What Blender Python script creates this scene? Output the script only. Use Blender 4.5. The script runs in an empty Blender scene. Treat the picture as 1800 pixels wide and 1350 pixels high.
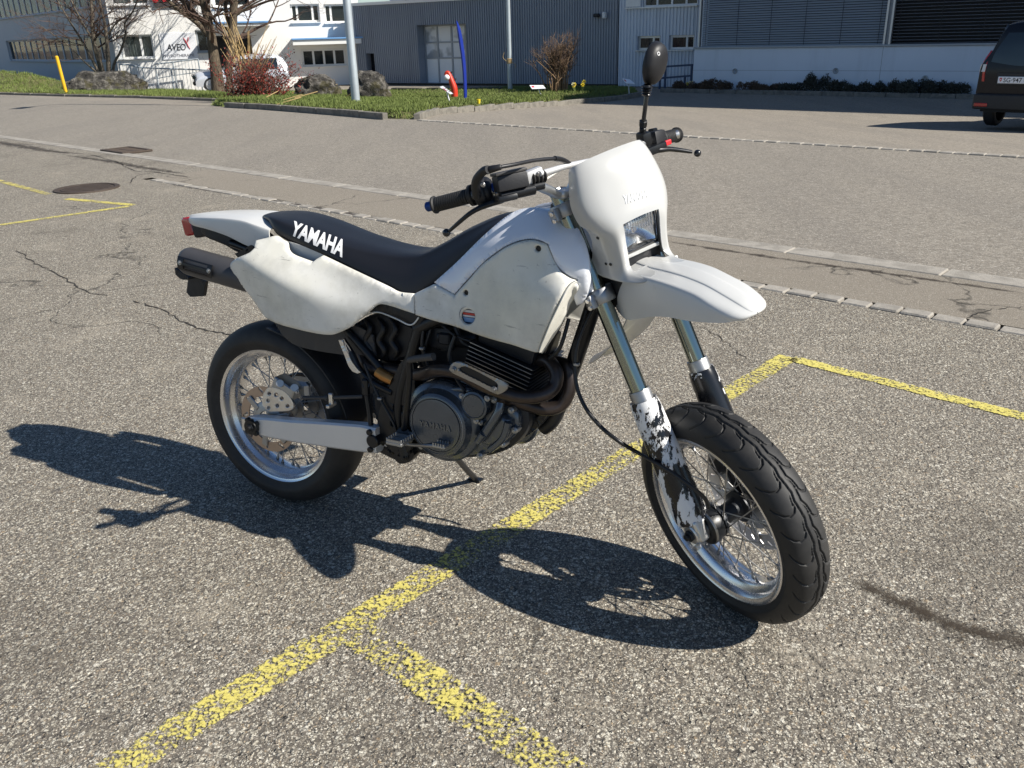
import bpy, bmesh, math, random
import numpy as np
from math import sin, cos, pi, radians, hypot, sqrt, atan2
from mathutils import Vector, Matrix
from mathutils.geometry import delaunay_2d_cdt
from mathutils.bvhtree import BVHTree

random.seed(7)
SC = bpy.context.scene
COL = SC.collection

# ------------------------------------------------------------------ camera
CAM_F, CAM_H, CAM_PITCH, CAM_ROLL = 1492.5, 1.4298, 0.390589, -0.028483
def cam_axes(pitch, roll):
    f = np.array([0, cos(pitch), -sin(pitch)]); r = np.array([1., 0, 0]); u = np.cross(r, f)
    c, s = cos(roll), sin(roll)
    return np.array([c*r+s*u, -s*r+c*u, f])
CR = cam_axes(CAM_PITCH, CAM_ROLL)
CO = np.array([0, 0, CAM_H])
cd = bpy.data.cameras.new('camera'); cam = bpy.data.objects.new('camera', cd); COL.objects.link(cam)
cd.sensor_fit = 'HORIZONTAL'; cd.sensor_width = 36; cd.lens = CAM_F*36/1800
cd.clip_start = 0.05; cd.clip_end = 2000
mw = Matrix.Identity(4)
for i in range(3):
    mw[i][0] = CR[0][i]; mw[i][1] = CR[1][i]; mw[i][2] = -CR[2][i]; mw[i][3] = CO[i]
cam.matrix_world = mw
SC.camera = cam

# ------------------------------------------------------------------ light
SUN_AZ, SUN_EL = radians(112.5), radians(39.6)      # azimuth clockwise from +Y
SUN = Vector((sin(SUN_AZ)*cos(SUN_EL), cos(SUN_AZ)*cos(SUN_EL), sin(SUN_EL)))
sd = bpy.data.lights.new('sun', 'SUN'); sd.energy = 5.0; sd.angle = radians(0.5); sd.color = (1.0, 0.95, 0.865)
so = bpy.data.objects.new('sun', sd); COL.objects.link(so)
so.rotation_euler = SUN.to_track_quat('Z', 'Y').to_euler(); so.location = SUN*50
W = bpy.data.worlds.new('World'); SC.world = W; W.use_nodes = True
wn = W.node_tree; wn.nodes.clear()
sky = wn.nodes.new('ShaderNodeTexSky'); sky.sky_type = 'NISHITA'; sky.sun_disc = False
sky.sun_elevation = SUN_EL; sky.sun_rotation = SUN_AZ; sky.altitude = 600; sky.air_density = 1.0; sky.dust_density = 0.0; sky.ozone_density = 4.0
bg = wn.nodes.new('ShaderNodeBackground'); bg.inputs[1].default_value = 0.066
wo = wn.nodes.new('ShaderNodeOutputWorld')
wn.links.new(sky.outputs[0], bg.inputs[0]); wn.links.new(bg.outputs[0], wo.inputs[0])
SC.view_settings.view_transform = 'Standard'; SC.view_settings.look = 'None'
SC.view_settings.exposure = 0.54; SC.view_settings.gamma = 1.0; SC.view_settings.use_curve_mapping = False
SC.cycles.max_bounces = 8; SC.cycles.transparent_max_bounces = 16

# ------------------------------------------------------------------ materials
class NT:
    def __init__(s, name):
        s.m = bpy.data.materials.new(name); s.m.use_nodes = True
        s.t = s.m.node_tree; s.t.nodes.clear()
        s.out = s.t.nodes.new('ShaderNodeOutputMaterial')
        s.b = s.t.nodes.new('ShaderNodeBsdfPrincipled'); s.link(s.b.outputs[0], s.out.inputs[0])
        s._c = None
    def n(s, typ, **kw):
        o = s.t.nodes.new(typ)
        for k, v in kw.items(): setattr(o, k, v)
        return o
    def link(s, a, b): s.t.links.new(a, b)
    def set(s, inp, v):
        if isinstance(v, bpy.types.NodeSocket): s.link(v, inp)
        elif isinstance(v, (tuple, list)) and len(v) == 3 and inp.type == 'RGBA': inp.default_value = (*v, 1)
        else: inp.default_value = v
    @property
    def co(s):
        if s._c is None: s._c = s.n('ShaderNodeTexCoord').outputs['Object']
        return s._c
    def mapc(s, scale=(1, 1, 1), rot=(0, 0, 0)):
        o = s.n('ShaderNodeMapping'); s.link(s.co, o.inputs[0]); o.inputs['Scale'].default_value = scale; o.inputs['Rotation'].default_value = rot
        return o.outputs[0]
    def noise(s, scale, detail=3, rough=.55, vec=None, dist=0):
        o = s.n('ShaderNodeTexNoise'); s.link(vec or s.co, o.inputs['Vector'])
        o.inputs['Scale'].default_value = scale; o.inputs['Detail'].default_value = detail; o.inputs['Roughness'].default_value = rough
        o.inputs['Distortion'].default_value = dist
        return o.outputs['Fac']
    def vor(s, scale, feature='F1', vec=None, out='Distance'):
        o = s.n('ShaderNodeTexVoronoi', feature=feature); s.link(vec or s.co, o.inputs['Vector']); o.inputs['Scale'].default_value = scale
        return o if out is None else o.outputs[out]
    def math(s, op, a, b=None, c=None, clamp=False):
        o = s.n('ShaderNodeMath', operation=op, use_clamp=clamp); s.set(o.inputs[0], a)
        if b is not None: s.set(o.inputs[1], b)
        if c is not None: s.set(o.inputs[2], c)
        return o.outputs[0]
    def ramp(s, v, stops, interp='LINEAR'):
        o = s.n('ShaderNodeValToRGB'); s.link(v, o.inputs[0]); o.color_ramp.interpolation = interp
        e = o.color_ramp.elements
        while len(e) < len(stops): e.new(.5)
        for el, (p, c) in zip(e, stops):
            el.position = p; el.color = (c, c, c, 1) if not isinstance(c, tuple) else (*c, 1)
        return o.outputs[0]
    def mix(s, f, a, b, blend='MIX'):
        o = s.n('ShaderNodeMix', data_type='RGBA', blend_type=blend); s.set(o.inputs[0], f); s.set(o.inputs[6], a); s.set(o.inputs[7], b)
        return o.outputs[2]
    def bump(s, h, strength=.3, dist=.01, nrm=None):
        o = s.n('ShaderNodeBump'); s.link(h, o.inputs['Height']); o.inputs['Strength'].default_value = strength; o.inputs['Distance'].default_value = dist
        if nrm is not None: s.link(nrm, o.inputs['Normal'])
        return o.outputs[0]
    def done(s, color=None, rough=None, metal=None, normal=None, **kw):
        I = s.b.inputs
        if color is not None: s.set(I['Base Color'], color)
        if rough is not None: s.set(I['Roughness'], rough)
        if metal is not None: s.set(I['Metallic'], metal)
        if normal is not None: s.link(normal, I['Normal'])
        for k, v in kw.items(): s.set(I[k.replace('_', ' ')], v)
        return s.m

def plain(name, col, rough=.5, metal=0., var=.12, scale=6., bump=0., bscale=60., coat=0., rv=.08, **kw):
    """a paint or metal with slight unevenness of tone and gloss"""
    t = NT(name); nz = t.noise(scale, 5, .6)
    c = t.mix(nz, tuple(x*(1-var) for x in col), tuple(min(1, x*(1+var)) for x in col))
    r = t.math('ADD', t.math('MULTIPLY', t.math('SUBTRACT', t.noise(scale*3.3, 4), .5), rv*2), rough, clamp=True)
    nr = t.bump(t.noise(bscale, 3), bump, .002) if bump else None
    if coat: kw['Coat_Weight'] = coat
    return t.done(c, r, metal, nr, **kw)

M = {}
def asphalt(name, kind):
    t = NT(name)
    near = kind == 'lot'
    big = t.noise(.35, 4, .6); mid = t.noise(2.3, 4, .6); fine = t.noise(34, 3, .7)
    if kind == 'far':  base = t.mix(big, (.33, .272, .208), (.43, .36, .278))
    elif kind == 'road': base = t.mix(t.noise(.5, 5, .6, vec=t.mapc((1, 1, 1))), (.255, .232, .190), (.325, .298, .246))
    elif kind == 'strip': base = t.mix(big, (.24, .205, .155), (.32, .275, .212))
    else: base = t.mix(big, (.200, .173, .130), (.290, .252, .192))
    base = t.mix(t.math('MULTIPLY', mid, .45), base, t.mix(mid, (.14, .12, .09), (.40, .35, .275)))
    if kind in ('road', 'far'):
        g1 = t.noise(22, 3, .7); g0 = t.noise(9, 6, .85); base = t.mix(.55, base, t.mix(t.ramp(g0, [(.38, 0.), (.62, 1.)]), (.14, .122, .095), (.42, .375, .305))); base = t.mix(.5, base, t.mix(t.ramp(g1, [(.4, 0.), (.6, 1.)]), (.15, .13, .10), (.42, .375, .31)))
        sk = t.noise(1.3, 4, .6, vec=t.mapc((1, .16, 1), (0, 0, .737))); base = t.mix(t.ramp(sk, [(.45, 0.), (.62, .35)]), base, (.16, .145, .125))
        ol = t.ramp(t.noise(.9, 5, .7), [(.66, 0.), (.74, .5)]); base = t.mix(ol, base, (.10, .09, .08))
    wv = t.n('ShaderNodeVectorMath', operation='ADD')
    nzc = t.n('ShaderNodeTexNoise'); t.link(t.co, nzc.inputs['Vector']); nzc.inputs['Scale'].default_value = 60
    sc_ = t.n('ShaderNodeVectorMath', operation='SCALE'); t.link(nzc.outputs['Color'], sc_.inputs[0]); sc_.inputs['Scale'].default_value = .012
    t.link(t.co, wv.inputs[0]); t.link(sc_.outputs[0], wv.inputs[1]); wc = wv.outputs[0]
    layers = {'lot': ((56, .76, 1.), (92, .70, .95), (165, .55, .9), (300, .5, .7)), 'strip': ((150, .45, .5), (300, .5, .5)), 'road': ((55, .6, .5), (130, .5, .5), (300, .5, .45)), 'far': ((60, .6, .3), (200, .5, .3))}[kind]
    col = base; hts = []
    for i, (scl, thr, amt) in enumerate(layers):
        v = t.vor(scl, vec=wc, out=None); v.inputs['Randomness'].default_value = 1
        rc = t.n('ShaderNodeSeparateColor'); t.link(v.outputs['Color'], rc.inputs[0])
        stone = t.ramp(rc.outputs[0], [(0, (.065, .057, .05)), (.22, (.15, .135, .116)), (.42, (.26, .235, .20)), (.55, (.27, .205, .14)), (.62, (.40, .365, .31)), (.85, (.62, .58, .50)), (1., (.86, .82, .74))])
        if near: stone = t.ramp(rc.outputs[0], [(0, (.08, .065, .055)), (.12, (.20, .17, .14)), (.24, (.31, .27, .22)), (.34, (.46, .32, .17)), (.40, (.48, .44, .35)), (.7, (.72, .67, .54)), (1., (.95, .90, .77))])
        ison = t.math('GREATER_THAN', rc.outputs[1], thr)
        body = t.ramp(t.math('MULTIPLY', v.outputs['Distance'], 1.), [(0, 1.), (.34, 1.), (.52, 0.)])
        f = t.math('MULTIPLY', t.math('MULTIPLY', ison, body), amt)
        gap = t.ramp(v.outputs['Distance'], [(.45, 0.), (.75, 1.)])
        col = t.mix(t.math('MULTIPLY', gap, .6 if near else .3), col, (.04, .034, .028))
        col = t.mix(f, col, stone)
        hts.append(t.math('MULTIPLY', t.math('MULTIPLY', body, rc.outputs[2]), 1. if i == 0 else .6))
    col = t.mix(t.math('MULTIPLY', fine, .35), col, t.mix(fine, (.07, .06, .05), (.42, .38, .325)))
    if near:
        sp = t.vor(1.1, vec=wc); spn = t.math('ADD', sp, t.math('MULTIPLY', t.noise(14, 4, .7), .22)); col = t.mix(t.ramp(spn, [(.12, .45), (.20, 0.)]), col, (.035, .03, .024))
        pa = t.ramp(t.noise(.8, 6, .7), [(.36, .40), (.46, 0.)]); col = t.mix(pa, col, (.085, .072, .055)); pb = t.ramp(t.noise(1.9, 5, .65), [(.56, 0.), (.72, .35)]); col = t.mix(pb, col, (.42, .37, .29))
        pit = t.ramp(t.noise(58, 2, .6), [(.30, 1.), (.37, 0.)]); col = t.mix(t.math('MULTIPLY', pit, .8), col, (.02, .017, .014)); hts[1] = t.math('SUBTRACT', hts[1], pit)
    h = t.math('ADD', hts[0], hts[1]); h = t.math('ADD', h, t.math('MULTIPLY', fine, .5))
    # cracks
    if kind in ('lot', 'strip'):
        cv = t.n('ShaderNodeVectorMath', operation='ADD'); cn = t.n('ShaderNodeTexNoise'); t.link(t.co, cn.inputs['Vector']); cn.inputs['Scale'].default_value = 1.7; cn.inputs['Detail'].default_value = 6
        cs = t.n('ShaderNodeVectorMath', operation='SCALE'); t.link(cn.outputs['Color'], cs.inputs[0]); cs.inputs['Scale'].default_value = .9
        t.link(t.co, cv.inputs[0]); t.link(cs.outputs[0], cv.inputs[1])
        ce = t.vor(.28 if kind == 'lot' else .7, 'DISTANCE_TO_EDGE', cv.outputs[0])
        cm = t.math('MULTIPLY', t.ramp(ce, [(0, 1.), (.0035 if kind == 'lot' else .012, 0.)]), t.ramp(t.noise(.5, 2), [(.50, 0.), (.56, 1.)] if kind == 'lot' else [(.42, 0.), (.5, 1.)]))
        cm = t.math('MULTIPLY', cm, t.ramp(t.noise(9, 3), [(.35, .2), (.55, .9)]))
        col = t.mix(cm, col, (.03, .026, .02)); h = t.math('SUBTRACT', h, t.math('MULTIPLY', cm, 1.5))
    nr = t.bump(h, {'lot': .75, 'strip': .6, 'road': .5, 'far': .25}[kind], .0045 if near else .003)
    return t.done(col, t.math('SUBTRACT', .92, t.math('MULTIPLY', hts[0], .28)), 0, nr)
for k in ('lot', 'strip', 'road', 'far'): M['asphalt_'+k] = asphalt('asphalt_'+k, k)

def worn_paint(name, lo, hi):
    t = NT(name)
    col = t.mix(t.noise(40, 4, .7), (.52, .42, .07), (.76, .69, .22))
    a = t.noise(95, 5, .8); b_ = t.noise(4., 5, .7)
    v = t.vor(112, vec=None, out=None); rc = t.n('ShaderNodeSeparateColor'); t.link(v.outputs['Color'], rc.inputs[0])
    m = t.math('ADD', t.math('MULTIPLY', a, .9), t.math('MULTIPLY', b_, .75))
    m = t.math('ADD', m, t.math('MULTIPLY', rc.outputs[0], .26))
    m = t.math('SUBTRACT', m, t.math('MULTIPLY', v.outputs['Distance'], .22))
    uv = t.n('ShaderNodeUVMap'); sx = t.n('ShaderNodeSeparateXYZ'); t.link(uv.outputs[0], sx.inputs[0])
    e = t.math('MINIMUM', sx.outputs[1], t.math('SUBTRACT', 1., sx.outputs[1]))       # ragged rims
    m = t.math('SUBTRACT', m, t.ramp(e, [(0, .4), (.13, 0.)]))
    m = t.ramp(m, [(lo, 0.), (hi, 1.)])
    tr = t.n('ShaderNodeBsdfTransparent'); mx = t.n('ShaderNodeMixShader')
    t.link(m, mx.inputs[0]); t.link(tr.outputs[0], mx.inputs[1]); t.link(t.b.outputs[0], mx.inputs[2]); t.link(mx.outputs[0], t.out.inputs[0])
    return t.done(col, .75, 0, t.bump(t.math('ADD', a, rc.outputs[0]), .5, .004))
M['paint_worn'] = worn_paint('yellow_paint_worn', .80, .95)
M['paint_firm'] = worn_paint('yellow_paint_firm', .74, .88)

def stain_mat(name, col, amount):
    t = NT(name)
    uv = t.n('ShaderNodeUVMap'); sx = t.n('ShaderNodeSeparateXYZ'); t.link(uv.outputs[0], sx.inputs[0])
    e = t.math('MULTIPLY', t.math('MINIMUM', sx.outputs[1], t.math('SUBTRACT', 1., sx.outputs[1])), 2.)
    f = t.math('MINIMUM', t.math('MULTIPLY', sx.outputs[0], 4.), 1.)
    f = t.math('MINIMUM', f, t.math('MULTIPLY', t.math('SUBTRACT', 1., sx.outputs[0]), 6.))
    m = t.math('ADD', t.math('MULTIPLY', e, 1.0), t.math('MULTIPLY', t.math('SUBTRACT', t.noise(9, 6, .75), .5), 3.0))
    m = t.math('MULTIPLY', m, f)
    m = t.math('SUBTRACT', m, t.math('MULTIPLY', t.noise(110, 3, .8), .75))
    m = t.math('MULTIPLY', t.ramp(m, [(-.0, 0.), (.75, 1.)]), amount)
    tr = t.n('ShaderNodeBsdfTransparent'); mx = t.n('ShaderNodeMixShader')
    t.link(m, mx.inputs[0]); t.link(tr.outputs[0], mx.inputs[1]); t.link(t.b.outputs[0], mx.inputs[2]); t.link(mx.outputs[0], t.out.inputs[0])
    return t.done(col, .6)
M['oil'] = stain_mat('damp_stain', (.050, .036, .022), .85)
M['dirt'] = stain_mat('soil_stain', (.055, .042, .03), .85)

def stone_mat(name, a, b, scale=14, bump=.6):
    t = NT(name); n1 = t.noise(scale, 6, .7); n2 = t.noise(scale*6, 4, .7)
    c = t.mix(n1, a, b); c = t.mix(t.ramp(t.noise(6.5, 2), [(.4, .45), (.55, 0.)]), c, tuple(x*.6 for x in a)); c = t.mix(t.math('MULTIPLY', n2, .5), c, tuple(x*.45 for x in a))
    return t.done(c, .85, 0, t.bump(t.math('ADD', n1, t.math('MULTIPLY', n2, .5)), bump, .02))
M['granite'] = stone_mat('granite', (.30, .275, .235), (.52, .48, .42), 22, .4)
M['concrete'] = stone_mat('concrete', (.22, .21, .19), (.42, .40, .36), 5, .3)
M['kerb_old'] = stone_mat('old_kerb', (.15, .14, .12), (.36, .33, .28), 8, .6)
def boulder_mat():
    t = NT('boulder_rock'); n1 = t.noise(4.5, 8, .72); n2 = t.noise(19, 6, .7)
    c = t.ramp(n1, [(.36, (.02, .018, .016)), (.5, (.07, .064, .055)), (.66, (.26, .24, .21))])
    moss = t.ramp(t.noise(2.6, 5, .65), [(.54, 0.), (.62, .75)]); c = t.mix(moss, c, t.mix(n2, (.03, .03, .012), (.14, .12, .05)))
    return t.done(c, .93, 0, t.bump(t.math('ADD', n1, t.math('MULTIPLY', n2, .4)), 1., .12))
M['boulder'] = boulder_mat()
def bark_mat(name, a, b):
    t = NT(name); v = t.mapc((6, 6, 1.2)); n1 = t.noise(5, 6, .7, vec=v)
    return t.done(t.mix(t.ramp(n1, [(.35, 0.), (.65, 1.)]), a, b), .9, 0, t.bump(n1, .9, .03))
M['bark'] = bark_mat('bark', (.035, .027, .018), (.165, .125, .082))
M['bark_grey'] = bark_mat('bark_grey', (.04, .034, .028), (.22, .185, .14))
M['twig'] = plain('twig', (.085, .052, .038), .85, var=.4, scale=3)
M['shrub_stem'] = plain('shrub_stem', (.24, .155, .085), .85, var=.5, scale=4)
M['cane'] = plain('dry_cane', (.47, .33, .15), .7, var=.35, scale=5)
M['red_leaf'] = plain('red_leaf', (.21, .028, .016), .6, var=.55, scale=9)
M['grass'] = plain('grass_blade', (.14, .18, .04), .75, var=.5, scale=1.6)
M['soil_grass'] = (lambda t: t.done(t.mix(t.ramp(t.noise(1.2, 5, .7), [(.35, 0.), (.65, 1.)]), (.07, .08, .022), (.17, .155, .055)), .95, 0, t.bump(t.noise(30, 4, .7), .8, .04)))(NT('turf'))
M['heath'] = plain('heath_leaf', (.05, .052, .038), .8, var=.6, scale=3)
M['heath_brown'] = plain('heath_brown_leaf', (.10, .065, .042), .85, var=.5, scale=3)
M['flower_yellow'] = plain('yellow_petal', (.85, .65, .03), .5)
M['flower_pale'] = plain('pale_petal', (.75, .72, .45), .5)

M['render_white'] = (lambda t: t.done(t.mix(t.noise(.7, 5, .6), (.76, .745, .71), (.87, .86, .83)), .8, 0, t.bump(t.noise(90, 3, .7), .25, .01)))(NT('white_render'))
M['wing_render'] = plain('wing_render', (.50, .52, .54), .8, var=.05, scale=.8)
def streaky(name, col, rough, metal, amt=.35):
    t = NT(name); s1 = t.noise(2.2, 5, .7, vec=t.mapc((1, 1, .12))); s2 = t.noise(.5, 4, .6); c = t.mix(s2, tuple(x*.9 for x in col), tuple(min(1, x*1.08) for x in col)); c = t.mix(t.ramp(s1, [(.5, 0.), (.72, amt)]), c, tuple(x*.55 for x in col))
    return t.done(c, t.math('ADD', rough, t.math('MULTIPLY', s1, .15)), metal)
M['wall_shade_blue'] = streaky('shade_blue_concrete', (.66, .72, .80), .68, 0, .18)  # white wall; slight blue of skylit shade mixed into its base colour
M['cladding'] = streaky('grey_cladding', (.27, .30, .35), .40, .25)
M['cladding_light'] = streaky('light_cladding', (.60, .66, .74), .45, .1, .25)
M['blind'] = plain('blind_slat', (.33, .37, .41), .5, .15, var=.06, scale=1.1)
M['blind_dark'] = plain('open_blind_slat', (.30, .30, .31), .5, .2, var=.1, scale=1.1)
M['frame_white'] = plain('window_frame_white', (.78, .78, .76), .45, var=.04)
M['frame_grey'] = plain('frame_grey', (.32, .35, .38), .45, .2, var=.06)
M['alu_dull'] = plain('dull_aluminium', (.55, .56, .57), .42, .7, var=.08)
M['galv'] = plain('galvanised_steel', (.42, .47, .50), .5, .35, var=.14, scale=4)
M['dark_room'] = plain('dark_room', (.02, .022, .025), .9)
M['curtain'] = (lambda t: t.done(t.mix(t.noise(5, 2, .5, vec=t.mapc((4, 4, .15))), (.30, .42, .38), (.72, .82, .78)), .9))(NT('pale_curtain'))
M['glass_win'] = (lambda t: t.done((.035, .045, .05), .04, 0, Specular_IOR_Level=.6, Alpha=.42))(NT('window_glass'))
M['glass_bright'] = (lambda t: t.done(t.mix(t.ramp(t.noise(1.6, 2, .5), [(.45, 0.), (.55, 1.)]), (.34, .37, .40), (.72, .75, .78)), .12, 0))(NT('door_glass'))
M['door_panel'] = plain('door_panel', (.84, .86, .86), .5, var=.05)
M['blue_steel'] = plain('blue_painted_rail', (.03, .055, .12), .45)
M['sculpture_blue'] = plain('blue_lacquer', (.012, .035, .33), .3, var=.1)
M['sculpture_red'] = plain('red_lacquer', (.60, .045, .02), .4, var=.14, scale=5)
M['sign_white'] = plain('sign_white', (.80, .81, .84), .5, var=.03)
M['sign_dark'] = plain('sign_dark', (.07, .06, .062), .5)
M['letter_dark'] = plain('letter_dark', (.03, .03, .035), .6)
M['letter_grey'] = plain('letter_grey', (.22, .22, .24), .6)
M['logo_red'] = plain('logo_red', (.55, .02, .03), .5)
M['post_yellow'] = plain('yellow_post', (.72, .42, .01), .5)
M['timber_dark'] = plain('dark_timber', (.055, .05, .038), .9, var=.4, scale=7)
M['canopy_blue'] = plain('canopy_blue', (.16, .34, .62), .5)
M['car_black'] = plain('black_car_paint', (.005, .006, .011), .22, 0, var=.1, Specular_IOR_Level=.35)
M['car_silver'] = plain('silver_car_paint', (.62, .65, .70), .3, .3, var=.04, coat=.8)
M['car_glass'] = plain('car_glass', (.014, .024, .032), .06, 0, coat=.3)
M['car_plastic'] = plain('car_plastic', (.022, .022, .024), .6, bump=.2)
M['lamp_red'] = plain('red_lens', (.42, .008, .01), .15, coat=.8)
M['lamp_clear'] = plain('clear_lens', (.62, .60, .58), .15, coat=.6)
M['iron'] = (lambda t: t.done(t.mix(t.noise(22, 5, .7), (.035, .026, .02), (.115, .085, .065)), .7, .3, t.bump(t.vor(60), .5, .004)))(NT('cast_iron'))
M['brick_pink'] = plain('pink_kerb', (.36, .25, .20), .8)

# ------------------------------------------------------------------ mesh helpers
def cr(P, n, closed=False):
    """Catmull-Rom through the points P, n samples per span"""
    P = [np.array(p, float) for p in P]; N = len(P); out = []
    for i in range(N if closed else N-1):
        if closed: a, b, c, d = P[(i-1) % N], P[i], P[(i+1) % N], P[(i+2) % N]
        else: a, b, c, d = P[max(i-1, 0)], P[i], P[i+1], P[min(i+2, N-1)]
        for k in range(n):
            t = k/n
            out.append(.5*((2*b)+(c-a)*t+(2*a-5*b+4*c-d)*t*t+(3*b-3*c+d-a)*t*t*t))
    if not closed: out.append(P[-1])
    return out

class MB:
    def __init__(s, tf=None): s.v = []; s.f = []; s.m = []; s.tf = tf; s.uv = None
    def add(s, vs, fs, mi=0):
        o = len(s.v); s.v += [tuple(float(x) for x in p) for p in vs]
        for f in fs: s.f.append(tuple(i+o for i in f)); s.m.append(mi)
        return s
    def tube(s, pts, r, n=10, sub=6, cap=True, mi=0, flat=1.):
        P = cr(pts, sub) if sub > 1 and len(pts) > 2 else [np.array(p, float) for p in pts]
        R = r if isinstance(r, (list, tuple)) else [r]*len(pts)
        rr = np.interp(np.linspace(0, len(R)-1, len(P)), range(len(R)), R)
        up = None; vs = []; fs = []
        for i, p in enumerate(P):
            d = P[min(i+1, len(P)-1)]-P[max(i-1, 0)]; L = np.linalg.norm(d); d = d/L if L > 1e-9 else np.array([0, 0, 1.])
            if up is None:
                up = np.array([0, 0, 1.]) if abs(d[2]) < .9 else np.array([1., 0, 0])
            up = up-d*(up@d); up /= np.linalg.norm(up); sd_ = np.cross(d, up)
            for k in range(n):
                a = 2*pi*k/n; vs.append(p+rr[i]*(cos(a)*up*flat+sin(a)*sd_))
        for i in range(len(P)-1):
            for k in range(n): fs.append((i*n+k, i*n+(k+1) % n, (i+1)*n+(k+1) % n, (i+1)*n+k))
        if cap: fs.append(tuple(range(n))[::-1]); fs.append(tuple((len(P)-1)*n+k for k in range(n)))
        return s.add(vs, fs, mi)
    def lathe(s, prof, c=(0, 0, 0), axis=(0, 1, 0), n=48, closed=False, mi=0, cap=False, a0=0., a1=2*pi):
        """prof: (radius, along axis)"""
        ax = np.array(axis, float); ax /= np.linalg.norm(ax)
        u = np.cross(ax, [0, 0, 1.]) if abs(ax[2]) < .9 else np.cross(ax, [1., 0, 0]); u /= np.linalg.norm(u); w = np.cross(ax, u)
        c = np.array(c, float); full = abs(a1-a0-2*pi) < 1e-6; m = n if full else n+1; k = len(prof)
        vs = [c+ax*h+r*(cos(a0+(a1-a0)*i/n)*u+sin(a0+(a1-a0)*i/n)*w) for i in range(m) for r, h in prof]; fs = []
        for i in range(n):
            j = (i+1) % m
            for q in range(k if closed else k-1):
                q2 = (q+1) % k; fs.append((i*k+q, i*k+q2, j*k+q2, j*k+q))
        if cap:
            fs.append(tuple(i*k for i in range(m))); fs.append(tuple(i*k+k-1 for i in range(m))[::-1])
        return s.add(vs, fs, mi)
    def cyl(s, p0, p1, r, n=16, mi=0, bev=.12, r2=None):
        p0 = np.array(p0, float); p1 = np.array(p1, float); L = np.linalg.norm(p1-p0); r2 = r if r2 is None else r2; e = min(r*bev, L*.3)
        return s.lathe([(1e-5, 0), (r-e, 0), (r, e), (r2, L-e), (r2-min(e, r2*.5), L), (1e-5, L)], p0, p1-p0, n, mi=mi)
    def box(s, c, size, R=None, bev=.0, mi=0, seg=1, ends=None):
        """bevelled box; R: 3x3 with columns = box axes"""
        bm = bmesh.new(); bmesh.ops.create_cube(bm, size=1)
        for v in bm.verts: v.co = Vector([v.co[i]*size[i] for i in range(3)])
        if bev > 0: bmesh.ops.bevel(bm, geom=bm.edges[:], offset=min(bev, min(size)*.45), segments=seg, profile=.6, affect='EDGES')
        bm.verts.index_update(); R = np.eye(3) if R is None else np.array(R)
        vs = [np.array(c)+R@np.array(v.co) for v in bm.verts]; fs = [tuple(v.index for v in f.verts) for f in bm.faces]
        bm.free(); return s.add(vs, fs, mi)
    def surf(s, rows, nu=6, nv=6, mi=0, th=0., closed=False, flip=False, skip=None):
        """smooth sheet through a grid of control points; th gives it thickness"""
        A = [cr(r, nv, closed) for r in rows]; C = list(zip(*A)); C = [cr(c, nu) if len(c) > 1 else c for c in C]
        G = list(zip(*C)); nr, nc = len(G), len(G[0]); vs = [p for r in G for p in r]; fs = []
        for i in range(nr-1):
            for j in range(nc if closed else nc-1):
                if skip and skip(i/nu, j/nv): continue
                k = (j+1) % nc; f = (i*nc+j, i*nc+k, (i+1)*nc+k, (i+1)*nc+j); fs.append(f[::-1] if flip else f)
        if th:
            bm = bmesh.new(); bv = [bm.verts.new(Vector(p)) for p in vs]
            for f in fs:
                try: bm.faces.new([bv[i] for i in f])
                except ValueError: pass
            bmesh.ops.delete(bm, geom=[v for v in bm.verts if not v.link_faces], context='VERTS')
            bmesh.ops.recalc_face_normals(bm, faces=bm.faces[:]) if False else None
            bm.normal_update(); bmesh.ops.solidify(bm, geom=bm.faces[:], thickness=th); bm.verts.index_update()
            vs = [v.co[:] for v in bm.verts]; fs = [tuple(v.index for v in f.verts) for f in bm.faces]; bm.free()
        return s.add(vs, fs, mi)
    def mark(s):
        if not hasattr(s, 'mk'): s.mk = []
        s.mk.append((len(s.v), len(s.f))); return s
    def build_each(s, name, mats, parent=None, smooth=35):
        """one object for each marked piece"""
        ends = s.mk+([(len(s.v), len(s.f))] if s.mk[-1] != (len(s.v), len(s.f)) else []); v0 = f0 = 0; out = []
        for v1, f1 in ends:
            if v1 > v0: q = MB(s.tf); q.v = s.v[v0:v1]; q.f = [tuple(i-v0 for i in f) for f in s.f[f0:f1]]; q.m = s.m[f0:f1]; out.append(q.build(name, mats, parent, smooth))
            v0, f0 = v1, f1
        return out
    def poly(s, pts, mi=0): return s.add(pts, [tuple(range(len(pts)))], mi)
    def quad(s, a, b, c, d, mi=0): return s.add([a, b, c, d], [(0, 1, 2, 3)], mi)
    def mirror(s):
        n = len(s.v); s.v += [(x, -y, z) for x, y, z in s.v]; m = len(s.f)
        for i in range(m): s.f.append(tuple(k+n for k in s.f[i][::-1])); s.m.append(s.m[i])
        return s
    def build(s, name, mats, parent=None, smooth=35, weld=0.):
        V = np.array(s.v, float)
        if s.tf is not None: V = s.tf(V)
        me = bpy.data.meshes.new(name); me.from_pydata(V.tolist(), [], s.f)
        for mt in (mats if isinstance(mats, (list, tuple)) else [mats]): me.materials.append(M[mt] if isinstance(mt, str) else mt)
        if isinstance(mats, (list, tuple)) and len(mats) > 1: me.polygons.foreach_set('material_index', s.m)
        if s.uv:
            ul = me.uv_layers.new(name='UVMap')
            for p in me.polygons:
                for li, vi in zip(p.loop_indices, p.vertices): ul.data[li].uv = s.uv[vi]
        if weld:
            bm = bmesh.new(); bm.from_mesh(me); bmesh.ops.remove_doubles(bm, verts=bm.verts[:], dist=weld); bm.to_mesh(me); bm.free()
        if smooth: me.shade_smooth(); me.set_sharp_from_angle(angle=radians(smooth))
        me.update(); o = bpy.data.objects.new(name, me); COL.objects.link(o)
        if parent is not None: o.parent = parent
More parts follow.
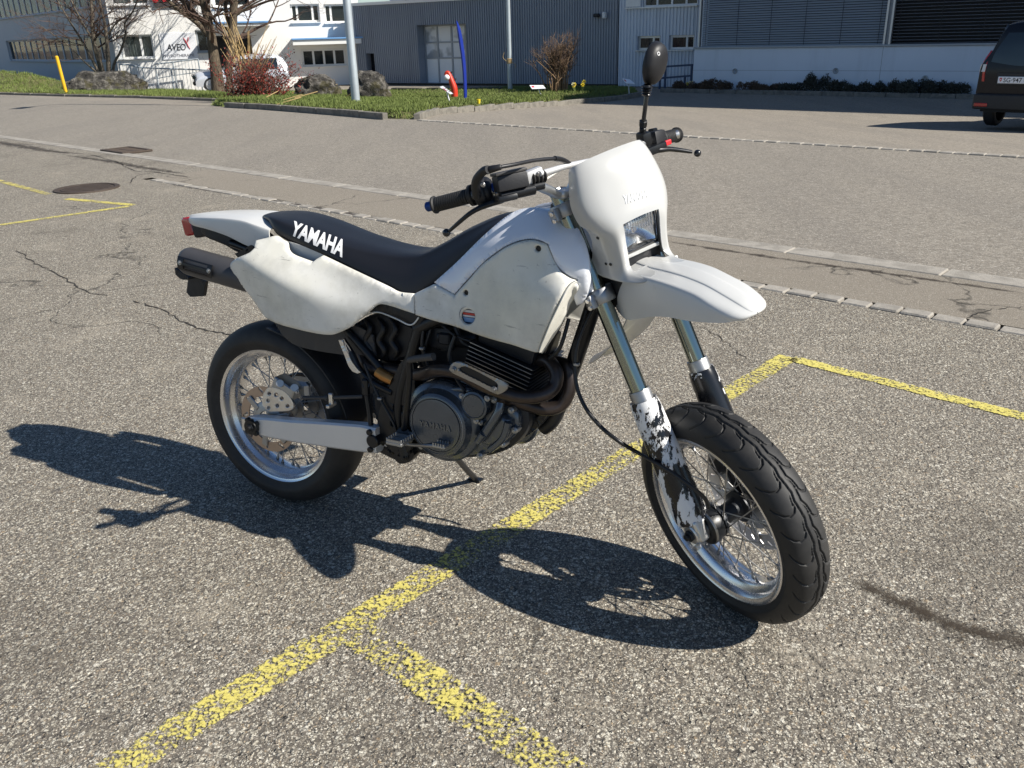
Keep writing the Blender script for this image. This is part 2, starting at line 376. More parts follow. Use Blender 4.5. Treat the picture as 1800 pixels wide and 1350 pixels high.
        return o
def tag(o, label=None, cat=None, group=None, kind=None):
    if label: o['label'] = label
    if cat: o['category'] = cat
    if group: o['group'] = group
    if kind: o['kind'] = kind
    return o
def empty(name, loc, label, cat, group=None):
    o = bpy.data.objects.new(name, None); COL.objects.link(o); o.location = loc; o.empty_display_size = .1
    return tag(o, label, cat, group)
def text_mb(s, size=1., shear=0., bold=0., depth=0., spacing=1., font_res=3):
    """lettering as a mesh in the XY plane, centred"""
    c = bpy.data.curves.new('t', 'FONT'); c.body = s; c.size = size; c.shear = shear; c.offset = bold; c.extrude = depth; c.space_character = spacing
    c.align_x = 'CENTER'; c.align_y = 'CENTER'; c.resolution_u = font_res
    o = bpy.data.objects.new('t', c); COL.objects.link(o); dg = bpy.context.evaluated_depsgraph_get(); dg.update()
    me = bpy.data.meshes.new_from_object(o.evaluated_get(dg)); vs = [np.array(v.co[:]) for v in me.vertices]; fs = [tuple(p.vertices) for p in me.polygons]
    bpy.data.objects.remove(o); bpy.data.curves.remove(c); bpy.data.meshes.remove(me)
    vs = np.array(vs); mn, mx = vs.min(0), vs.max(0); vs[:, :2] -= (mn[:2]+mx[:2])/2
    return vs, fs, (mx-mn)[:2]

# ------------------------------------------------------------------ ground levels
G0 = np.array([-1.67, 16.64]); GD = np.array([.74, -.672])/hypot(.74, .672); GN = np.array([-GD[1], GD[0]])
def gz(x, y):
    s_ = (np.array([x, y])-G0)@GN
    return 0. if s_ < 0 else max(-.05*s_, -.4)
def st2w(s_, t_): p = G0+GN*s_+GD*t_; return float(p[0]), float(p[1])
def ray(u, v): return np.array([(u-900)/CAM_F, -(v-675)/CAM_F, 1.])@CR
def ground(u, v, lift=0.):
    d = ray(u, v); z = 0.
    for _ in range(30):
        t = (z+lift-CO[2])/d[2]; p = CO+d*t; z = gz(p[0], p[1])
    return p
def on_plane(u, v, p0, nrm):
    d = ray(u, v); n_ = np.array(nrm, float); return CO+d*(((np.array(p0)-CO)@n_)/(d@n_))
def up_at(u, v, p):
    """point above ground point p that shows at height of pixel row v"""
    d = ray(u, v); t = hypot(p[0], p[1])/hypot(d[0], d[1]); return CAM_H+d[2]*t

# ================================================================== SETTING
# ground sheets are laid out in road coordinates: s across the road (away from the lot), t along it
def sheet(name, quads, mat, lift, kind='structure', uv=False):
    mb = MB(); 
    if uv: mb.uv = []
    for q in quads:
        o = len(mb.v); mb.add([(p[0], p[1], (gz(p[0], p[1]) if len(p) < 3 else p[2])+lift) for p in q], [tuple(range(len(q)))])
        if uv: mb.uv += [(0, 0), (1, 0), (1, 1), (0, 1)]
    o = mb.build(name, mat, smooth=0); return tag(o, kind=kind)
def band(s0, s1, t0, t1, n=1):
    br = sorted({s0, s1} | {b for b in (0., 8.) if s0 < b < s1})
    return [[st2w(a, t0), st2w(a, t1), st2w(b, t1), st2w(b, t0)] for a, b in zip(br[:-1], br[1:])]
S_CURB0, S_CURB1 = -5.72, -5.53
sheet('ground', band(-400, 400, -400, 400), 'asphalt_far', -.02)
sheet('parking_lot', [[st2w(S_CURB0, -30), st2w(S_CURB0, 2.6), st2w(-6.62, 2.6), st2w(-6.62, 40), st2w(-60, 40), st2w(-60, -30)][::-1]], 'asphalt_lot', 0)
sheet('pavement_strip', band(-6.50, S_CURB0, 2.6, 40), 'asphalt_strip', 0)
sheet('road', band(S_CURB1, -.07, -40, 40), 'asphalt_road', -.012)
sheet('forecourt', band(.07, 8, .4, 40), 'asphalt_far', -.012)
sheet('driveway', band(-.07, 8, -40, .4), 'asphalt_far', -.014)

def kerb(name, pts, w, h, mat, seg=1., gap=.012, base=-.03, jit=.006, kind='structure'):
    """row of kerb stones along ground points"""
    mb = MB(); rnd = random.Random(len(pts)*7+int(w*1000))
    P = [np.array(p[:2]) for p in pts]
    for a, b in zip(P[:-1], P[1:]):
        L = np.linalg.norm(b-a); n = max(1, round(L/seg)); d = (b-a)/L; q = np.array([-d[1], d[0]])
        for i in range(n):
            l = L/n; c = a+d*(i+.5)*l+q*rnd.uniform(-jit, jit); z = gz(*c); ll = l-gap*rnd.uniform(.6, 1.6); ww = w*rnd.uniform(.93, 1.05) if jit > .004 else w
            hh = h+rnd.uniform(-jit, jit)*.7; an = rnd.uniform(-jit, jit)*1.5
            dd = d*cos(an)+q*sin(an); qq = np.array([-dd[1], dd[0]])
            R = np.array([[dd[0], qq[0], 0], [dd[1], qq[1], 0], [0, 0, 1]])
            mb.box((c[0], c[1], z+(hh+base)/2), (ll, ww, hh-base), R, bev=.008)
    return tag(mb.build(name, mat, smooth=30), kind=kind)
kerb('kerb', [st2w(-5.625, -20), st2w(-5.625, 25)], .19, .004, 'granite', 1.0, .005, jit=.003)
kerb('cobble_row', [st2w(-6.56, 2.75), st2w(-6.56, 20)], .105, .006, 'granite', .16, .009, jit=.006)
kerb('cobble_row', [st2w(0, .1), st2w(0, 30)], .14, .002, 'granite', .17, .010, jit=.006)

# yellow bay markings, worn; each a thin sheet 4 mm above the asphalt
def line(a, b, w, mat, ext=0., name='bay_marking', lift=.004):
    a, b = np.array(a[:2]), np.array(b[:2]); d = (b-a)/np.linalg.norm(b-a); q = np.array([-d[1], d[0]])*w/2; a = a-d*ext; b = b+d*ext
    return sheet(name, [[a-q, b-q, b+q, a+q]], mat, lift, uv=True)
gA = ground(1386, 628); gT = ground(640, 1122); gE = ground(236, 1350)
gE = gT+(gE-gT)*1.6
line(gA, gE, .118, 'paint_worn')
gB = ground(1800, 733); line(ground(1392, 631), gB+(gB-gA)*.5, .092, 'paint_firm')
gC = ground(972, 1350); line(gT-(gC-gT)*.03, gC+(gC-gT)*.5, .128, 'paint_worn', lift=.0065)
line(ground(0, 396), ground(226, 363), .10, 'paint_firm', .0); line(ground(236, 361), ground(118, 350), .10, 'paint_firm'); line(ground(86, 342), ground(-60, 302), .10, 'paint_worn')
# damp trail running off to the right, soil washed against the kerb
def trail(name, pts, ws, mat, lift=.003):
    P = cr([ground(*p)[:2] for p in pts], 8); Wd = np.interp(np.linspace(0, 1, len(P)), np.linspace(0, 1, len(ws)), ws)
    mb = MB(); mb.uv = []
    for i, p in enumerate(P):
        d = P[min(i+1, len(P)-1)]-P[max(i-1, 0)]; d /= np.linalg.norm(d); q = np.array([-d[1], d[0]])*Wd[i]/2
        for k in range(5): f = k/4; r = p-q+2*q*f; mb.v.append((r[0], r[1], gz(*r)+lift)); mb.uv.append((i/(len(P)-1), f))
    for i in range(len(P)-1):
        for k in range(4): a = i*5+k; mb.f.append((a, a+5, a+6, a+1)); mb.m.append(0)
    return tag(mb.build(name, mat, smooth=0), kind='structure')
trail('damp_stain', [(1430, 1000), (1500, 1025), (1590, 1062), (1690, 1105), (1790, 1128), (1900, 1150)], [.03, .08, .11, .14, .16, .17], 'oil')
trail('soil_stain', [(-60, 240), (30, 256), (90, 266), (160, 272)], [.3, .5, .3, .08], 'dirt')
trail('soil_stain', [(80, 268), (180, 282), (260, 296), (340, 308)], [.1, .22, .25, .08], 'dirt')
trail('soil_stain', [(250, 318), (420, 343), (560, 366), (700, 392)], [.12, .08, .1, .1], 'dirt')
trail('soil_stain', [(1000, 398), (1300, 444), (1600, 487), (1850, 523)], [.05, .1, .08, .05], 'dirt')
def crack(pts, w=.012):
    rnd = random.Random(int(pts[0][0])); P = cr([ground(*p)[:2] for p in pts], 10); mb = MB(); n = len(P)
    for i, p in enumerate(P):
        d = P[min(i+1, n-1)]-P[max(i-1, 0)]; d /= np.linalg.norm(d); q = np.array([-d[1], d[0]]); p = p+q*rnd.uniform(-.012, .012); ww = w*rnd.uniform(.15, 1)*(.3 if i in (0, n-1) else 1)
        mb.v += [(*(p-q*ww/2), gz(*p)+.003), (*(p+q*ww/2), gz(*p)+.003)]
    for i in range(n-1): mb.f.append((2*i, 2*i+2, 2*i+3, 2*i+1)); mb.m.append(0)
    return tag(mb.build('crack', M['crack'], smooth=0), kind='structure')
M['crack'] = plain('crack_soil', (.035, .03, .024), .95, var=.4, scale=20)
crack([(30, 440), (60, 462), (95, 478), (150, 512), (190, 520)], .012)
crack([(235, 528), (290, 548), (340, 575), (400, 588), (440, 610)], .016)
crack([(160, 272), (205, 285), (235, 300), (270, 302), (330, 312)], .03); crack([(230, 322), (245, 308), (300, 300)], .02)
crack([(1190, 560), (1260, 590), (1320, 640)], .006); crack([(1700, 560), (1740, 545), (1800, 540)], .01)

# iron covers in the ground
def manhole():
    c = ground(153, 332); mb = MB(); mb.lathe([(.001, .012), (.26, .012), (.262, .006), (.28, .006), (.282, .014), (.33, .014), (.335, -.01)], (0, 0, 0), (0, 0, 1), 48)
    r = MB()
    for i in range(5):
        y = -.18+.09*i; L = sqrt(.24**2-y*y)
        r.box((0, y, .0135), (2*L, .02, .005), bev=.002)
    root = empty('manhole_cover', c, 'round rusty iron manhole cover set in the lot beside the far yellow bay marking', 'manhole cover')
    mb.build('cover', 'iron', root); r.build('rib', 'iron', root, smooth=0)
manhole()
def drain():
    c = ground(222, 265); root = empty('drain_grate', c, 'rectangular slotted iron drain grate at the road edge beside the kerb', 'drain')
    root.rotation_euler = (0, 0, atan2(GD[1], GD[0])+radians(0)); f = MB()
    for y in (-.2, .2): f.box((0, y, .0), (.72, .05, .03), bev=.004)
    for x in (-.34, .34): f.box((x, 0, .0), (.05, .36, .028), bev=.004)
    f.build('frame', 'iron', root, smooth=0); b = MB()
    for i in range(9): b.box((-.28+.07*i, 0, -.002), (.028, .36, .02), bev=.003)
    b.box((0, 0, -.002), (.6, .03, .022), bev=.003)
    b.build('bar', 'iron', root, smooth=0); p = MB(); p.box((0, 0, -.009), (.62, .35, .004)); p.build('pit', 'dark_room', root, smooth=0)
    root.location.z = .006
drain()

# ------------------------------------------------------------------ lawns
def pip(x, y, poly):
    c = False; j = len(poly)-1
    for i in range(len(poly)):
        xi, yi = poly[i][:2]; xj, yj = poly[j][:2]
        if (yi > y) != (yj > y) and x < (xj-xi)*(y-yi)/(yj-yi)+xi: c = not c
        j = i
    return c
def edge_d(x, y, poly):
    P = np.array([p[:2] for p in poly]); Q = np.roll(P, -1, 0); d = Q-P; t = np.clip((((x, y)-P)*d).sum(1)/((d*d).sum(1)+1e-12), 0, 1)
    return float(np.sqrt((((P+d*t[:, None])-(x, y))**2).sum(1)).min())
def lawn(name, poly, hfun, step=.5, blades=0, seed=1, bl=.07):
    pts = [Vector(p[:2]) for p in cr([p[:2] for p in poly], 3, True)]; nb = len(pts); P = [tuple(p) for p in pts]
    xs = [p[0] for p in P]; ys = [p[1] for p in P]; x = min(xs)
    while x < max(xs):
        y = min(ys)
        while y < max(ys):
            if pip(x, y, P) and edge_d(x, y, P) > step*.45: pts.append(Vector((x, y)))
            y += step
        x += step
    r = delaunay_2d_cdt(pts, [(i, (i+1) % nb) for i in range(nb)], [], 1, 1e-5); mb = MB()
    H = lambda x, y: gz(x, y)+hfun(x, y, edge_d(x, y, P))
    mb.add([(v.x, v.y, H(v.x, v.y)) for v in r[0]], [tuple(f) for f in r[2]]); tag(mb.build(name, 'soil_grass'), kind='structure')
    if blades:
        rnd = random.Random(seed); g = MB(); vs = []; fs = []; n = 0
        while n < blades:
            x = rnd.uniform(min(xs), max(xs)); y = rnd.uniform(min(ys), max(ys))
            if not pip(x, y, P): continue
            if rnd.random() > (20/hypot(x, y))**2*1.2: continue
            z = H(x, y)-.01; n += 1
            dens = .5+.5*sin(x*1.7+sin(y*2.1))*sin(y*1.3+x*.6)
            for k in range(3):
                a = rnd.uniform(0, 2*pi); l = bl*rnd.uniform(.5, 1.2)*(.55+.6*dens); w = .011; lean = rnd.uniform(.1, .7)*l; o = len(vs); xx = x+rnd.uniform(-.04, .04); yy = y+rnd.uniform(-.04, .04); b_ = rnd.uniform(0, pi)
                vs += [(xx-w*cos(b_), yy-w*sin(b_), z), (xx+w*cos(b_), yy+w*sin(b_), z), (xx+lean*cos(a), yy+lean*sin(a), z+l)]; fs.append((o, o+1, o+2))
        g.add(vs, fs); tag(g.build('grass', 'grass', smooth=0), 'short green spring grass growing on the verge', 'grass', kind='stuff')
    return H
verge = [ground(u, v) for u, v in [(372, 184), (440, 189), (560, 198), (676, 207), (733, 207), (770, 197), (830, 193), (900, 188), (1000, 180), (1060, 175), (1100, 171), (1122, 166), (1105, 159), (1000, 159), (900, 160), (780, 163), (690, 165), (600, 166), (500, 168), (440, 172)]]
Hv = lawn('verge', verge, lambda x, y, d: -.03+.14*min(d/.14, 1)+.05*min(d, 1), .5, 26000, 2, .085)
verge2 = [ground(u, v) for u, v in [(-260, 158), (0, 164.5), (117, 168), (250, 171), (330, 174), (412, 177), (405, 168), (330, 163), (250, 161), (140, 158), (40, 152), (-150, 146)]]
mc = ground(15, 160)
Hw = lawn('verge', verge2, lambda x, y, d: -.03+.11*min(d/.15, 1)+.75*min(d/3., 1)**1.5*max(0, min(1, ((mc[0]+4.5)-x)/3.5)), .6, 15000, 3, .10)
kerb('kerb', [ground(398, 188), ground(470, 192), ground(560, 199), ground(678, 209)], .12, .11, 'kerb_old', .9)
kerb('kerb', [ground(733, 209), ground(768, 199.5), ground(830, 195), ground(900, 190), ground(1000, 182.5), ground(1060, 177.5), ground(1100, 173), ground(1125, 168)], .13, .105, 'kerb_old', .8)
kerb('kerb', [ground(-200, 160), ground(0, 165.5), ground(117, 169), ground(250, 172), ground(412, 178.5)], .12, .06, 'kerb_old', .9)

# ------------------------------------------------------------------ rocks
from mathutils import noise as mn
def boulder(label, u, v, w, h, d, seed, name='boulder', col='boulder', H=None):
    c = ground(u, v); dist = hypot(c[0], c[1]); z0 = (H(c[0], c[1]) if H else c[2]); rnd = random.Random(seed)
    bm = bmesh.new(); bmesh.ops.create_icosphere(bm, subdivisions=5, radius=1); off = Vector((seed*3.1, seed*1.7, 0)); mb = MB()
    for q in bm.verts:
        n = q.co.normalized(); r = 1+.28*mn.noise(n*1.3+off)+.16*mn.noise(n*3.1+off)+.08*mn.noise(n*7+off)+.035*mn.noise(n*15+off)
        p = Vector([math.copysign(abs(c_)**.72, c_) for c_ in n])*r*.93; p.z = max(p.z, -.25); q.co = Vector((p.x*w/2, p.y*d/2, p.z*h*.88))
    bm.verts.index_update(); mb.add([q.co[:] for q in bm.verts], [tuple(x.index for x in f.verts) for f in bm.faces]); bm.free()
    o = mb.build(name, col, smooth=40); o.location = (c[0], c[1], z0-.02); o.rotation_euler = (0, 0, -atan2(c[0], c[1])+rnd.uniform(-.2, .2))
    return tag(o, label, 'boulder', 'boulders on the verge')
def pw(u, v, px): c = ground(u, v); return px*(hypot(c[0], c[1])*cos(CAM_PITCH)+CAM_H*.38)/CAM_F
boulder('long low dark boulder left of the driveway, beside the yellow post', 190, 164, pw(190, 164, 122), pw(190, 164, 36), 1.4, 3, H=Hw)
boulder('brownish boulder between the red bush and the tall street lamp', 562, 178, pw(562, 178, 80), pw(562, 178, 36), 1.0, 5, H=Hv)
boulder('tall grey boulder standing just right of the tall street lamp', 652, 182, pw(652, 182, 72), pw(652, 182, 48), .9, 9, H=Hv)

# ------------------------------------------------------------------ poles
def lamp_post(u, vb, wb, wt_, h, label, lamp=True, mat='galv', ut=None):
    c = ground(u, vb); c[2] = Hv(c[0], c[1]) if lamp else c[2]; root = empty('street_lamp' if lamp else 'steel_pole', c, label, 'street lamp' if lamp else 'pole')
    p = MB(); p.lathe([(wb*1.0, 0), (wb, .8), (wb*.97, .82), ((wb*.55+wt_*.45), h*.5), (wt_*.6, h)], (0, 0, 0), (0, 0, 1), 20); p.lathe([(wb*1.35, -.02), (wb*1.35, .03), (wb, .035)], (0, 0, 0), (0, 0, 1), 20)
    p.build('pole', mat, root)
    if lamp:
        a = MB(); a.tube([(0, 0, h-.1), (0, -.1, h+.25), (-.05, -.5, h+.42), (-.1, -.9, h+.45)], [.035, .032, .03, .03], 8); a.build('arm', mat, root)
        l = MB(); l.box((-.15, -1.2, h+.46), (.3, .7, .12), bev=.04, seg=2); hd = l.build('lamp_head', 'frame_grey', root)
    return root, c
lamp_post(627, 192, .098, .075, 7.5, 'thick galvanised street lamp post standing between the two boulders on the verge')
r2, c2 = lamp_post(897, 167, .075, .055, 6.5, 'slim pale steel pole with a string tied round it, left of the brown bare shrub', lamp=False, mat='galv')
zz = up_at(897, 108, c2)-c2[2]; m = MB()
for i in range(4): m.lathe([(.085, zz-.06+.04*i), (.095, zz-.045+.04*i), (.085, zz-.03+.04*i)], (0, 0, 0), (0, 0, 1), 12)
m.tube([(-.08, -.05, zz), (-.2, -.08, zz+.12), (-.16, -.1, zz+.28)], .008, 5); m.tube([(.09, -.05, zz-.02), (.2, -.06, zz-.12), (.16, -.06, zz-.2)], .008, 5)
m.build('string', M['cane'], r2)
c = ground(117, 167); c[2] = Hw(c[0], c[1])-.02; c3 = on_plane(99, 98, c, (0, 1, 0)); m = MB(); m.cyl((0, 0, 0), c3-c, .055, 14, bev=.5)
o = m.build('marker_post', 'post_yellow'); o.location = c; tag(o, 'slanting yellow marker post on the grass at the road edge', 'marker post')

# ------------------------------------------------------------------ things on the verge
def sculpture_blue():
    c = ground(818, 187); c[2] = Hv(c[0], c[1])-.02; n = (0, 1, 0)
    ctr = [on_plane(u, v, c, n)-c for u, v in [(818, 189), (817.5, 150), (815, 110), (810, 72), (806, 50), (802.5, 36)]]; w = [.038, .046, .052, .055, .045, .006]
    P = cr(ctr, 6); Wd = np.interp(np.linspace(0, 5, len(P)), range(6), w); mb = MB(); vs = []; fs = []
    for p, ww in zip(P, Wd):
        for a, b_ in ((-1, 0), (-.3, -.6), (1, -.25), (1, .25), (-.3, .6)): vs.append(p+np.array([a*ww, b_*ww, 0]))
    for i in range(len(P)-1):
        for k in range(5): fs.append((i*5+k, i*5+(k+1) % 5, i*5+5+(k+1) % 5, i*5+5+k))
    fs.append((0, 4, 3, 2, 1)); mb.add(vs, fs); o = mb.build('blade_sculpture', 'sculpture_blue', smooth=25); o.location = c
    tag(o, 'tall slim blue curved blade sculpture standing on the verge', 'sculpture')
sculpture_blue()
def sculpture_red():
    c = ground(798, 184); c[2] = Hv(c[0], c[1])-.02; n = (0, 1, 0); root = empty('red_sculpture', c, 'bent red figure sculpture holding a white ball, on a grey foot', 'sculpture')
    pl = lambda u, v: on_plane(u, v, c, n)-c
    b = MB(); b.tube([pl(799, 180), pl(799, 168), pl(798, 155), pl(794, 143), pl(791, 134), pl(788, 128), pl(784.5, 128), pl(783, 133), pl(784, 138)], [.105, .115, .115, .10, .075, .06, .055, .05, .03], 14, flat=.8); b.build('body', 'sculpture_red', root, smooth=70)
    b = MB(); b.cyl(pl(799, 189), pl(799, 179), .11, 18); b.build('foot', 'frame_grey', root)
    b = MB(); p = pl(785.5, 136); b.lathe([(.001, -.075), (.05, -.06), (.078, -.02), (.078, .02), (.05, .06), (.001, .075)], p+np.array([0, -.06, 0]), (0, 0, 1), 20); b.build('ball', 'sign_white', root, smooth=80)
    b = MB(); b.tube([pl(795, 142), pl(800, 140), pl(801, 137)], [.03, .025, .015], 8); b.mark(); b.tube([pl(792, 129), pl(795, 126)], [.022, .018], 8); b.build_each('tip', 'letter_dark', root)
sculpture_red()
def info_sign(u, vb, plate, label, tilt=.5, post='sign_white', H=Hv):
    c = ground(u, vb); c[2] = H(c[0], c[1])-.02; root = empty('info_sign', c, label, 'sign', 'small info plates on the verge')
    q = [on_plane(a, b_, c, (0, 1, 0))-c for a, b_ in plate]; ctr = sum(q)/4; q = [p+np.array([0, (.12 if i < 2 else -.10), 0]) for i, p in enumerate(q)]
    m = MB(); nrm = np.cross(q[1]-q[0], q[3]-q[0]); nrm /= np.linalg.norm(nrm); m.add([p for p in q]+[p+nrm*.015 for p in q], [(0, 1, 2, 3), (7, 6, 5, 4), (0, 4, 5, 1), (1, 5, 6, 2), (2, 6, 7, 3), (3, 7, 4, 0)])
    pl = m.build('plate', 'sign_white', root, smooth=0)
    t = MB(); up = nrm if nrm[2] > 0 else -nrm; base = q[0]*.7+q[2]*.3+up*(.004 if nrm[2] < 0 else .019)
    e1 = q[1]-q[0]; e2 = q[3]-q[0]
    for i in range(3): a = q[0]+e2*(.3+.2*i)+e1*.35+up*(.004 if nrm[2] < 0 else .019); t.quad(a, a+e1*.5, a+e1*.5+e2*.07, a+e2*.07); t.mark()
    t.build_each('print', 'letter_grey', pl, smooth=0)
    t = MB(); a = q[0]+e2*.25+e1*.08+up*(.004 if nrm[2] < 0 else .019); t.quad(a, a+e1*.2, a+e1*.2+e2*.4, a+e2*.4); t.build('emblem', 'logo_red', pl, smooth=0)
    m = MB(); m.cyl((0, 0, 0), ctr-np.array([0, 0, .01]), .018, 10); m.build('post', post, root)
info_sign(791, 190, [(772, 153), (778, 151.5), (797, 164), (792, 165)], 'small white info plate on a leaning post in front of the red sculpture')
info_sign(951, 176, [(931, 150), (955, 150), (959, 155), (935, 156)], 'small white info plate on a leaning post between the steel pole and the brown shrub')
info_sign(1106, 171, [(1094, 138), (1108, 140), (1116, 147), (1100, 146)], 'small info plate on a grey post before the pale cladding, right of the brown shrub', post='galv')
def daffodils(pts, label, mats=('flower_yellow', 'flower_pale'), n=5, H=Hv, seed=1):
    for u, v in pts:
        rnd = random.Random(seed); c = ground(u, v); z = H(c[0], c[1]) if H else c[2]; root = empty('flower_clump', (c[0], c[1], z-.01), label, 'flowers'); st = MB(); fl = [MB(), MB()]
        for i in range(n):
            x, y = rnd.uniform(-.22, .22), rnd.uniform(-.1, .1); h = rnd.uniform(.18, .34); st.tube([(x*.6, y*.6, 0), (x, y, h)], .006, 5, cap=False)
            st.quad((x*.6, y, 0), (x*.6+.02, y, 0), (x*1.3+.02, y, h*.8), (x*1.3, y, h*.8))
            f = fl[i % 2]
            for k in range(6): a = k*pi/3; f.add([(x, y-.03, h), (x+.055*cos(a-.4), y-.03, h+.055*sin(a-.4)), (x+.06*cos(a), y-.035, h+.06*sin(a)), (x+.055*cos(a+.4), y-.03, h+.055*sin(a+.4))], [(0, 1, 2, 3)])
            f.lathe([(.015, 0), (.028, .05)], (x, y-.03, h), (0, -1, 0), 8)
        st.build('stem', 'grass', root, smooth=0); fl[0].build('blossom', mats[0], root, smooth=0); fl[1].build('blossom', mats[1], root, smooth=0)
daffodils([(1016, 172)], 'clump of yellow and pale daffodils right of the brown shrub', n=7, seed=4)
daffodils([(1208, 158)], 'pale daffodils by the foot of the blue ramp rail', n=4, seed=9, H=None)
c = ground(842, 192); c[2] += .13; m = MB(); m.lathe([(.001, 0), (.032, 0), (.045, .1), (.042, .1), (.03, .005)], (0, 0, 0), (0, 0, 1), 16); o = m.build('yellow_cup', 'flower_yellow'); o.location = c; tag(o, 'small yellow cup standing on the kerb below the verge', 'cup')
CANES = {(500, 190): 'dry cane lying on the grass near the kerb, right below the red bush', (488, 192): 'dry cane nearest the kerb below the red bush', (520, 188): 'dry cane on the grass just left of the brownish boulder', (610, 184): 'dry cane on the grass left of the foot of the tall street lamp', (575, 165): 'dry cane leaning on the brownish boulder', (470, 186): 'dry cane at the foot of the red bush, leftmost of the fallen canes'}
def straw():
    rnd = random.Random(5)
    for u, v in [(500, 190), (488, 192), (520, 188), (610, 184), (575, 165), (470, 186)]:
        c = ground(u, v); c[2] = Hv(c[0], c[1])+.05; m = MB(); a = rnd.uniform(-.9, .9); L = rnd.uniform(.3, .6); m.tube([(0, 0, 0), (L*.5*cos(a), L*.5*sin(a), .06), (L*cos(a), L*sin(a), .12)], .01, 5)
        o = m.build('fallen_cane', 'cane'); o.location = c; tag(o, CANES[(u, v)], 'cane', 'fallen canes on the verge')
straw()
def benches():
    a, b = ground(690, 168), ground(885, 165)
    for i, (u0, u1, v) in enumerate([(690, 742, 166), (752, 776, 166), (826, 850, 166), (852, 884, 166)]):
        p, q = ground(u0, v), ground(u1, v); z = gz(p[0], p[1]); L = np.linalg.norm(q-p); hgt = up_at(u0, v-12, p)-z; m = MB(); k = max(1, round(L/.8))
        for j in range(k):
            m.box((L*(j+.5)/k, 0, hgt/2), (L/k-.04, .25, hgt), bev=.02)
        o = m.build('timber_beam', 'timber_dark'); o.location = p; o.rotation_euler = (0, radians(random.Random(i).uniform(-1, 1)), atan2(q[1]-p[1], q[0]-p[0]))
        tag(o, ['long dark weathered timber edging behind the verge, right of the tall boulder', 'short dark timber block behind the verge, left of the red sculpture', 'dark timber block behind the verge, right of the blue sculpture', 'dark tilted timber block behind the verge, left of the steel pole'][i], 'timber', 'dark timbers behind the verge')
benches()

# ------------------------------------------------------------------ trees and shrubs
def grow(mb, p, d, L, r, depth, rnd, spread=.55, up=.15, kids=(2, 3), shrink=.72, segs=3, fine=None):
    P = [p]; q = p; dd = d/np.linalg.norm(d)
    for i in range(segs):
        dd = dd+np.array([rnd.gauss(0, .13), rnd.gauss(0, .13), rnd.gauss(0, .1)+up*.25]); dd /= np.linalg.norm(dd); q = q+dd*L/segs; P.append(q)
    tgt = fine if (fine is not None and depth <= 1) else mb
    tgt.tube(P, [r, r*.55] if depth else [r, r*.4], 6 if r > .02 else (4 if r > .008 else 3), sub=1, cap=False)
    if depth <= 0: return
    for k in range(rnd.randint(*kids)):
        f = rnd.uniform(.35, 1.); i = min(int(f*segs), segs-1); t = f*segs-i; b = P[i]+(P[i+1]-P[i])*t
        a = np.array([rnd.gauss(0, 1), rnd.gauss(0, 1), rnd.gauss(0, .6)]); a -= dd*(a@dd); a /= np.linalg.norm(a)+1e-9
        nd = dd+a*rnd.uniform(.5, 1.2)*spread*1.5+np.array([0, 0, up]); grow(mb, b, nd, L*shrink*rnd.uniform(.75, 1.15), max(r*.55, .0035), depth-1, rnd, spread, up, kids, shrink, segs, fine)
def px_tree(name, label, cat, u, v, stems, mats=('bark', 'twig'), H=None, seed=1, twig_depth=3, **kw):
    """stems: (list of (u, v, dy), radii); dy is metres behind the base plane"""
    c = ground(u, v); c[2] = (H(c[0], c[1]) if H else c[2])-.05; root = empty(name, c, label, cat); rnd = random.Random(seed); tr = MB(); cw = MB()
    for pts, rad, nb in stems:
        P = [on_plane(a, b_, c+np.array([0, dy, 0]), (0, 1, 0))-c for a, b_, dy in pts]; P = cr(P, 4); R = np.interp(np.linspace(0, len(rad)-1, len(P)), range(len(rad)), rad)
        tr.tube(P, list(R), 12, sub=1)
        for k in range(nb):
            i = rnd.randint(int(len(P)*.35), len(P)-2); d = P[i+1]-P[i]; d = d/np.linalg.norm(d); a = np.array([rnd.gauss(0, 1), rnd.gauss(0, .8), rnd.gauss(.2, .5)]); a -= d*(a@d); a /= np.linalg.norm(a)
            grow(tr if False else cw, P[i], d*.5+a, kw.get('L', 1.4)*rnd.uniform(.6, 1.3), max(R[i]*.4, .012), twig_depth, rnd, up=kw.get('up', .12))
    tr.build('trunk', mats[0], root, smooth=60); cw.build('crown', mats[1], root, smooth=0); return root
px_tree('bare_tree', 'bare forked tree with thick brown trunks in front of the white building', 'tree', 388, 163,
    [([(384, 166, 0), (382, 140, 0), (376, 100, 0), (370, 55, 0), (362, 20, 0), (352, -30, 0), (345, -120, .3), (330, -230, .5)], [.27, .24, .2, .17, .16, .14, .09, .04], 20),
     ([(366, 62, 0), (350, 44, -.1), (330, 28, -.2), (305, 10, -.4), (270, -25, -.6), (230, -60, -.8)], [.12, .09, .08, .07, .05, .02], 12),
     ([(367, 48, 0), (348, 30, .1), (330, 12, .2), (312, -10, .3), (290, -60, .4)], [.10, .09, .08, .06, .03], 10),
     ([(404, 160, .3), (402, 130, .3), (405, 90, .3), (409, 50, .3), (411, 10, .3), (416, -60, .3), (430, -180, .5)], [.2, .17, .16, .16, .15, .12, .05], 16),
     ([(409, 60, .3), (398, 25, .5), (396, 0, .6), (392, -60, .9), (380, -140, 1.2)], [.08, .07, .06, .05, .02], 8),
     ([(411, 30, .3), (440, 10, .2), (470, -5, .1), (520, -30, 0), (580, -70, -.1)], [.05, .035, .03, .025, .01], 9)], H=Hw, seed=11, L=1.5)
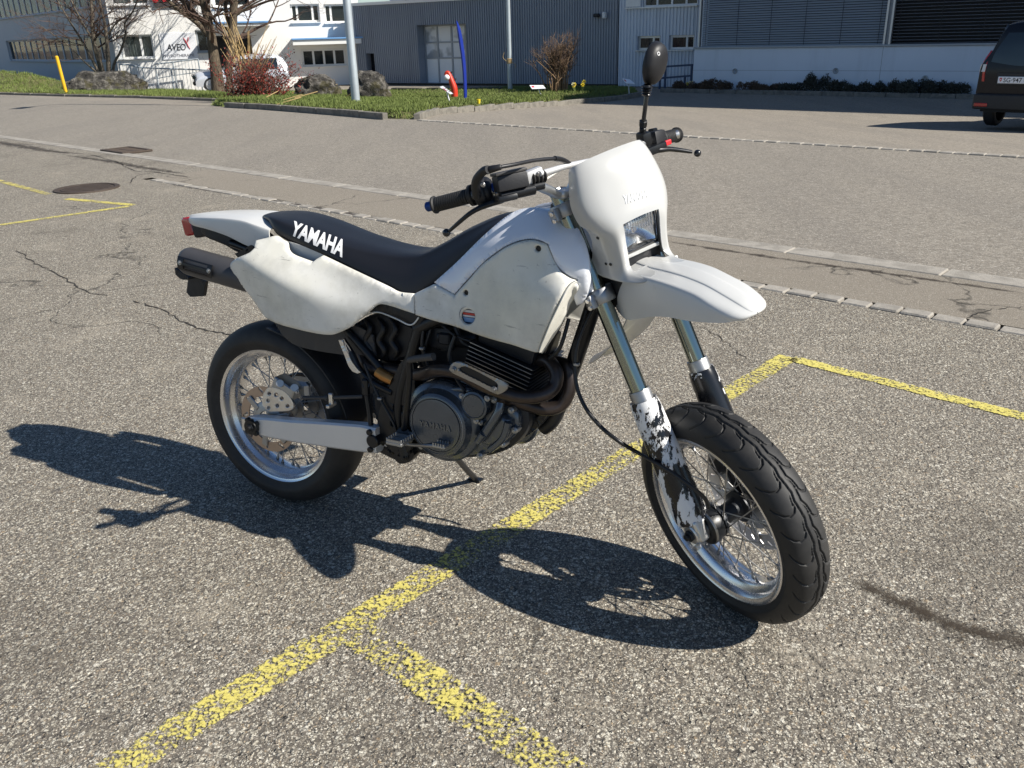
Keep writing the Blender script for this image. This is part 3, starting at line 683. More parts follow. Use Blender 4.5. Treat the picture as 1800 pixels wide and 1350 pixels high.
px_tree('bare_tree', 'bare many stemmed tree rising from behind the long low boulder', 'tree', 190, 160,
    [([(186, 160, .8), (178, 120, .8), (165, 75, .8), (162, 30, .8), (158, -30, .8), (150, -110, .9)], [.12, .11, .085, .07, .055, .02], 14),
     ([(190, 160, .8), (191, 120, .8), (188, 75, .8), (184, 40, .8), (175, 0, .9), (172, -60, 1.)], [.11, .09, .07, .055, .04, .015], 12),
     ([(196, 160, .8), (200, 115, .8), (212, 90, .7), (221, 60, .7), (219, 42, .7), (236, 15, .6), (250, -30, .6)], [.08, .055, .045, .04, .035, .03, .01], 10),
     ([(184, 150, .8), (160, 100, .6), (138, 62, .5), (118, 30, .4), (95, -10, .3)], [.08, .05, .04, .03, .01], 12),
     ([(184, 140, .8), (170, 85, .5), (145, 40, .3), (125, 0, .1), (110, -50, 0)], [.07, .05, .035, .025, .01], 10),
     ([(180, 135, .8), (150, 110, .5), (120, 80, .4), (85, 55, .3), (55, 35, .2)], [.05, .03, .022, .016, .006], 10),
     ([(190, 60, .8), (205, 40, .7), (228, 25, .6), (260, 8, .5)], [.035, .03, .02, .01], 7)], mats=('bark_grey', 'twig'), H=Hw, seed=21, L=1.1, twig_depth=3)
def shrub_brown():
    c = ground(985, 170); c[2] = Hv(c[0], c[1])-.05; root = empty('bare_shrub', c, 'dense bare brown shrub of upright stems on the verge before the grey hall', 'shrub'); rnd = random.Random(3); st = MB(); tw = MB()
    for i in range(46):
        bx = rnd.gauss(0, .17); by = rnd.gauss(0, .12); h = rnd.uniform(.8, 1.45); tx = bx*1.5+rnd.gauss(0, .22)+rnd.choice((0, 0, 0, -.35, .3)); ty = by*2+rnd.gauss(0, .2)
        P = [np.array([bx, by, 0]), np.array([bx*1.1+rnd.gauss(0, .04), by*1.2, h*.35]), np.array([(bx+tx)/2+rnd.gauss(0, .06), (by+ty)/2, h*.7]), np.array([tx, ty, h])]
        st.tube(P, [rnd.uniform(.016, .034), .016, .012, .007], 5, sub=2, cap=False)
        for k in range(5):
            f = rnd.uniform(.35, 1.); j = min(int(f*3), 2); b = P[j]+(P[j+1]-P[j])*(f*3-j); a = rnd.uniform(0, 2*pi); s_ = rnd.uniform(.4, 1.3)
            grow(tw, b, np.array([cos(a)*s_, sin(a)*s_, .9]), rnd.uniform(.2, .42), .008, 2, rnd, up=.2, shrink=.75)
    st.build('stem', 'shrub_stem', root, smooth=0); tw.build('crown', 'shrub_twig', root, smooth=0)
M['shrub_twig'] = plain('shrub_twig', (.135, .085, .052), .85, var=.45, scale=5)
shrub_brown()
def shrub_red():
    c = ground(432, 180); c[2] = Hv(c[0], c[1])-.05; root = empty('red_bush', c, 'sprawling bush with dark red leaves at the corner of the verge', 'bush'); rnd = random.Random(8); st = MB(); lf = MB(); vs = []; fs = []
    k_ = pw(432, 180, 1)
    for i in range(120):
        bx = rnd.uniform(-20, 60)*k_; by = rnd.gauss(0, .3); a = rnd.uniform(0, 2*pi); h = rnd.uniform(.35, 1.05)*(1.1 if bx < 30*k_ else .85)
        tx = bx+rnd.gauss(0, .3)+(.5 if rnd.random() < .3 else 0); ty = by+rnd.gauss(0, .3); P = cr([(bx, by, 0), ((bx+tx)/2+rnd.gauss(0, .05), (by+ty)/2, h*.6), (tx, ty, h)], 3); st.tube(P, [.012, .005], 4, sub=1, cap=False)
        for j in range(3): b = P[rnd.randint(2, len(P)-1)]; grow(st, np.array(b), np.array([rnd.gauss(0, 1), rnd.gauss(0, 1), .8]), .25, .005, 1, rnd)
        for j in range(36):
            b = P[rnd.randint(1, len(P)-1)]+np.array([rnd.gauss(0, .09), rnd.gauss(0, .09), rnd.gauss(0, .09)]); s_ = rnd.uniform(.012, .028); u_ = np.array([rnd.gauss(0, 1) for _ in range(3)]); w_ = np.array([rnd.gauss(0, 1) for _ in range(3)]); u_ /= np.linalg.norm(u_); w_ -= u_*(w_@u_); w_ /= np.linalg.norm(w_)
            if b[2] < .02: continue
            o = len(vs); vs += [b-u_*s_*1.4, b+w_*s_*.8, b+u_*s_*1.4, b-w_*s_*.8]; fs.append((o, o+1, o+2, o+3))
    lf.add(vs, fs); st.build('stem', 'twig', root, smooth=0); lf.build('leaf_mass', 'red_leaf', root, smooth=0)
    c = ground(440, 176); c[2] = Hv(c[0], c[1])-.05; root = empty('reed_clump', c, 'clump of tall dry golden canes rising out of the red bush', 'reeds'); st = MB(); k_ = pw(440, 176, 1)
    for i in range(70):
        g = rnd.random(); b = np.array([rnd.uniform(-8, 16)*k_, rnd.gauss(0, .12), 0]); H_ = rnd.uniform(60, 135)*k_*(.85 if g > .6 else 1); tx = (rnd.uniform(-32, -6) if g < .55 else rnd.uniform(5, 45))*k_
        st.tube([b, b+np.array([tx*.35, rnd.gauss(0, .08), H_*.5]), b+np.array([tx, rnd.gauss(0, .15), H_])], [.013, .011, .006], 5, sub=3, cap=False)
    st.build('cane', 'cane', root, smooth=0)
shrub_red()
def leafy(mb, c, r, h, n, rnd, s_=.02):
    vs = []; fs = []
    for i in range(n):
        a = rnd.uniform(0, 2*pi); q = sqrt(rnd.random()); zz = rnd.random()**.7; p = np.array([c[0]+r*q*cos(a)*sqrt(1-zz*zz*.7), c[1]+r*q*sin(a)*sqrt(1-zz*zz*.7), c[2]+h*zz*(1-.3*q)]); d = np.array([rnd.gauss(0, 1), rnd.gauss(0, 1), rnd.gauss(.8, .6)]); d /= np.linalg.norm(d); w_ = np.cross(d, [rnd.gauss(0, 1), rnd.gauss(0, 1), .1]); w_ /= np.linalg.norm(w_)
        l = s_*rnd.uniform(1, 2.4); o = len(vs); vs += [p, p+d*l*.5+w_*s_*.35, p+d*l, p+d*l*.5-w_*s_*.35]; fs.append((o, o+1, o+2, o+3))
    mb.add(vs, fs)

# ------------------------------------------------------------------ buildings
class Fac:
    """a facade: local x runs left to right along it, local y goes into the building, z up"""
    def __init__(s, A, ang): s.A = np.array(A, float); s.d = np.array([cos(ang), sin(ang), 0]); s.i = np.array([-sin(ang), cos(ang), 0]); s.ang = ang
    def sz(s, u, v, y=0.): p = on_plane(u, v, s.A+s.i*y, s.i)-s.A; return float(p@s.d), float(p[2])
    def root(s, name, label, cat, group=None):
        o = empty(name, s.A, label, cat, group); o.rotation_euler = (0, 0, s.ang); return o
def wall_mb(mb, s0, s1, z0, z1, holes, y=0., dep=.22, profile=None):
    """front skin with openings and their reveals; profile=(period, amp) gives folded cladding"""
    hs = sorted({s0, s1} | {h[i] for h in holes for i in (0, 2)}); hs = [h for h in hs if s0 <= h <= s1]
    for a, b in zip(hs[:-1], hs[1:]):
        inn = sorted([(h[1], h[3]) for h in holes if h[0] <= a+1e-6 and h[2] >= b-1e-6]); z = z0; segs = []
        for q0, q1 in inn:
            if q0 > z: segs.append((z, q0))
            z = max(z, q1)
        if z < z1: segs.append((z, z1))
        for za, zb in segs:
            if profile:
                p, am = profile; k0 = math.floor(a/p); xs = []
                for k in range(k0, math.ceil(b/p)+1):
                    for f, dy in ((0, 0), (.38, 0), (.5, am), (.88, am)): xs.append((k*p+f*p, dy))
                xs = [(min(max(x, a), b), dy) for x, dy in xs if a-.5*p <= x <= b+.5*p]
                for (x0, d0), (x1, d1) in zip(xs[:-1], xs[1:]):
                    if x1-x0 > 1e-6: mb.quad((x0, y-am+d0, za), (x1, y-am+d1, za), (x1, y-am+d1, zb), (x0, y-am+d0, zb))
            else: mb.quad((a, y, za), (b, y, za), (b, y, zb), (a, y, zb))
    for h in holes:
        a, b, c, d = h[:4]; dp = h[4] if len(h) > 4 else dep; yf = y-(profile[1] if profile else 0)
        mb.quad((a, yf, b), (a, y+dp, b), (a, y+dp, d), (a, yf, d)); mb.quad((c, yf, d), (c, y+dp, d), (c, y+dp, b), (c, yf, b))
        mb.quad((a, yf, d), (a, y+dp, d), (c, y+dp, d), (c, yf, d)); mb.quad((a, yf, b), (c, yf, b), (c, y+dp, b), (a, y+dp, b))
def shell(mb, s0, s1, z0, z1, y0, y1):
    """sides, back and roof of a block"""
    mb.quad((s0, y0, z0), (s0, y0, z1), (s0, y1, z1), (s0, y1, z0)); mb.quad((s1, y0, z0), (s1, y1, z0), (s1, y1, z1), (s1, y0, z1))
    mb.quad((s0, y1, z0), (s0, y1, z1), (s1, y1, z1), (s1, y1, z0)); mb.quad((s0, y0, z1), (s1, y0, z1), (s1, y1, z1), (s0, y1, z1))
def window(root, a, b, c, d, y, mull=(), fr=.05, mat='frame_white', glass='glass_win', trans=(), sill=True, curtain=False, label=None):
    m = MB(); e = .003
    for x in (a+fr/2+e, c-fr/2-e): m.box((x, y, (b+d)/2), (fr, .06, d-b-2*e))
    for z in (b+fr/2+e, d-fr/2-e): m.box(((a+c)/2, y, z), (c-a-2*fr-2*e, .058, fr))
    for x, w in mull: m.box((x, y, (b+d)/2), (w, .056, d-b-2*fr-2*e))
    for z in trans: m.box(((a+c)/2, y, z), (c-a-2*fr-2*e, .05, fr*.8))
    if sill: m.box(((a+c)/2, y-.12, b-.02), (c-a+.06, .22, .035), bev=.005)
    w = m.build('window', mat, root, smooth=0); g = MB(); g.box(((a+c)/2, y+.004, (b+d)/2), (c-a-2*fr, .008, d-b-2*fr)); g.build('pane', glass, w, smooth=0)
    if curtain: q = MB(); n = 40; vs = []; [vs.extend([(a+(c-a)*i/n, y+.12+.03*sin(i*1.9), b), (a+(c-a)*i/n, y+.12+.03*sin(i*1.9), d)]) for i in range(n+1)]; q.add(vs, [(2*i, 2*i+2, 2*i+3, 2*i+1) for i in range(n)]); q.build('curtain', 'curtain', w)
    else:
        q = MB(); q.quad((a, y+.5, b-.2), (c, y+.5, b-.2), (c, y+.5, d+.1), (a, y+.5, d+.1)); q.build('interior', 'dark_room', w, smooth=0)
    return w
def rect(F, u0, v0, u1, v1, y=0.):
    a, d = F.sz(u0, v0, y); a2, b = F.sz(u0, v1, y); c, d2 = F.sz(u1, v0, y); c2, b2 = F.sz(u1, v1, y); return ((a+a2)/2, (b+b2)/2, (c+c2)/2, (d+d2)/2)

# --- grey corrugated hall
gA1, gA2 = ground(700, 148.7), ground(1046, 150.8)
angG = atan2(gA2[1]-gA1[1], gA2[0]-gA1[0]); FG = Fac(gA1, angG)
def hall():
    root = FG.root('industrial_hall', 'low dark grey hall clad in vertical corrugated sheet with a glazed sectional door', 'building')
    sL = FG.sz(628, 100)[0]; sR = FG.sz(1086, 100)[0]; top = FG.sz(700, 6.2)[1]; dr = rect(FG, 736, 43, 813, 148); dr = (dr[0], .06, dr[2]+.25, dr[3], .55); sd_ = rect(FG, 646, 94, 660, 134); sd_ = (sd_[0], .06, sd_[2], sd_[3], .3)
    m = MB(); wall_mb(m, sL, sR, .06, top, [dr, sd_], 0, .3, (.105, .035)); shell(m, sL, sR, .06, top, .001, 14); m.build('cladding', 'cladding', root, smooth=0)
    m = MB(); m.box(((sL+sR)/2, .12, -.1), (sR-sL-.02, .2, .3)); m.build('plinth', 'timber_dark', root, smooth=0)
    m = MB(); m.box(((sL+sR)/2, -.03, top+.05), (sR-sL+.1, .12, .11)); m.build('roof_edge', 'frame_white', root, smooth=0)
    d = MB(); a, b, c, e = dr[:4]; y = .5; w = (c-a)
    d.box(((a+c)/2, y, b+.5*(e-b)*.42), (w-.02, .05, (e-b)*.42)); dp = d.build('door', 'door_panel', root, smooth=0)
    g = MB(); g.box(((a+c)/2, y, b+(e-b)*.71), (w-.02, .04, (e-b)*.57)); g.build('pane', 'glass_bright', dp, smooth=0)
    g = MB()
    for f in (.01, .27, .56, .84, .985): g.box((a+w*f, y-.03, (b+e)/2), (.07, .05, e-b-.02))
    for f in (.43, .7, .985): g.box(((a+c)/2, y-.031, b+(e-b)*f), (w-.03, .045, .06))
    g.build('door_frame', 'frame_grey', dp, smooth=0)
    d = MB(); d.box(((sd_[0]+sd_[2])/2, .28, (sd_[1]+sd_[3])/2), (sd_[2]-sd_[0], .04, sd_[3]-sd_[1])); d.build('door', 'car_black', root, smooth=0)
    for u, w_, mt in ((1052, .2, 'car_plastic'), (1066, .12, 'frame_white')):
        s_, z_ = FG.sz(u, 27); m = MB(); m.box((s_, -.16, z_), (w_, .2, .12 if w_ > .15 else .22), bev=.03); m.box((s_, -.07, z_+.02), (.05, .12, .05)); m.build('camera_unit' if w_ > .15 else 'wall_lamp', mt, root)
hall()
# something pale behind and above the hall roof
FB = Fac(gA1+FG.i*16+FG.d*-1, angG)
def back_block():
    root = FB.root('office_block', 'pale office block rising behind the grey hall', 'building'); a, b = -12., 22.
    m = MB(); wall_mb(m, a, b, 0, 8, [(a+1+3*i, 3.9, a+3.4+3*i, 5.2) for i in range(11)], 0, .2); shell(m, a, b, 0, 8, .001, 10); m.build('wall', 'cladding_light', root, smooth=0)
    for i in range(11): window(root, a+1+3*i, 3.9, a+3.4+3*i, 5.2, .12, [(a+2.2+3*i, .05)], .06)
back_block()
# --- pale cladding link and the wall with blinds
w1, w2 = ground(1218, 159.5), ground(1545, 166); angW = atan2(w2[1]-w1[1], w2[0]-w1[0]); FW = Fac(w1, angW)
FL = Fac(ground(1087, 151.5), (angW+angG)/2)
def link():
    root = FL.root('link_building', 'pale corrugated link between the grey hall and the wall with blinds', 'building')
    sR = FL.sz(1226, 60)[0]+1.6; top = 5.5; h1 = rect(FL, 1121, 63, 1161, 88); h2 = rect(FL, 1177, 61.5, 1221, 87); h3 = rect(FL, 1131, -40, 1228, 11)
    m = MB(); wall_mb(m, 0, sR, 0, top, [h1, h2, h3], 0, .16, (.125, .035)); shell(m, 0, sR, 0, top, .001, 9); m.build('cladding', 'cladding_light', root, smooth=0)
    m = MB(); m.box((sR/2, .05, -.12), (sR, .14, .24)); m.build('plinth', 'timber_dark', root, smooth=0)
    window(root, *h1, .1, [(h1[0]+.66*(h1[2]-h1[0]), .07)], .07, 'alu_dull'); window(root, *h2, .1, [(h2[0]+.66*(h2[2]-h2[0]), .07)], .07, 'frame_white')
    w = h3[2]-h3[0]; window(root, *h3, .1, [(h3[0]+w*f, .07) for f in (.25, .52, .78)], .06, 'frame_white')
    m = MB(); q = rect(FL, 1102, -30, 1128, 12); m.box(((q[0]+q[2])/2, -.05, (q[1]+q[3])/2), (q[2]-q[0], .03, q[3]-q[1]), bev=.01); m.box(((q[0]+h3[2])/2, -.07, q[1]-.04), (h3[2]-q[0], .1, .04)); m.build('panel', 'frame_white', root, smooth=0)
link()
def blind_building():
    root = FW.root('blind_building', 'long building with grey slatted blinds above a plain white wall tinted blue for its shade', 'building')
    zl = FW.sz(1400, 82)[1]; s0 = FW.sz(1219, 120)[0]; s1 = 45.; top = 5.3; sm = 14.; wt = 13.
    m = MB(); wall_mb(m, s0, s1, -.3, zl-.03, [], 0); shell(m, s0, s1, -.3, zl-.03, .001, 12); m.build('wall', 'wall_shade_blue', root, smooth=0)
    m = MB(); m.box(((s0+s1)/2, .02, zl), (s1-s0+.04, .14, .055), bev=.008); m.build('ledge', 'frame_grey', root, smooth=0)
    m = MB(); m.box(((s0+s1)/2+.1, 6.2, (zl+top)/2+.03), (s1-s0-.2, 11.5, top-zl-.02)); m.build('facade', 'dark_room', root, smooth=0)
    m = MB(); m.box(((s0+sm)/2, 6.05, (top+8.8)/2), (sm-s0-.01, 12.1, 8.8-top-.01)); m.box(((sm+s1)/2, 6.05, (top+wt)/2), (s1-sm, 12.1, wt-top-.01)); m.build('upper_wall', 'wall_shade_blue', root, smooth=0)
    m = MB(); m.box(((sm+s1)/2, 5.8, wt+.15), (s1-sm+.6, 12.6, .3)); m.box(((sm+s0)/2-.3, 5.8, 8.95), (sm-s0, 12.6, .3)); m.build('roof', 'frame_grey', root, smooth=0)
    c0, c1, e0, e1 = FW.sz(1230, 60)[0], FW.sz(1553, 60)[0], FW.sz(1566, 60)[0], FW.sz(2000, 60)[0]
    m = MB()
    for x in (c0-.05, c1+.02, e0-.03, e1+.05): m.box((x, .1, (zl+top)/2), (.05, .12, top-zl-.03)); m.mark()
    m.build_each('guide_rail', 'alu_dull', root, smooth=0)
    m = MB(); m.box(((c1+e0)/2, .18, (zl+top)/2), (e0-c1-.06, .1, top-zl-.04)); m.build('column', 'frame_grey', root, smooth=0)
    for a, b, gap, tilt, mt in ((c0, c1, .066, 48, 'blind'), (e0, e1, .082, 12, 'blind_dark')):
        m = MB(); z = zl+.05; R = np.array([[1, 0, 0], [0, cos(radians(tilt)), -sin(radians(tilt))], [0, sin(radians(tilt)), cos(radians(tilt))]]); nn = 0
        while z < top-.05: m.box(((a+b)/2, .13, z), (b-a-.04, .068, .003), R); z += gap; nn += 1
        bl = m.build('blind', mt, root, smooth=0); m = MB(); k = 6
        for i in range(k): x = a+(b-a)*(i+.15)/(k-.7); m.box((x, .09, (zl+top)/2), (.012, .006, top-zl-.1)); 
        m.build('ladder_tape', 'letter_dark', bl, smooth=0)
    for u, v in ((1292, 125), (1469, 124.5), (1626, 138)):
        s_, z_ = FW.sz(u, v); m = MB(); m.lathe([(.001, .0), (.045, .0), (.05, .02), (.075, .025), (.085, .01), (.085, 0)], (s_, 0, z_), (0, -1, 0), 20); m.build('vent_cap', 'frame_grey' if u < 1600 else 'galv', root)
    m = MB(); s_ = FW.sz(1548, 120)[0]; m.box((s_, -.001, zl/2-.1), (.012, .004, zl+.2)); m.box(((s0+s1)/2, -.001, FW.sz(1400, 124)[1]), (s1-s0, .003, .01)); m.build('wall_joint', 'frame_grey', root, smooth=0)
blind_building()
def ramp_rail():
    F = Fac(w1+FW.i*.8, angW); root = F.root('ramp_rail', 'dark blue steel handrail of a ramp left of the plain white wall', 'railing'); m = MB()
    P = {k: F.sz(*k) for k in ((1170, 117), (1218, 114), (1155, 138), (1216, 133))}
    def bar(p, q, r=.03): m.box(((p[0]+q[0])/2, 0, (p[1]+q[1])/2), (hypot(q[0]-p[0], q[1]-p[1]), .05, r*2), np.array([[cos(a), 0, -sin(a)], [0, 1, 0], [sin(a), 0, cos(a)]]).T if False else np.array([[(q[0]-p[0])/hypot(q[0]-p[0], q[1]-p[1]), 0, -(q[1]-p[1])/hypot(q[0]-p[0], q[1]-p[1])], [0, 1, 0], [(q[1]-p[1])/hypot(q[0]-p[0], q[1]-p[1]), 0, (q[0]-p[0])/hypot(q[0]-p[0], q[1]-p[1])]]))
    bar(P[(1170, 117)], P[(1218, 114)]); bar(P[(1155, 138)], P[(1216, 133)]); m.build('rail', 'blue_steel', root, smooth=0); m = MB()
    for u, v in ((1170, 117), (1216, 114), (1160, 138), (1204, 134)): s_, z_ = F.sz(u, v); m.box((s_, .004, z_/2-.15), (.06, .045, z_+.3)); m.mark()
    m.build_each('post', 'blue_steel', root, smooth=0)
ramp_rail()
# planting bed along the wall
def bed():
    rnd = random.Random(12); mb = MB(); s1 = FW.sz(1740, 160)[0]
    kb = MB(); o = [w1-FW.i*.05+FW.d*-.8, w1-FW.i*.05+FW.d*(s1+2), w1-FW.i*.62+FW.d*(s1+2), w1-FW.i*.62+FW.d*-.8]
    for q in o: q[2] = gz(q[0], q[1])+.05
    kb.add(o, [(0, 1, 2, 3)]); tag(kb.build('planting_bed', 'soil_grass', smooth=0), kind='structure')
    kerb('kerb', [w1-FW.i*.66+FW.d*-.8, w1-FW.i*.66+FW.d*(s1+2)], .1, .1, 'kerb_old', .9)
    specs = [(1206, .22, .3, 1), (1232, .26, .3, 1), (1262, .28, .42, 1), (1290, .28, .34, 1), (1322, .3, .32, 1), (1362, .3, .3, 1), (1400, .26, .3, 0), (1436, .34, .62, 0), (1476, .24, .5, 0), (1510, .22, .3, 0), (1545, .3, .38, 0), (1580, .36, .4, 0), (1620, .34, .46, 0), (1655, .3, .4, 0), (1690, .3, .36, 0)]
    names = ['brownish heath tuft at the left end of the bed', 'low brown heath tuft, second from the left end of the bed', 'taller brown heath tuft below the gap left of the first wall vent', 'brown heath tuft just below the first wall vent', 'brown heath tuft right of the first wall vent', 'low brown heath tuft midway between the first two wall vents', 'dark green tuft left of the tallest shrub in the bed', 'tallest grey green shrub of the bed along the wall', 'narrow grey green shrub just below the second wall vent', 'low dark tuft right of the second wall vent', 'dark green spreading shrub by the wall joint', 'dark green shrub right of the wall joint', 'dark shrub below the third wall vent', 'dark shrub between the third wall vent and the van', 'dark shrub beside the black van']
    for (u, r, h, br), nm in zip(specs, names):
        s_, _ = FW.sz(u, 160); p = w1+FW.d*s_-FW.i*(.32+rnd.uniform(-.06, .06)); p[2] = gz(p[0], p[1])+.05; m = MB(); [leafy(m, (rnd.uniform(-1, 1)*r, rnd.uniform(-.3, .3)*r, 0), r*rnd.uniform(.5, .8), h*rnd.uniform(.55, 1.), int(330*r/.3), rnd, .03 if br else .034) for _ in range(6)]
        o = m.build('heath_shrub', 'heath_brown' if br else 'heath', smooth=0); o.location = p; tag(o, nm, 'shrub', 'shrubs in the bed along the wall')
bed()

# --- white building with the practice sign
az = lambda u: atan2(ray(u, 60)[1], ray(u, 60)[0])
FA = Fac(ground(594, 148.5), radians(13))
sC = FA.sz(196, 60)[0]
corner = FA.A+FA.d*sC; FV = Fac(corner, az(-520)+pi); 
def white_building():
    root = FA.root('white_building', 'white rendered two storey building with a practice sign and dark windows', 'building')
    sR = FA.sz(634, 60)[0]; sM = FA.sz(511, 60)[0]; top = 8.5
    H = [rect(FA, 206, 61, 270, 103), rect(FA, 511, 7, 562, 39), rect(FA, 570, 7, 622, 40), rect(FA, 531, 86, 608, 116), rect(FA, 345, 53, 366, 92), rect(FA, 190, -40, 258, 9), rect(FA, 372, -40, 436, 12)]
    dr = rect(FA, 380, 62, 446, 147); dr = (dr[0], dr[1], dr[2], dr[3], .9)
    m = MB(); wall_mb(m, sC, sR, -.4, top, H+[dr], 0, .2); shell(m, sC, sR, -.4, top, .001, 11); m.build('wall', 'render_white', root, smooth=0)
    def W(h, fr, **k): w = h[2]-h[0]; window(root, *h, .14, [(h[0]+w*f, .09) for f in fr], .07, **k)
    W(H[0], (.12, .66), curtain=True); W(H[1], (.22, .75)); W(H[2], (.22, .75)); W(H[3], (.26, .5, .74)); W(H[4], (), mat='frame_grey'); W(H[5], (.55,), curtain=True); W(H[6], (.5,))
    m = MB(); m.box(((dr[0]+dr[2])/2, .86, (dr[1]+dr[3])/2), (dr[2]-dr[0], .05, dr[3]-dr[1])); m.build('entrance', 'dark_room', root, smooth=0)
    for a, b, v0, v1 in ((376, 474, 39, 46), (514, 648, 67, 78)):
        q = rect(FA, a, v0, b, v1, -.9); m = MB(); zt, zb = q[3], q[1]
        m.box(((q[0]+q[2])/2, -.45, (zt+zb)/2-.02), (q[2]-q[0], .88, zt-zb-.04), bev=.01); cp = m.build('canopy', 'frame_white', root, smooth=0)
        m = MB(); m.box(((q[0]+q[2])/2, -.47, zt+.0), (q[2]-q[0]+.04, .96, .06)); m.build('flashing', 'canopy_blue', cp, smooth=0)
    # annex under the right canopy
    q = rect(FA, 634, 80, 647, 148); m = MB(); m.box(((q[0]+q[2])/2+.02, 1.5, q[3]/2), (q[2]-q[0], 3, q[3]+.02)); m.build('annex', 'render_white', root, smooth=0)
    # practice sign
    q = rect(FA, 283, 58, 346, 104); m = MB(); m.box(((q[0]+q[2])/2, -.02, (q[1]+q[3])/2), (q[2]-q[0], .03, q[3]-q[1])); sg = m.build('sign', 'sign_white', root, smooth=0)
    def put(txt, u0, v0, u1, v1, mat, bold=0, shear=0):
        r = rect(FA, u0, v0, u1, v1); vs, fs, ex = text_mb(txt, 1, shear, bold); k = MB(); sx, sz_ = (r[2]-r[0])/ex[0], (r[3]-r[1])/ex[1]
        k.add([((r[0]+r[2])/2+v[0]*sx, -.045, (r[1]+r[3])/2+v[1]*sz_) for v in vs], fs); k.build('lettering', mat, sg, smooth=0)
    put('AVEO', 293, 77, 327, 89, 'letter_dark', .01, .15); put('PHYSIOTHERAPIE', 287, 95, 342, 100, 'letter_grey', .004)
    m = MB(); L = lambda *pts: [(lambda p: (p[0], -.05, p[1]))(FA.sz(*p)) for p in pts]
    for pts in (L((322.5, 67), (326, 71.5), (328, 75)), L((334.5, 86), (331, 81), (328.5, 76), (325, 73.5)), L((328.5, 75), (330.5, 71), (331, 65))): m.tube(pts, [.008, .020, .008], 6)
    m.build('emblem', 'logo_red', sg)
    q = rect(FA, 268, -30, 344, 11.5); m = MB(); m.box(((q[0]+q[2])/2, -.05, (q[1]+q[3])/2), (q[2]-q[0], .08, q[3]-q[1])); sg2 = m.build('sign', 'sign_dark', root, smooth=0)
    m = MB(); s_, z_ = FA.sz(273, -2); m.lathe([(.001, 0), (.15, 0), (.15, .03), (.001, .03)], (s_, -.09, z_), (0, -1, 0), 7); s_, z_ = FA.sz(290, -2); m.lathe([(.001, 0), (.13, 0), (.13, .03), (.001, .03)], (s_, -.09, z_), (0, -1, 0), 6); m.build('emblem', 'logo_red', sg2, smooth=0)
    m = MB()
    for i, (u0, u1, v) in enumerate(((308, 320, 4), (321, 338, 1), (310, 328, 7), (294, 304, 2))): p, r = FA.sz(u0, v), FA.sz(u1, v-2); m.box(((p[0]+r[0])/2, -.095, (p[1]+r[1])/2), (r[0]-p[0], .01, .03))
    m.build('print', 'sign_white', sg2, smooth=0)
white_building()
def wing():
    root = FV.root('building_wing', 'shaded wing of the white building with long bands of windows', 'building')
    top = 8.5; s0 = -34.; lo = rect(FV, 14, 71, 184, 105); lo = (FV.sz(14, 90)[0], FV.sz(60, 107)[1], -.9, FV.sz(60, 69)[1]); hi_z = FV.sz(60, 26)[1]
    h = [lo, (lo[0]-6, hi_z, -.5, hi_z+1.6)]
    m = MB(); wall_mb(m, s0, 0, -.6, top, h, 0, .2); shell(m, s0, 0, -.6, top, .001, 9); m.build('wall', 'wing_render', root, smooth=0)
    for q, n in ((h[0], 15), (h[1], 21)):
        w = q[2]-q[0]; window(root, *q, .14, [(q[0]+w*i/n, .14 if i % 3 == 0 else .08) for i in range(1, n)], .07, 'wing_render', trans=())
    return
wing()
p = ground(-5, 140); m = MB(); a = on_plane(3, 60, p, (0, 1, 0)); m.box((0, 0, (a[2]-p[2])/2), (.9, .5, a[2]-p[2]), bev=.02); o = m.build('concrete_pillar', 'concrete'); o.location = (on_plane(-16, 120, p, (0, 1, 0))[0], p[1], p[2]); tag(o, 'pale concrete pillar at the far left edge', 'pillar')
def railing():
    F = Fac(FA.A-FA.i*1.3, FA.ang); 
    for name, pts, lab in (('railing', [(209, 113, 150), (228, 114, 152), (250, 119, 156), (300, 121, 160), (366, 123, 163)], 'grey metal ramp railing with thin bars, the front one beside the silver car'), ('railing', [(268, 113.5, 140), (300, 110, 134), (345, 104, 128)], 'rear ramp railing sloping up towards the entrance of the white building')):
        root = F.root(name, lab, 'railing', 'ramp railings'); m = MB(); P = [F.sz(u, v) for u, v, _ in pts]; Q = [F.sz(u, b) for u, _, b in pts]; yy = 0 if pts[0][0] < 250 else .7
        m.tube([(s_, yy, z_) for s_, z_ in P], .028, 8, sub=1); m.tube([(s_, yy, z_) for s_, z_ in Q], .018, 6, sub=1); m.build('handrail', 'galv', root); b = MB(); x = P[0][0]
        while x < P[-1][0]:
            za = np.interp(x, [p[0] for p in P], [p[1] for p in P]); zb = np.interp(x, [p[0] for p in Q], [p[1] for p in Q]); b.cyl((x, yy, zb), (x, yy, za), .010, 5, bev=0); x += .13
        b.build('baluster', 'galv', root, smooth=0); b = MB()
        for i in range(len(P)): b.cyl((P[i][0], yy, min(Q[i][1]-.3, -.3)), (P[i][0], yy, P[i][1]), .028, 8); b.mark()
        b.build_each('post', 'galv', root)
railing()

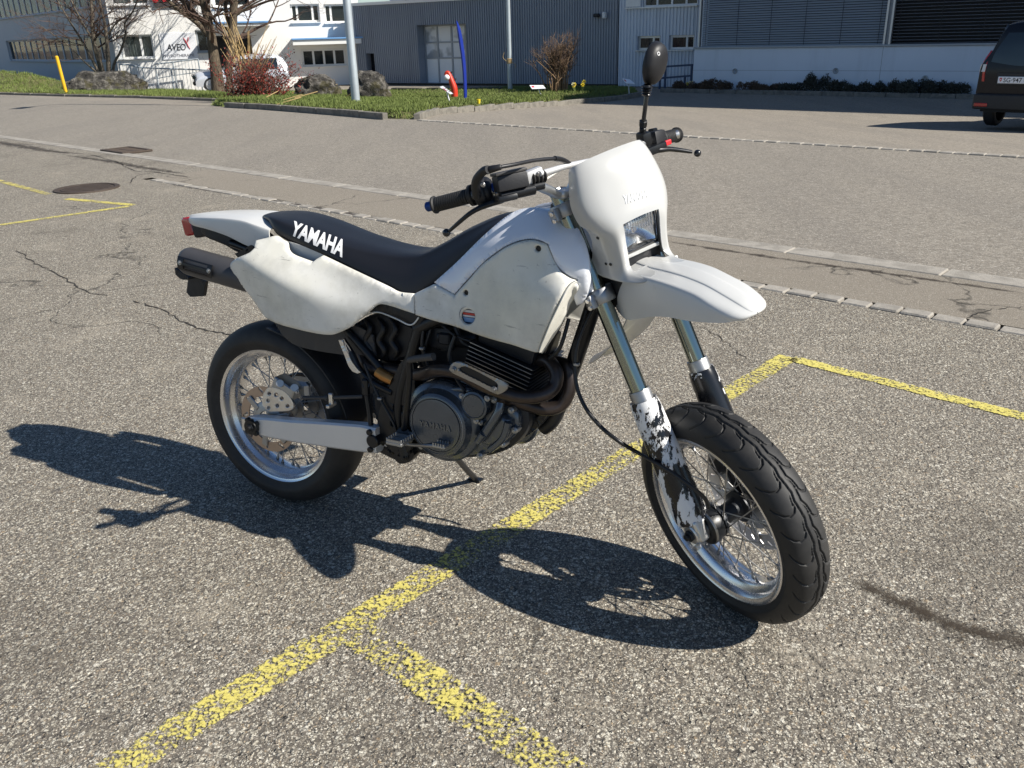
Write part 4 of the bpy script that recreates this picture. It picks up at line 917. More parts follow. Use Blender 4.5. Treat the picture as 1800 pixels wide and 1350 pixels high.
# ------------------------------------------------------------------ vehicles
def loft_x(mb, secs, n=5, mi=0):
    """secs: list of (x, [(y,z)...]) open half-profiles from roof centre to sill, mirrored"""
    rows = [[(x, y, z) for y, z in pr] for x, pr in secs]; mb.surf(rows, n, 3, mi)
def wheel_simple(root, c, R, w, nm='wheel', side=1, rimmat='alu_dull'):
    m = MB(); m.lathe([(R-.09, -w/2), (R-.03, -w/2), (R, -w/2+.03), (R, w/2-.03), (R-.03, w/2), (R-.09, w/2)], c, (0, 1, 0), 32); m.lathe([(R-.09, -w/2), (R-.09, w/2)], c, (0, 1, 0), 32); t = m.build(nm, 'car_plastic', root)
    r = MB(); y = side*w/2*.7; r.lathe([(R-.09, y), (R-.11, y), (R-.12, y-side*.04), (.06, y-side*.02), (.05, y), (.001, y)], c, (0, 1, 0), 32)
    for i in range(5): a = i*2*pi/5; r.box((c[0]+cos(a)*(R*.4), c[1]+y-side*.01, c[2]+sin(a)*(R*.4)), (R*.55, .03, .06), np.array([[cos(a), 0, -sin(a)], [0, 1, 0], [sin(a), 0, cos(a)]]), bev=.01)
    r.build('rim', rimmat, t)
def van():
    cn = ground(1704, 226); rf = az(-550); left = np.array([cos(rf), sin(rf), 0]); head = np.array([left[1], -left[0], 0])
    O = cn-left*.83; O[2] = cn[2]                                    # rear centre on the ground
    root = empty('parked_van', O, 'black compact high roof van parked on the right, seen from behind', 'van'); root.rotation_euler = (0, 0, atan2(head[1], head[0])); root.scale = (.95, .95, .95)
    # local x forward, y left. body half sections (y, z) from roof centre to sill
    def sec(x, hr, wr, wb=.875, zb=.33, zm=1.0): return (x, [(0, hr), (wr*.6, hr-.01), (wr, hr-.07), (wr+.05, hr-.2), (wb-.02, zm+.05), (wb, zm-.15), (wb, .6), (wb-.03, zb)])
    b = MB(); S = [sec(.10, 1.70, .55), sec(.16, 1.76, .60), sec(.5, 1.80, .64), sec(1.4, 1.82, .65), sec(2.3, 1.80, .64), sec(2.8, 1.66, .60), sec(3.3, 1.32, .62, zm=.95), sec(3.6, 1.05, .72, zm=.85), sec(4.1, .92, .72, zm=.78), sec(4.38, .72, .65, .8, .35, .6)]
    # make z monotone for the low bonnet sections
    for x, pr in S:
        for i in range(1, len(pr)):
            if pr[i][1] >= pr[i-1][1]: pr[i] = (pr[i][0], pr[i-1][1]-.03)
    loft_x(b, S, 3)
    # tailgate: gently curved rear face
    rows = [[(.10, y*.55/.55, 1.70-.0*y) for y in (0, .2, .40, .55)], [(.06, y, 1.55) for y in (0, .25, .48, .62)], [(.03, y, 1.30) for y in (0, .28, .55, .72)], [(.0, y, 1.08) for y in (0, .3, .6, .84)], [(-.01, y, .9) for y in (0, .3, .6, .86)], [(0, y, .55) for y in (0, .3, .6, .87)]]
    b.surf(rows, 4, 4); b.surf([[(x, y, z) for (x, y, z) in (r[3],)]+[(.13+.02*i, (.60, .67, .77, .855, .875, .875)[i], r[3][2]) for _ in (0,)] for i, r in enumerate(rows)], 4, 2); b.mirror(); b.build('body', 'car_black', root, smooth=50)
    bp = MB(); bp.box((.02, 0, .47), (.24, 1.74, .26), bev=.05, seg=3); bp.build('bumper', 'car_plastic', root); bp = MB(); bp.box((1.0, 0, .36), (2., 1.5, .12)); bp.build('underside', 'dark_room', root, smooth=0)
    g = MB(); g.surf([[(.065, y, 1.58) for y in (-.52, -.3, 0, .3, .52)], [(.03, y, 1.42) for y in (-.60, -.3, 0, .3, .60)], [(.003, y, 1.26-(.0 if abs(y) > .4 else .05)) for y in (-.67, -.3, 0, .3, .67)], [(-.012, y, 1.12-(.0 if abs(y) > .4 else .06)) for y in (-.70, -.3, 0, .3, .70)]], 4, 4); gl = g.build('rear_window', 'car_glass', root, smooth=60)
    g = MB(); g.tube([(-.03, .05, 1.10), (-.035, -.2, 1.17), (-.02, -.5, 1.22)], .012, 6); g.build('wiper', 'car_plastic', gl)
    for s_ in (1, -1):
        l = MB(); l.surf([[(.06, .70*s_, 1.30), (.07, .76*s_, 1.30), (.15, .80*s_, 1.30)], [(.01, .755*s_, 1.15), (.035, .83*s_, 1.15), (.14, .86*s_, 1.15)], [(-.02, .77*s_, .98), (.02, .87*s_, .98), (.13, .89*s_, .98)], [(-.02, .76*s_, .80), (.02, .865*s_, .80), (.12, .885*s_, .80)]], 4, 4, th=.02 if s_ > 0 else -.02); t = l.build('tail_lamp', 'lamp_red', root, smooth=60)
        l = MB(); l.surf([[(-.012, .768*s_, 1.08), (.02, .868*s_, 1.08), (.12, .893*s_, 1.08)], [(-.027, .772*s_, .96), (.012, .878*s_, .96), (.115, .898*s_, .96)]], 4, 4, th=.01 if s_ > 0 else -.01); l.build('clear_lens', 'lamp_clear', t, smooth=60)
        l = MB(); l.box((-.105, .72*s_, .42), (.02, .22, .06), bev=.01); l.build('reflector', 'lamp_red', root)
    pl = MB(); pl.box((-.035, .27, .83), (.02, .52, .11), bev=.006); p_ = pl.build('number_plate', 'sign_white', root)
    rs = MB(); rs.box((-.016, .25, .845), (.02, .62, .2), bev=.01); rs.build('plate_recess', 'car_plastic', root)
    vs, fs, ex = text_mb('SG·947 U', 1, 0, .008); k = MB(); sx = .385/ex[0]; k.add([(-.0465, .245-v[0]*sx*1., .83+v[1]*.075/ex[1]) for v in vs], fs); k.build('lettering', 'letter_dark', p_, smooth=0)
    k = MB(); k.add([(-.046, .502, .865), (-.046, .462, .865), (-.046, .462, .83), (-.046, .482, .80), (-.046, .502, .83)], [(0, 1, 2, 3, 4)]); k.build('shield', 'logo_red', p_, smooth=0)
    k = MB(); k.box((-.0475, .482, .838), (.001, .026, .007)); k.box((-.0478, .482, .838), (.001, .007, .026)); k.build('cross', 'sign_white', p_, smooth=0)
    k = MB(); k.cyl((-.02, -.12, .36), (-.17, -.12, .38), .022); k.cyl((-.16, -.12, .36), (-.16, -.12, .47), .018); k.lathe([(.001, -.026), (.02, -.016), (.027, 0), (.02, .018), (.001, .026)], (-.16, -.12, .49), (0, 0, 1), 12); k.box((-.06, -.28, .33), (.05, .4, .05), bev=.01); k.build('tow_bar', 'galv', root)
    for x in (.72, 3.45):
        for s_ in (1, -1): wheel_simple(root, (x, .76*s_, .315), .315, .2, side=s_)
    sm_ = MB(); sm_.tube([(.125, -.12, 1.66), (.03, -.12, 1.3), (-.018, -.12, 1.05), (-.022, -.12, .62)], .006, 4, sub=3); sm_.build('door_seam', 'dark_room', root)
    a = MB(); a.tube([(.35, 0, 1.80), (.12, 0, 1.95)], .006, 5); a.build('aerial', 'car_plastic', root)
    for s_ in (1, -1):
        sw = MB(); sw.surf([[(x, .70*s_, 1.6) for x in (.4, 1.3, 2.2, 2.6)], [(x, .80*s_, 1.25) for x in (.35, 1.3, 2.2, 2.9)], [(x, .868*s_, 1.08) for x in (.35, 1.3, 2.2, 3.1)]], 3, 3); sw.build('side_window', 'car_glass', root, smooth=60)
van()
def silver_car():
    c = ground(350, 162.5); root = empty('parked_car', c, 'silver parked car with its front showing left of the forked tree', 'car'); d = FA.d; root.rotation_euler = (0, 0, atan2(-d[1], -d[0])+radians(8)); root.location = c+np.array([.62, .5, 0]); root.scale = (.8, .8, .8)
    b = MB()
    def sec(x, h, w, zb=.28): return (x, [(0, h), (w*.7, h-.02), (w*.95, h-.08), (w+.02, h-.22), (.88, min(.7, h-.28)), (.88, .5), (.84, zb)])
    loft_x(b, [sec(1.05, .72, .66), sec(.98, .88, .70), (sec(.7, .97, .74)), sec(.1, 1.03, .78), sec(-.4, 1.08, .78), sec(-.9, 1.45, .66), sec(-1.4, 1.62, .62), sec(-2.4, 1.66, .62), sec(-3.1, 1.5, .6), sec(-3.35, 1.1, .66)], 4)
    b.surf([[(1.05, y, .72) for y in (0, .4, .66)], [(1.12, y, .58) for y in (0, .45, .80)], [(1.08, y, .28) for y in (0, .45, .80)]], 4, 4); b.mirror(); b.build('body', 'car_silver', root, smooth=50)
    g = MB(); g.box((1.10, 0, .66), (.06, .9, .12), bev=.02); g.box((1.11, 0, .40), (.06, 1.0, .16), bev=.02); g.build('grille', 'car_plastic', root)
    for s_ in (1, -1):
        l = MB(); l.box((1.02, .62*s_, .74), (.16, .34, .13), np.array([[cos(.35*s_), sin(.35*s_), 0], [-sin(.35*s_), cos(.35*s_), 0], [0, 0, 1]]), bev=.03, seg=2); h = l.build('headlight', 'car_glass', root); l = MB(); l.lathe([(.001, .0), (.05, 0), (.055, .02)], (1.095, .60*s_, .74), (1, 0, 0), 16); l.build('reflector', 'lamp_clear', h)
        l = MB(); l.box((1.06, .70*s_, .40), (.1, .2, .13), bev=.02); l.build('fog_lamp_housing', 'car_plastic', root)
        for x in (.35, -2.3): wheel_simple(root, (x, .80*s_, .34), .34, .22, side=s_)
    w = MB(); w.surf([[(-.45, y, 1.13) for y in (-.7, -.3, 0, .3, .7)], [(-.93, y, 1.49) for y in (-.6, -.3, 0, .3, .6)]], 4, 4); w.build('windscreen', 'car_glass', root, smooth=60)
    for s_ in (1, -1):
        for xa, xb in ((-1.15, -1.95), (-2.02, -2.85)): w = MB(); w.surf([[(x, (.655 if x > -2.8 else .64)*s_, 1.44) for x in np.linspace(xa, xb, 3)], [(x, .745*s_, 1.22) for x in np.linspace(xa+.12, xb, 3)], [(x, .835*s_, .97) for x in np.linspace(xa+(.3 if xa > -1.5 else 0), xb, 3)]], 3, 3); w.build('side_window', 'car_glass', root, smooth=60)
silver_car()

# ================================================================== MOTORCYCLE
# local frame: x forward, y left, z up (leaning with the bike); the front assembly is turned about the steering axis
BX, BY, YAW, LEAN, STEER, WB, RAKE = -.755917, 2.533851, -.480596, .0665521, -.643426, 1.465297, radians(27.5)
RR, RF = .306, .300
bX = np.array([cos(YAW), sin(YAW), 0]); bL = np.array([-sin(YAW), cos(YAW), 0]); bZ = np.array([0, 0, 1.])
BM = np.stack([bX, cos(LEAN)*bL-sin(LEAN)*bZ, cos(LEAN)*bZ+sin(LEAN)*bL], 1); BP = np.array([BX, BY, 0])
FA_ = np.array([WB, 0, RF]); AX = np.array([-sin(RAKE), 0, cos(RAKE)]); AP = FA_-.04*np.array([cos(RAKE), 0, sin(RAKE)])
_K = np.array([[0, -AX[2], AX[1]], [AX[2], 0, -AX[0]], [-AX[1], AX[0], 0]]); ST = np.eye(3)+sin(STEER)*_K+(1-cos(STEER))*_K@_K
def steer(V): return (np.atleast_2d(V)-AP)@ST.T+AP
o_b = (CO-BP)@BM; o_s = (o_b-AP)@ST+AP
def ray_b(u, v): return o_b, ray(u, v)@BM
def ray_s(u, v): return o_s, (ray(u, v)@BM)@ST
def B(u, v, y): o, d = ray_b(u, v); return o+d*((y-o[1])/d[1])
def S(u, v, y): o, d = ray_s(u, v); return o+d*((y-o[1])/d[1])
def Sx(u, v, x): o, d = ray_s(u, v); return o+d*((x-o[0])/d[0])
def SB(u, v, y): return steer(S(u, v, y))[0]          # steered point in bike coordinates

bike = empty('motorcycle', BP, 'worn white and black supermoto motorcycle standing on its side stand', 'motorcycle')
mw = Matrix.Identity(4)
for i in range(3):
    for j in range(3): mw[i][j] = BM[i][j]
    mw[i][3] = BP[i]
bike.matrix_world = mw

# ---- materials of the bike
def aged_plastic():
    t = NT('aged_white_plastic'); n1 = t.noise(5, 6, .65); n2 = t.noise(2.2, 4, .6); n3 = t.noise(40, 4, .75)
    c = t.mix(t.ramp(n2, [(.40, 0.), (.62, 1.)]), (.82, .805, .75), (.74, .71, .59)); c = t.mix(t.ramp(n1, [(.44, 0.), (.68, .75)]), c, (.46, .445, .39))
    sc_ = t.noise(9, 5, .7, vec=t.mapc((1, 4, 9), (0, .5, 0))); scr = t.ramp(sc_, [(.655, 0.), (.68, .5)]); c = t.mix(scr, c, (.20, .185, .16))
    s2 = t.ramp(t.noise(70, 3, .7), [(.66, 0.), (.72, .5)]); c = t.mix(s2, c, (.3, .28, .24))
    return t.done(c, t.math('ADD', .28, t.math('MULTIPLY', n1, .24)), 0, t.bump(n3, .06, .001), Coat_Weight=.2, Coat_Roughness=.3)
M['plastic_aged'] = aged_plastic()
def white_plastic(name='white_plastic', k=1.):
    t = NT(name); n1 = t.noise(6, 5, .65); n2 = t.noise(30, 4, .7)
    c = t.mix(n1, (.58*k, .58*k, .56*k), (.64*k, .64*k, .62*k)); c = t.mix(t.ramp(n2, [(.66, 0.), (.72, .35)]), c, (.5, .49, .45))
    return t.done(c, t.math('ADD', .25 if k == 1 else .12, t.math('MULTIPLY', n1, .16 if k == 1 else .08)), 0, t.bump(n1, .04, .004), Coat_Weight=.25*k*k, Coat_Roughness=.25)
M['plastic_white'] = white_plastic(); M['sun_dimmed_plastic'] = white_plastic('sun_dimmed_plastic', .80)  # mask: copy of the white plastic, darkened to offset direct sun on it
M['tank_white'] = (lambda t: t.done(t.mix(t.noise(3, 4), (.78, .80, .85), (.84, .86, .90)), .16, 0, t.bump(t.noise(5, 2), .03, .005), Coat_Weight=.6, Coat_Roughness=.08))(NT('tank_white_paint'))
def vinyl():
    t = NT('seat_vinyl'); v = t.vor(900); return t.done(t.mix(t.noise(4, 4), (.005, .0055, .008), (.012, .013, .017)), t.math('ADD', .40, t.math('MULTIPLY', t.noise(7, 4), .14)), 0, t.bump(v, .12, .0006))
M['seat'] = vinyl()
def rubber(name, dusty):
    t = NT(name); n1 = t.noise(9, 6, .7); n2 = t.noise(60, 4, .7)
    c = t.mix(n2, (.0085, .0085, .009), (.022, .0215, .021)); c = t.mix(t.ramp(n1, [(.45, 0.), (.75, dusty)]), c, (.07, .064, .056))
    return t.done(c, t.math('ADD', .52, t.math('MULTIPLY', n1, .2)), 0, t.bump(n2, .12, .001))
M['tyre'] = rubber('tyre_rubber', .35); M['rubber'] = rubber('black_rubber', .15)
def alu(name, col, rough, streak=(1, 1, 1), var=.15, metal=1., speck=.3):
    t = NT(name); n1 = t.noise(26, 5, .7, vec=t.mapc(streak)); n2 = t.noise(5, 4, .6)
    c = t.mix(n2, tuple(x*(1-var) for x in col), col); c = t.mix(t.ramp(t.noise(75, 3, .7), [(.64, 0.), (.76, speck)]), c, tuple(x*.6 for x in col))
    return t.done(c, t.math('ADD', rough, t.math('MULTIPLY', n1, .2)), metal, t.bump(n1, .03, .0006))
M['rim'] = alu('polished_rim', (.80, .80, .81), .17, (.4, .4, .4), var=.04, speck=.06); M['alu'] = alu('brushed_aluminium', (.74, .735, .72), .26, (1, 1, 9)); M['alu_white'] = alu('satin_aluminium', (.76, .76, .76), .40, (1, 1, 8), metal=.55)
M['alu_dark'] = alu('cast_aluminium', (.44, .445, .45), .36); M['steel'] = alu('steel', (.36, .355, .35), .28); M['chrome'] = alu('chrome', (.85, .85, .86), .06, var=.03)
M['disc'] = alu('disc_steel', (.50, .40, .33), .34, (1, 1, 1)); M['disc_grey'] = alu('disc_grey', (.56, .54, .52), .3)
def fork_chrome():
    t = NT('fork_tube'); n = t.noise(4, 3); c = t.mix(n, (.27, .32, .30), (.36, .37, .31)); c = t.mix(t.ramp(t.noise(60, 4, .8), [(.66, 0.), (.7, .5)]), c, (.5, .4, .22))
    return t.done(c, .13, 1., t.bump(t.noise(60, 2), .02, .001))
M['fork'] = fork_chrome()
M['engine'] = (lambda t: t.done(t.mix(t.noise(8, 5, .7), (.080, .092, .108), (.125, .14, .16)), t.math('ADD', .15, t.math('MULTIPLY', t.noise(11, 4), .2)), .6, t.bump(t.noise(140, 3), .10, .001), Coat_Weight=.3))(NT('engine_paint'))
M['engine_dark'] = (lambda t: t.done(t.mix(t.noise(9, 5, .7), (.008, .010, .013), (.028, .031, .038)), .42, .3, t.bump(t.noise(120, 3), .15, .001)))(NT('engine_dark'))
M['fin'] = (lambda t: t.done(t.mix(t.noise(14, 4, .7), (.014, .016, .02), (.04, .045, .055)), .35, .4))(NT('cylinder_fin'))
M['fin_edge'] = M['alu_dark']
M['exhaust'] = (lambda t: t.done(t.mix(t.ramp(t.noise(6, 5, .7), [(.35, 0.), (.7, 1.)]), (.032, .027, .026), (.085, .066, .058)), .36, .75, t.bump(t.noise(50, 4), .08, .001)))(NT('burnt_steel'))
M['exhaust_hot'] = plain('heat_tinted_steel', (.42, .20, .06), .35, .7, var=.4, scale=18)
M['muffler'] = (lambda t: t.done(t.mix(t.noise(7, 5, .7), (.042, .042, .046), (.080, .078, .082)), .5, .15, t.bump(t.noise(90, 3), .1, .001)))(NT('muffler_black'))
M['black'] = plain('black_metal', (.007, .008, .010), .38, .1, var=.4, scale=12, rv=.1, bump=.1, bscale=80)
M['black_gloss'] = plain('black_gloss', (.010, .011, .013), .2, 0, var=.3, scale=9, coat=.3)
M['black_plastic'] = plain('black_plastic', (.010, .010, .012), .52, 0, var=.3, scale=14, bump=.12, bscale=200)
M['grey_plastic'] = plain('grey_plastic', (.045, .043, .043), .55, 0, var=.25, scale=10)
M['red_lens'] = plain('brake_lens', (.42, .012, .012), .18, 0, coat=1.)
M['red_switch'] = plain('red_switch', (.75, .03, .04), .4)
M['blue_cap'] = plain('blue_anodised', (.012, .045, .20), .35, .6)
M['decal_white'] = plain('white_decal', (.74, .74, .74), .5, var=.06, scale=30)
M['decal_pale'] = plain('pale_decal', (.88, .89, .90), .12, var=.02, coat=.5)
M['decal_dark'] = plain('dark_decal', (.02, .03, .06), .4); M['decal_blue'] = plain('blue_decal', (.22, .38, .62), .4); M['decal_red'] = plain('red_decal', (.65, .06, .04), .4)
M['engraved'] = alu('raised_letter', (.19, .21, .24), .22)
M['cable'] = plain('black_cable', (.012, .012, .014), .42, var=.2, bump=.0)
M['glass'] = (lambda t: t.done((.95, .97, 1.), .02, 0, None, Transmission_Weight=1., IOR=1.45))(NT('headlamp_glass'))
M['reflector'] = (lambda t: t.done((.93, .95, .97), .2, 1., t.bump(t.noise(14, 2), .25, .01)))(NT('reflector'))
M['amber'] = plain('amber_part', (.45, .18, .02), .5)
def peeled():
    t = NT('peeling_white_over_black'); w = t.mapc((1, 1, .42)); a = t.noise(15, 4, .55, vec=w, dist=.8); b_ = t.noise(75, 5, .8, vec=w)
    sx = t.n('ShaderNodeSeparateXYZ'); t.link(t.co, sx.inputs[0])
    bias = t.ramp(sx.outputs[2], [(.40, 0.), (.47, -.0)])
    hz = t.math('MULTIPLY', t.math('SUBTRACT', sx.outputs[2], .30), 1/.34); hb = t.math('SUBTRACT', t.ramp(hz, [(.0, .57), (.14, .53), (.24, .39), (.38, .40), (.48, .54), (.6, .60), (1., .58)]), .5)
    m = t.math('ADD', t.math('ADD', a, t.math('MULTIPLY', t.math('SUBTRACT', b_, .5), .5)), hb); m = t.ramp(m, [(.485, 0.), (.495, 1.)])
    t.peel = m
    col = t.mix(m, (.010, .011, .014), (.80, .80, .80)); h = t.math('MULTIPLY', m, 1.)
    return t.done(col, t.mix(m, (.25, .25, .25), (.55, .55, .55)), 0, t.bump(h, .5, .002))
M['peeled'] = peeled()
def scuffed():
    t = NT('scuffed_black_guard'); a = t.noise(14, 3, .5, dist=.6); b_ = t.noise(60, 5, .75); m = t.ramp(t.math('ADD', a, t.math('MULTIPLY', t.math('SUBTRACT', b_, .5), .4)), [(.60, 0.), (.61, 1.)])
    return t.done(t.mix(m, (.010, .011, .014), (.78, .78, .78)), t.mix(m, (.25, .25, .25), (.55, .55, .55)), 0, t.bump(m, .5, .002))
M['scuffed'] = scuffed()

# ---- panel maker: a moulded sheet with an outline, openings, rolled rims and real thickness
class TPS:
    def __init__(s, P, y, lam=1e-5):
        P = np.array(P, float); n = len(P); s.P = P; r = np.linalg.norm(P[:, None]-P[None], axis=2); K = s.k(r); Q = np.hstack([np.ones((n, 1)), P])
        A = np.zeros((n+3, n+3)); A[:n, :n] = K+np.eye(n)*lam; A[:n, n:] = Q; A[n:, :n] = Q.T; s.w = np.linalg.solve(A, np.concatenate([y, [0, 0, 0]]))
    @staticmethod
    def k(r): return np.where(r > 1e-9, r*r*np.log(np.maximum(r, 1e-9)), 0)
    def __call__(s, X, Z): X = np.atleast_1d(X); Z = np.atleast_1d(Z); q = np.stack([X, Z], 1); r = np.linalg.norm(q[:, None]-s.P[None], axis=2); n = len(s.P); return s.k(r)@s.w[:n]+s.w[n]+q@s.w[n+1:]
def depth_map(ctrl, fr=None, lam=1e-5):
    fr = fr or B; P = [fr(u, v, y) for u, v, y in ctrl]; return TPS([(p[0], p[2]) for p in P], np.array([c[2] for c in ctrl]), lam)
def solve(u, v, yf, fr=None):
    fr = fr or B; y = -.12
    for _ in range(12): p = fr(u, v, y); y = float(yf(p[0], p[2])[0])
    return fr(u, v, y)
def smooth_outline(P, closed=True, n=5, corner=48):
    N = len(P); P = [np.array(p, float) for p in P]; out = []
    def ang(i): a = P[i]-P[i-1]; b_ = P[(i+1) % N]-P[i]; return math.degrees(math.acos(max(-1, min(1, a@b_/(np.linalg.norm(a)*np.linalg.norm(b_)+1e-12)))))
    cn = [ang(i) > corner for i in range(N)]
    for i in range(N):
        b_, c = P[i], P[(i+1) % N]; a = P[i-1] if not cn[i] else 2*b_-c; d = P[(i+2) % N] if not cn[(i+1) % N] else 2*c-b_
        for k in range(n): t = k/n; out.append(.5*((2*b_)+(c-a)*t+(2*a-5*b_+4*c-d)*t*t+(3*b_-3*c+d-a)*t**3))
    return out
def panel(mb, outline, yf, th=.004, holes=(), step=.014, edge=.008, xz=False, corner=48, n=5, sgn=-1, fr=None, holen=4):
    """outline in photograph pixels (or xz metres); sgn -1: outside faces the right side of the bike"""
    if not callable(yf): y0 = yf; yf = lambda X, Z: np.full(np.atleast_1d(X).shape, float(y0))
    tr = (lambda P: [np.array(p[:2], float) for p in P]) if xz else (lambda P: [solve(u, v, yf, fr)[[0, 2]] for u, v in P])
    O = smooth_outline(tr(outline), n=n, corner=corner); Hs = [smooth_outline(tr(h), n=holen, corner=60) for h in holes]
    loops = [O]+Hs; pts = []; cons = []
    for L in loops: o = len(pts); pts += [tuple(p) for p in L]; cons += [(o+i, o+(i+1) % len(L)) for i in range(len(L))]
    nb = len(pts); A = np.array(pts); nxt = np.array([c[1] for c in cons]); Bq = A[nxt]; D = Bq-A; DD = (D*D).sum(1)+1e-15
    def dist(p): t = np.clip(((p-A)*D).sum(1)/DD, 0, 1); return float(np.sqrt(((A+D*t[:, None]-p)**2).sum(1)).min())
    def inside(p): return pip(p[0], p[1], O) and not any(pip(p[0], p[1], h) for h in Hs)
    ok = []
    def try_add(p, dmin, sep):
        if inside(p) and dist(p) > dmin and all((p[0]-q[0])**2+(p[1]-q[1])**2 > sep*sep for q in ok[-400:]): ok.append((float(p[0]), float(p[1])))
    if edge > 0:
        for fd in (.22, .6, 1.05):
            d = edge*fd
            for i in range(nb):
                m = (A[i]+Bq[i])/2; t = Bq[i]-A[i]; L = np.linalg.norm(t)
                if L < 1e-7: continue
                nn = np.array([-t[1], t[0]])/L
                for s_ in (1, -1):
                    p = m+nn*d*s_
                    try_add(p, d*.93, min(L*.6, step*.5))
    x0, z0 = A.min(0); x1, z1 = A.max(0); gx = np.arange(x0, x1, step); gz_ = np.arange(z0, z1, step)
    for i, x in enumerate(gx):
        for z in gz_: p = (x, z+(step/2 if i % 2 else 0)); (inside(p) and dist(np.array(p)) > max(edge*1.25, step*.5)) and ok.append((float(p[0]), float(p[1])))
    allp = pts+ok; r = delaunay_2d_cdt([Vector(p) for p in allp], cons, [], 0, 1e-7); V2 = [np.array(v[:]) for v in r[0]]
    F = [tuple(f) for f in r[2] if inside(sum(V2[i] for i in f)/3)]; X = np.array([v[0] for v in V2]); Z = np.array([v[1] for v in V2]); Y = yf(X, Z)
    if edge > 0:
        for i, v in enumerate(V2):
            d = dist(v)
            if d < edge: Y[i] -= sgn*edge*(1-sqrt(max(0, 1-(1-d/edge)**2)))
    front = [(X[i], Y[i], Z[i]) for i in range(len(V2))]; back = [(X[i], Y[i]-sgn*th, Z[i]) for i in range(len(V2))]; n0 = len(front)
    ar = sum((V2[f[1]][0]-V2[f[0]][0])*(V2[f[2]][1]-V2[f[0]][1])-(V2[f[2]][0]-V2[f[0]][0])*(V2[f[1]][1]-V2[f[0]][1]) for f in F)
    if (ar > 0) != (sgn < 0): F = [f[::-1] for f in F]
    ed = {}
    for f in F:
        for a, b_ in zip(f, f[1:]+f[:1]): ed[(a, b_)] = ed.get((a, b_), 0)+1
    side = [(b_, a, a+n0, b_+n0) for (a, b_) in ed if (b_, a) not in ed]
    mb.add(front+back, F+[tuple(i+n0 for i in f[::-1]) for f in F]+side); return mb
def mirrored(o, name=None, parent=None, label=None, k=.8):
    """the same part on the other side"""
    me = o.data.copy(); V = np.empty(len(me.vertices)*3); me.vertices.foreach_get('co', V); V = V.reshape(-1, 3); V[:, 1] *= -k; me.vertices.foreach_set('co', V.ravel()); me.flip_normals()
    c = bpy.data.objects.new(name or o.name.split('.')[0], me); COL.objects.link(c); c.parent = parent or o.parent; return c
def bvh(*objs):
    vs = []; fs = []
    for o in objs: k = len(vs); vs += [v.co.copy() for v in o.data.vertices]; fs += [tuple(i+k for i in p.vertices) for p in o.data.polygons]
    return BVHTree.FromPolygons(vs, fs)
def hit(tree, u, v, off=.0012):
    o, d = ray_b(u, v); d = d/np.linalg.norm(d); h = tree.ray_cast(Vector(o), Vector(d))
    if h[0] is None: return None
    n = h[1]; n = n if n.dot(Vector(d)) < 0 else -n; return np.array(h[0]+n*off), np.array(n)
def decal(name, tree, vs, fs, quad, mat, parent, ex=None, off=.0013, sub=2):
    """lay flat lettering on a surface; quad = corner pixels of the photograph: bottom-left, bottom-right, top-right, top-left"""
    vs = np.array(vs)[:, :2]; bm = bmesh.new(); bv = [bm.verts.new((v[0], v[1], 0)) for v in vs]
    for f in fs:
        try: bm.faces.new([bv[i] for i in f])
        except ValueError: pass
    bmesh.ops.triangulate(bm, faces=bm.faces[:])
    for _ in range(sub): bmesh.ops.subdivide_edges(bm, edges=[e for e in bm.edges if e.calc_length() > .12], cuts=1); bmesh.ops.triangulate(bm, faces=[f for f in bm.faces if len(f.verts) > 3])
    bm.verts.index_update(); P = np.array([v.co[:2] for v in bm.verts]); F = [tuple(v.index for v in f.verts) for f in bm.faces]; bm.free()
    mn, mx = vs.min(0), vs.max(0); q = [np.array(c, float) for c in quad]; out = []; last = None
    for p in P:
        s_, t_ = (p-mn)/(mx-mn); uv = (1-t_)*((1-s_)*q[0]+s_*q[1])+t_*((1-s_)*q[3]+s_*q[2]); h = hit(tree, uv[0], uv[1], off); h = h[0] if h else last; last = h; out.append(h if h is not None else np.zeros(3))
    m = MB(); m.add(out, F); return m.build(name, mat, parent, smooth=0)

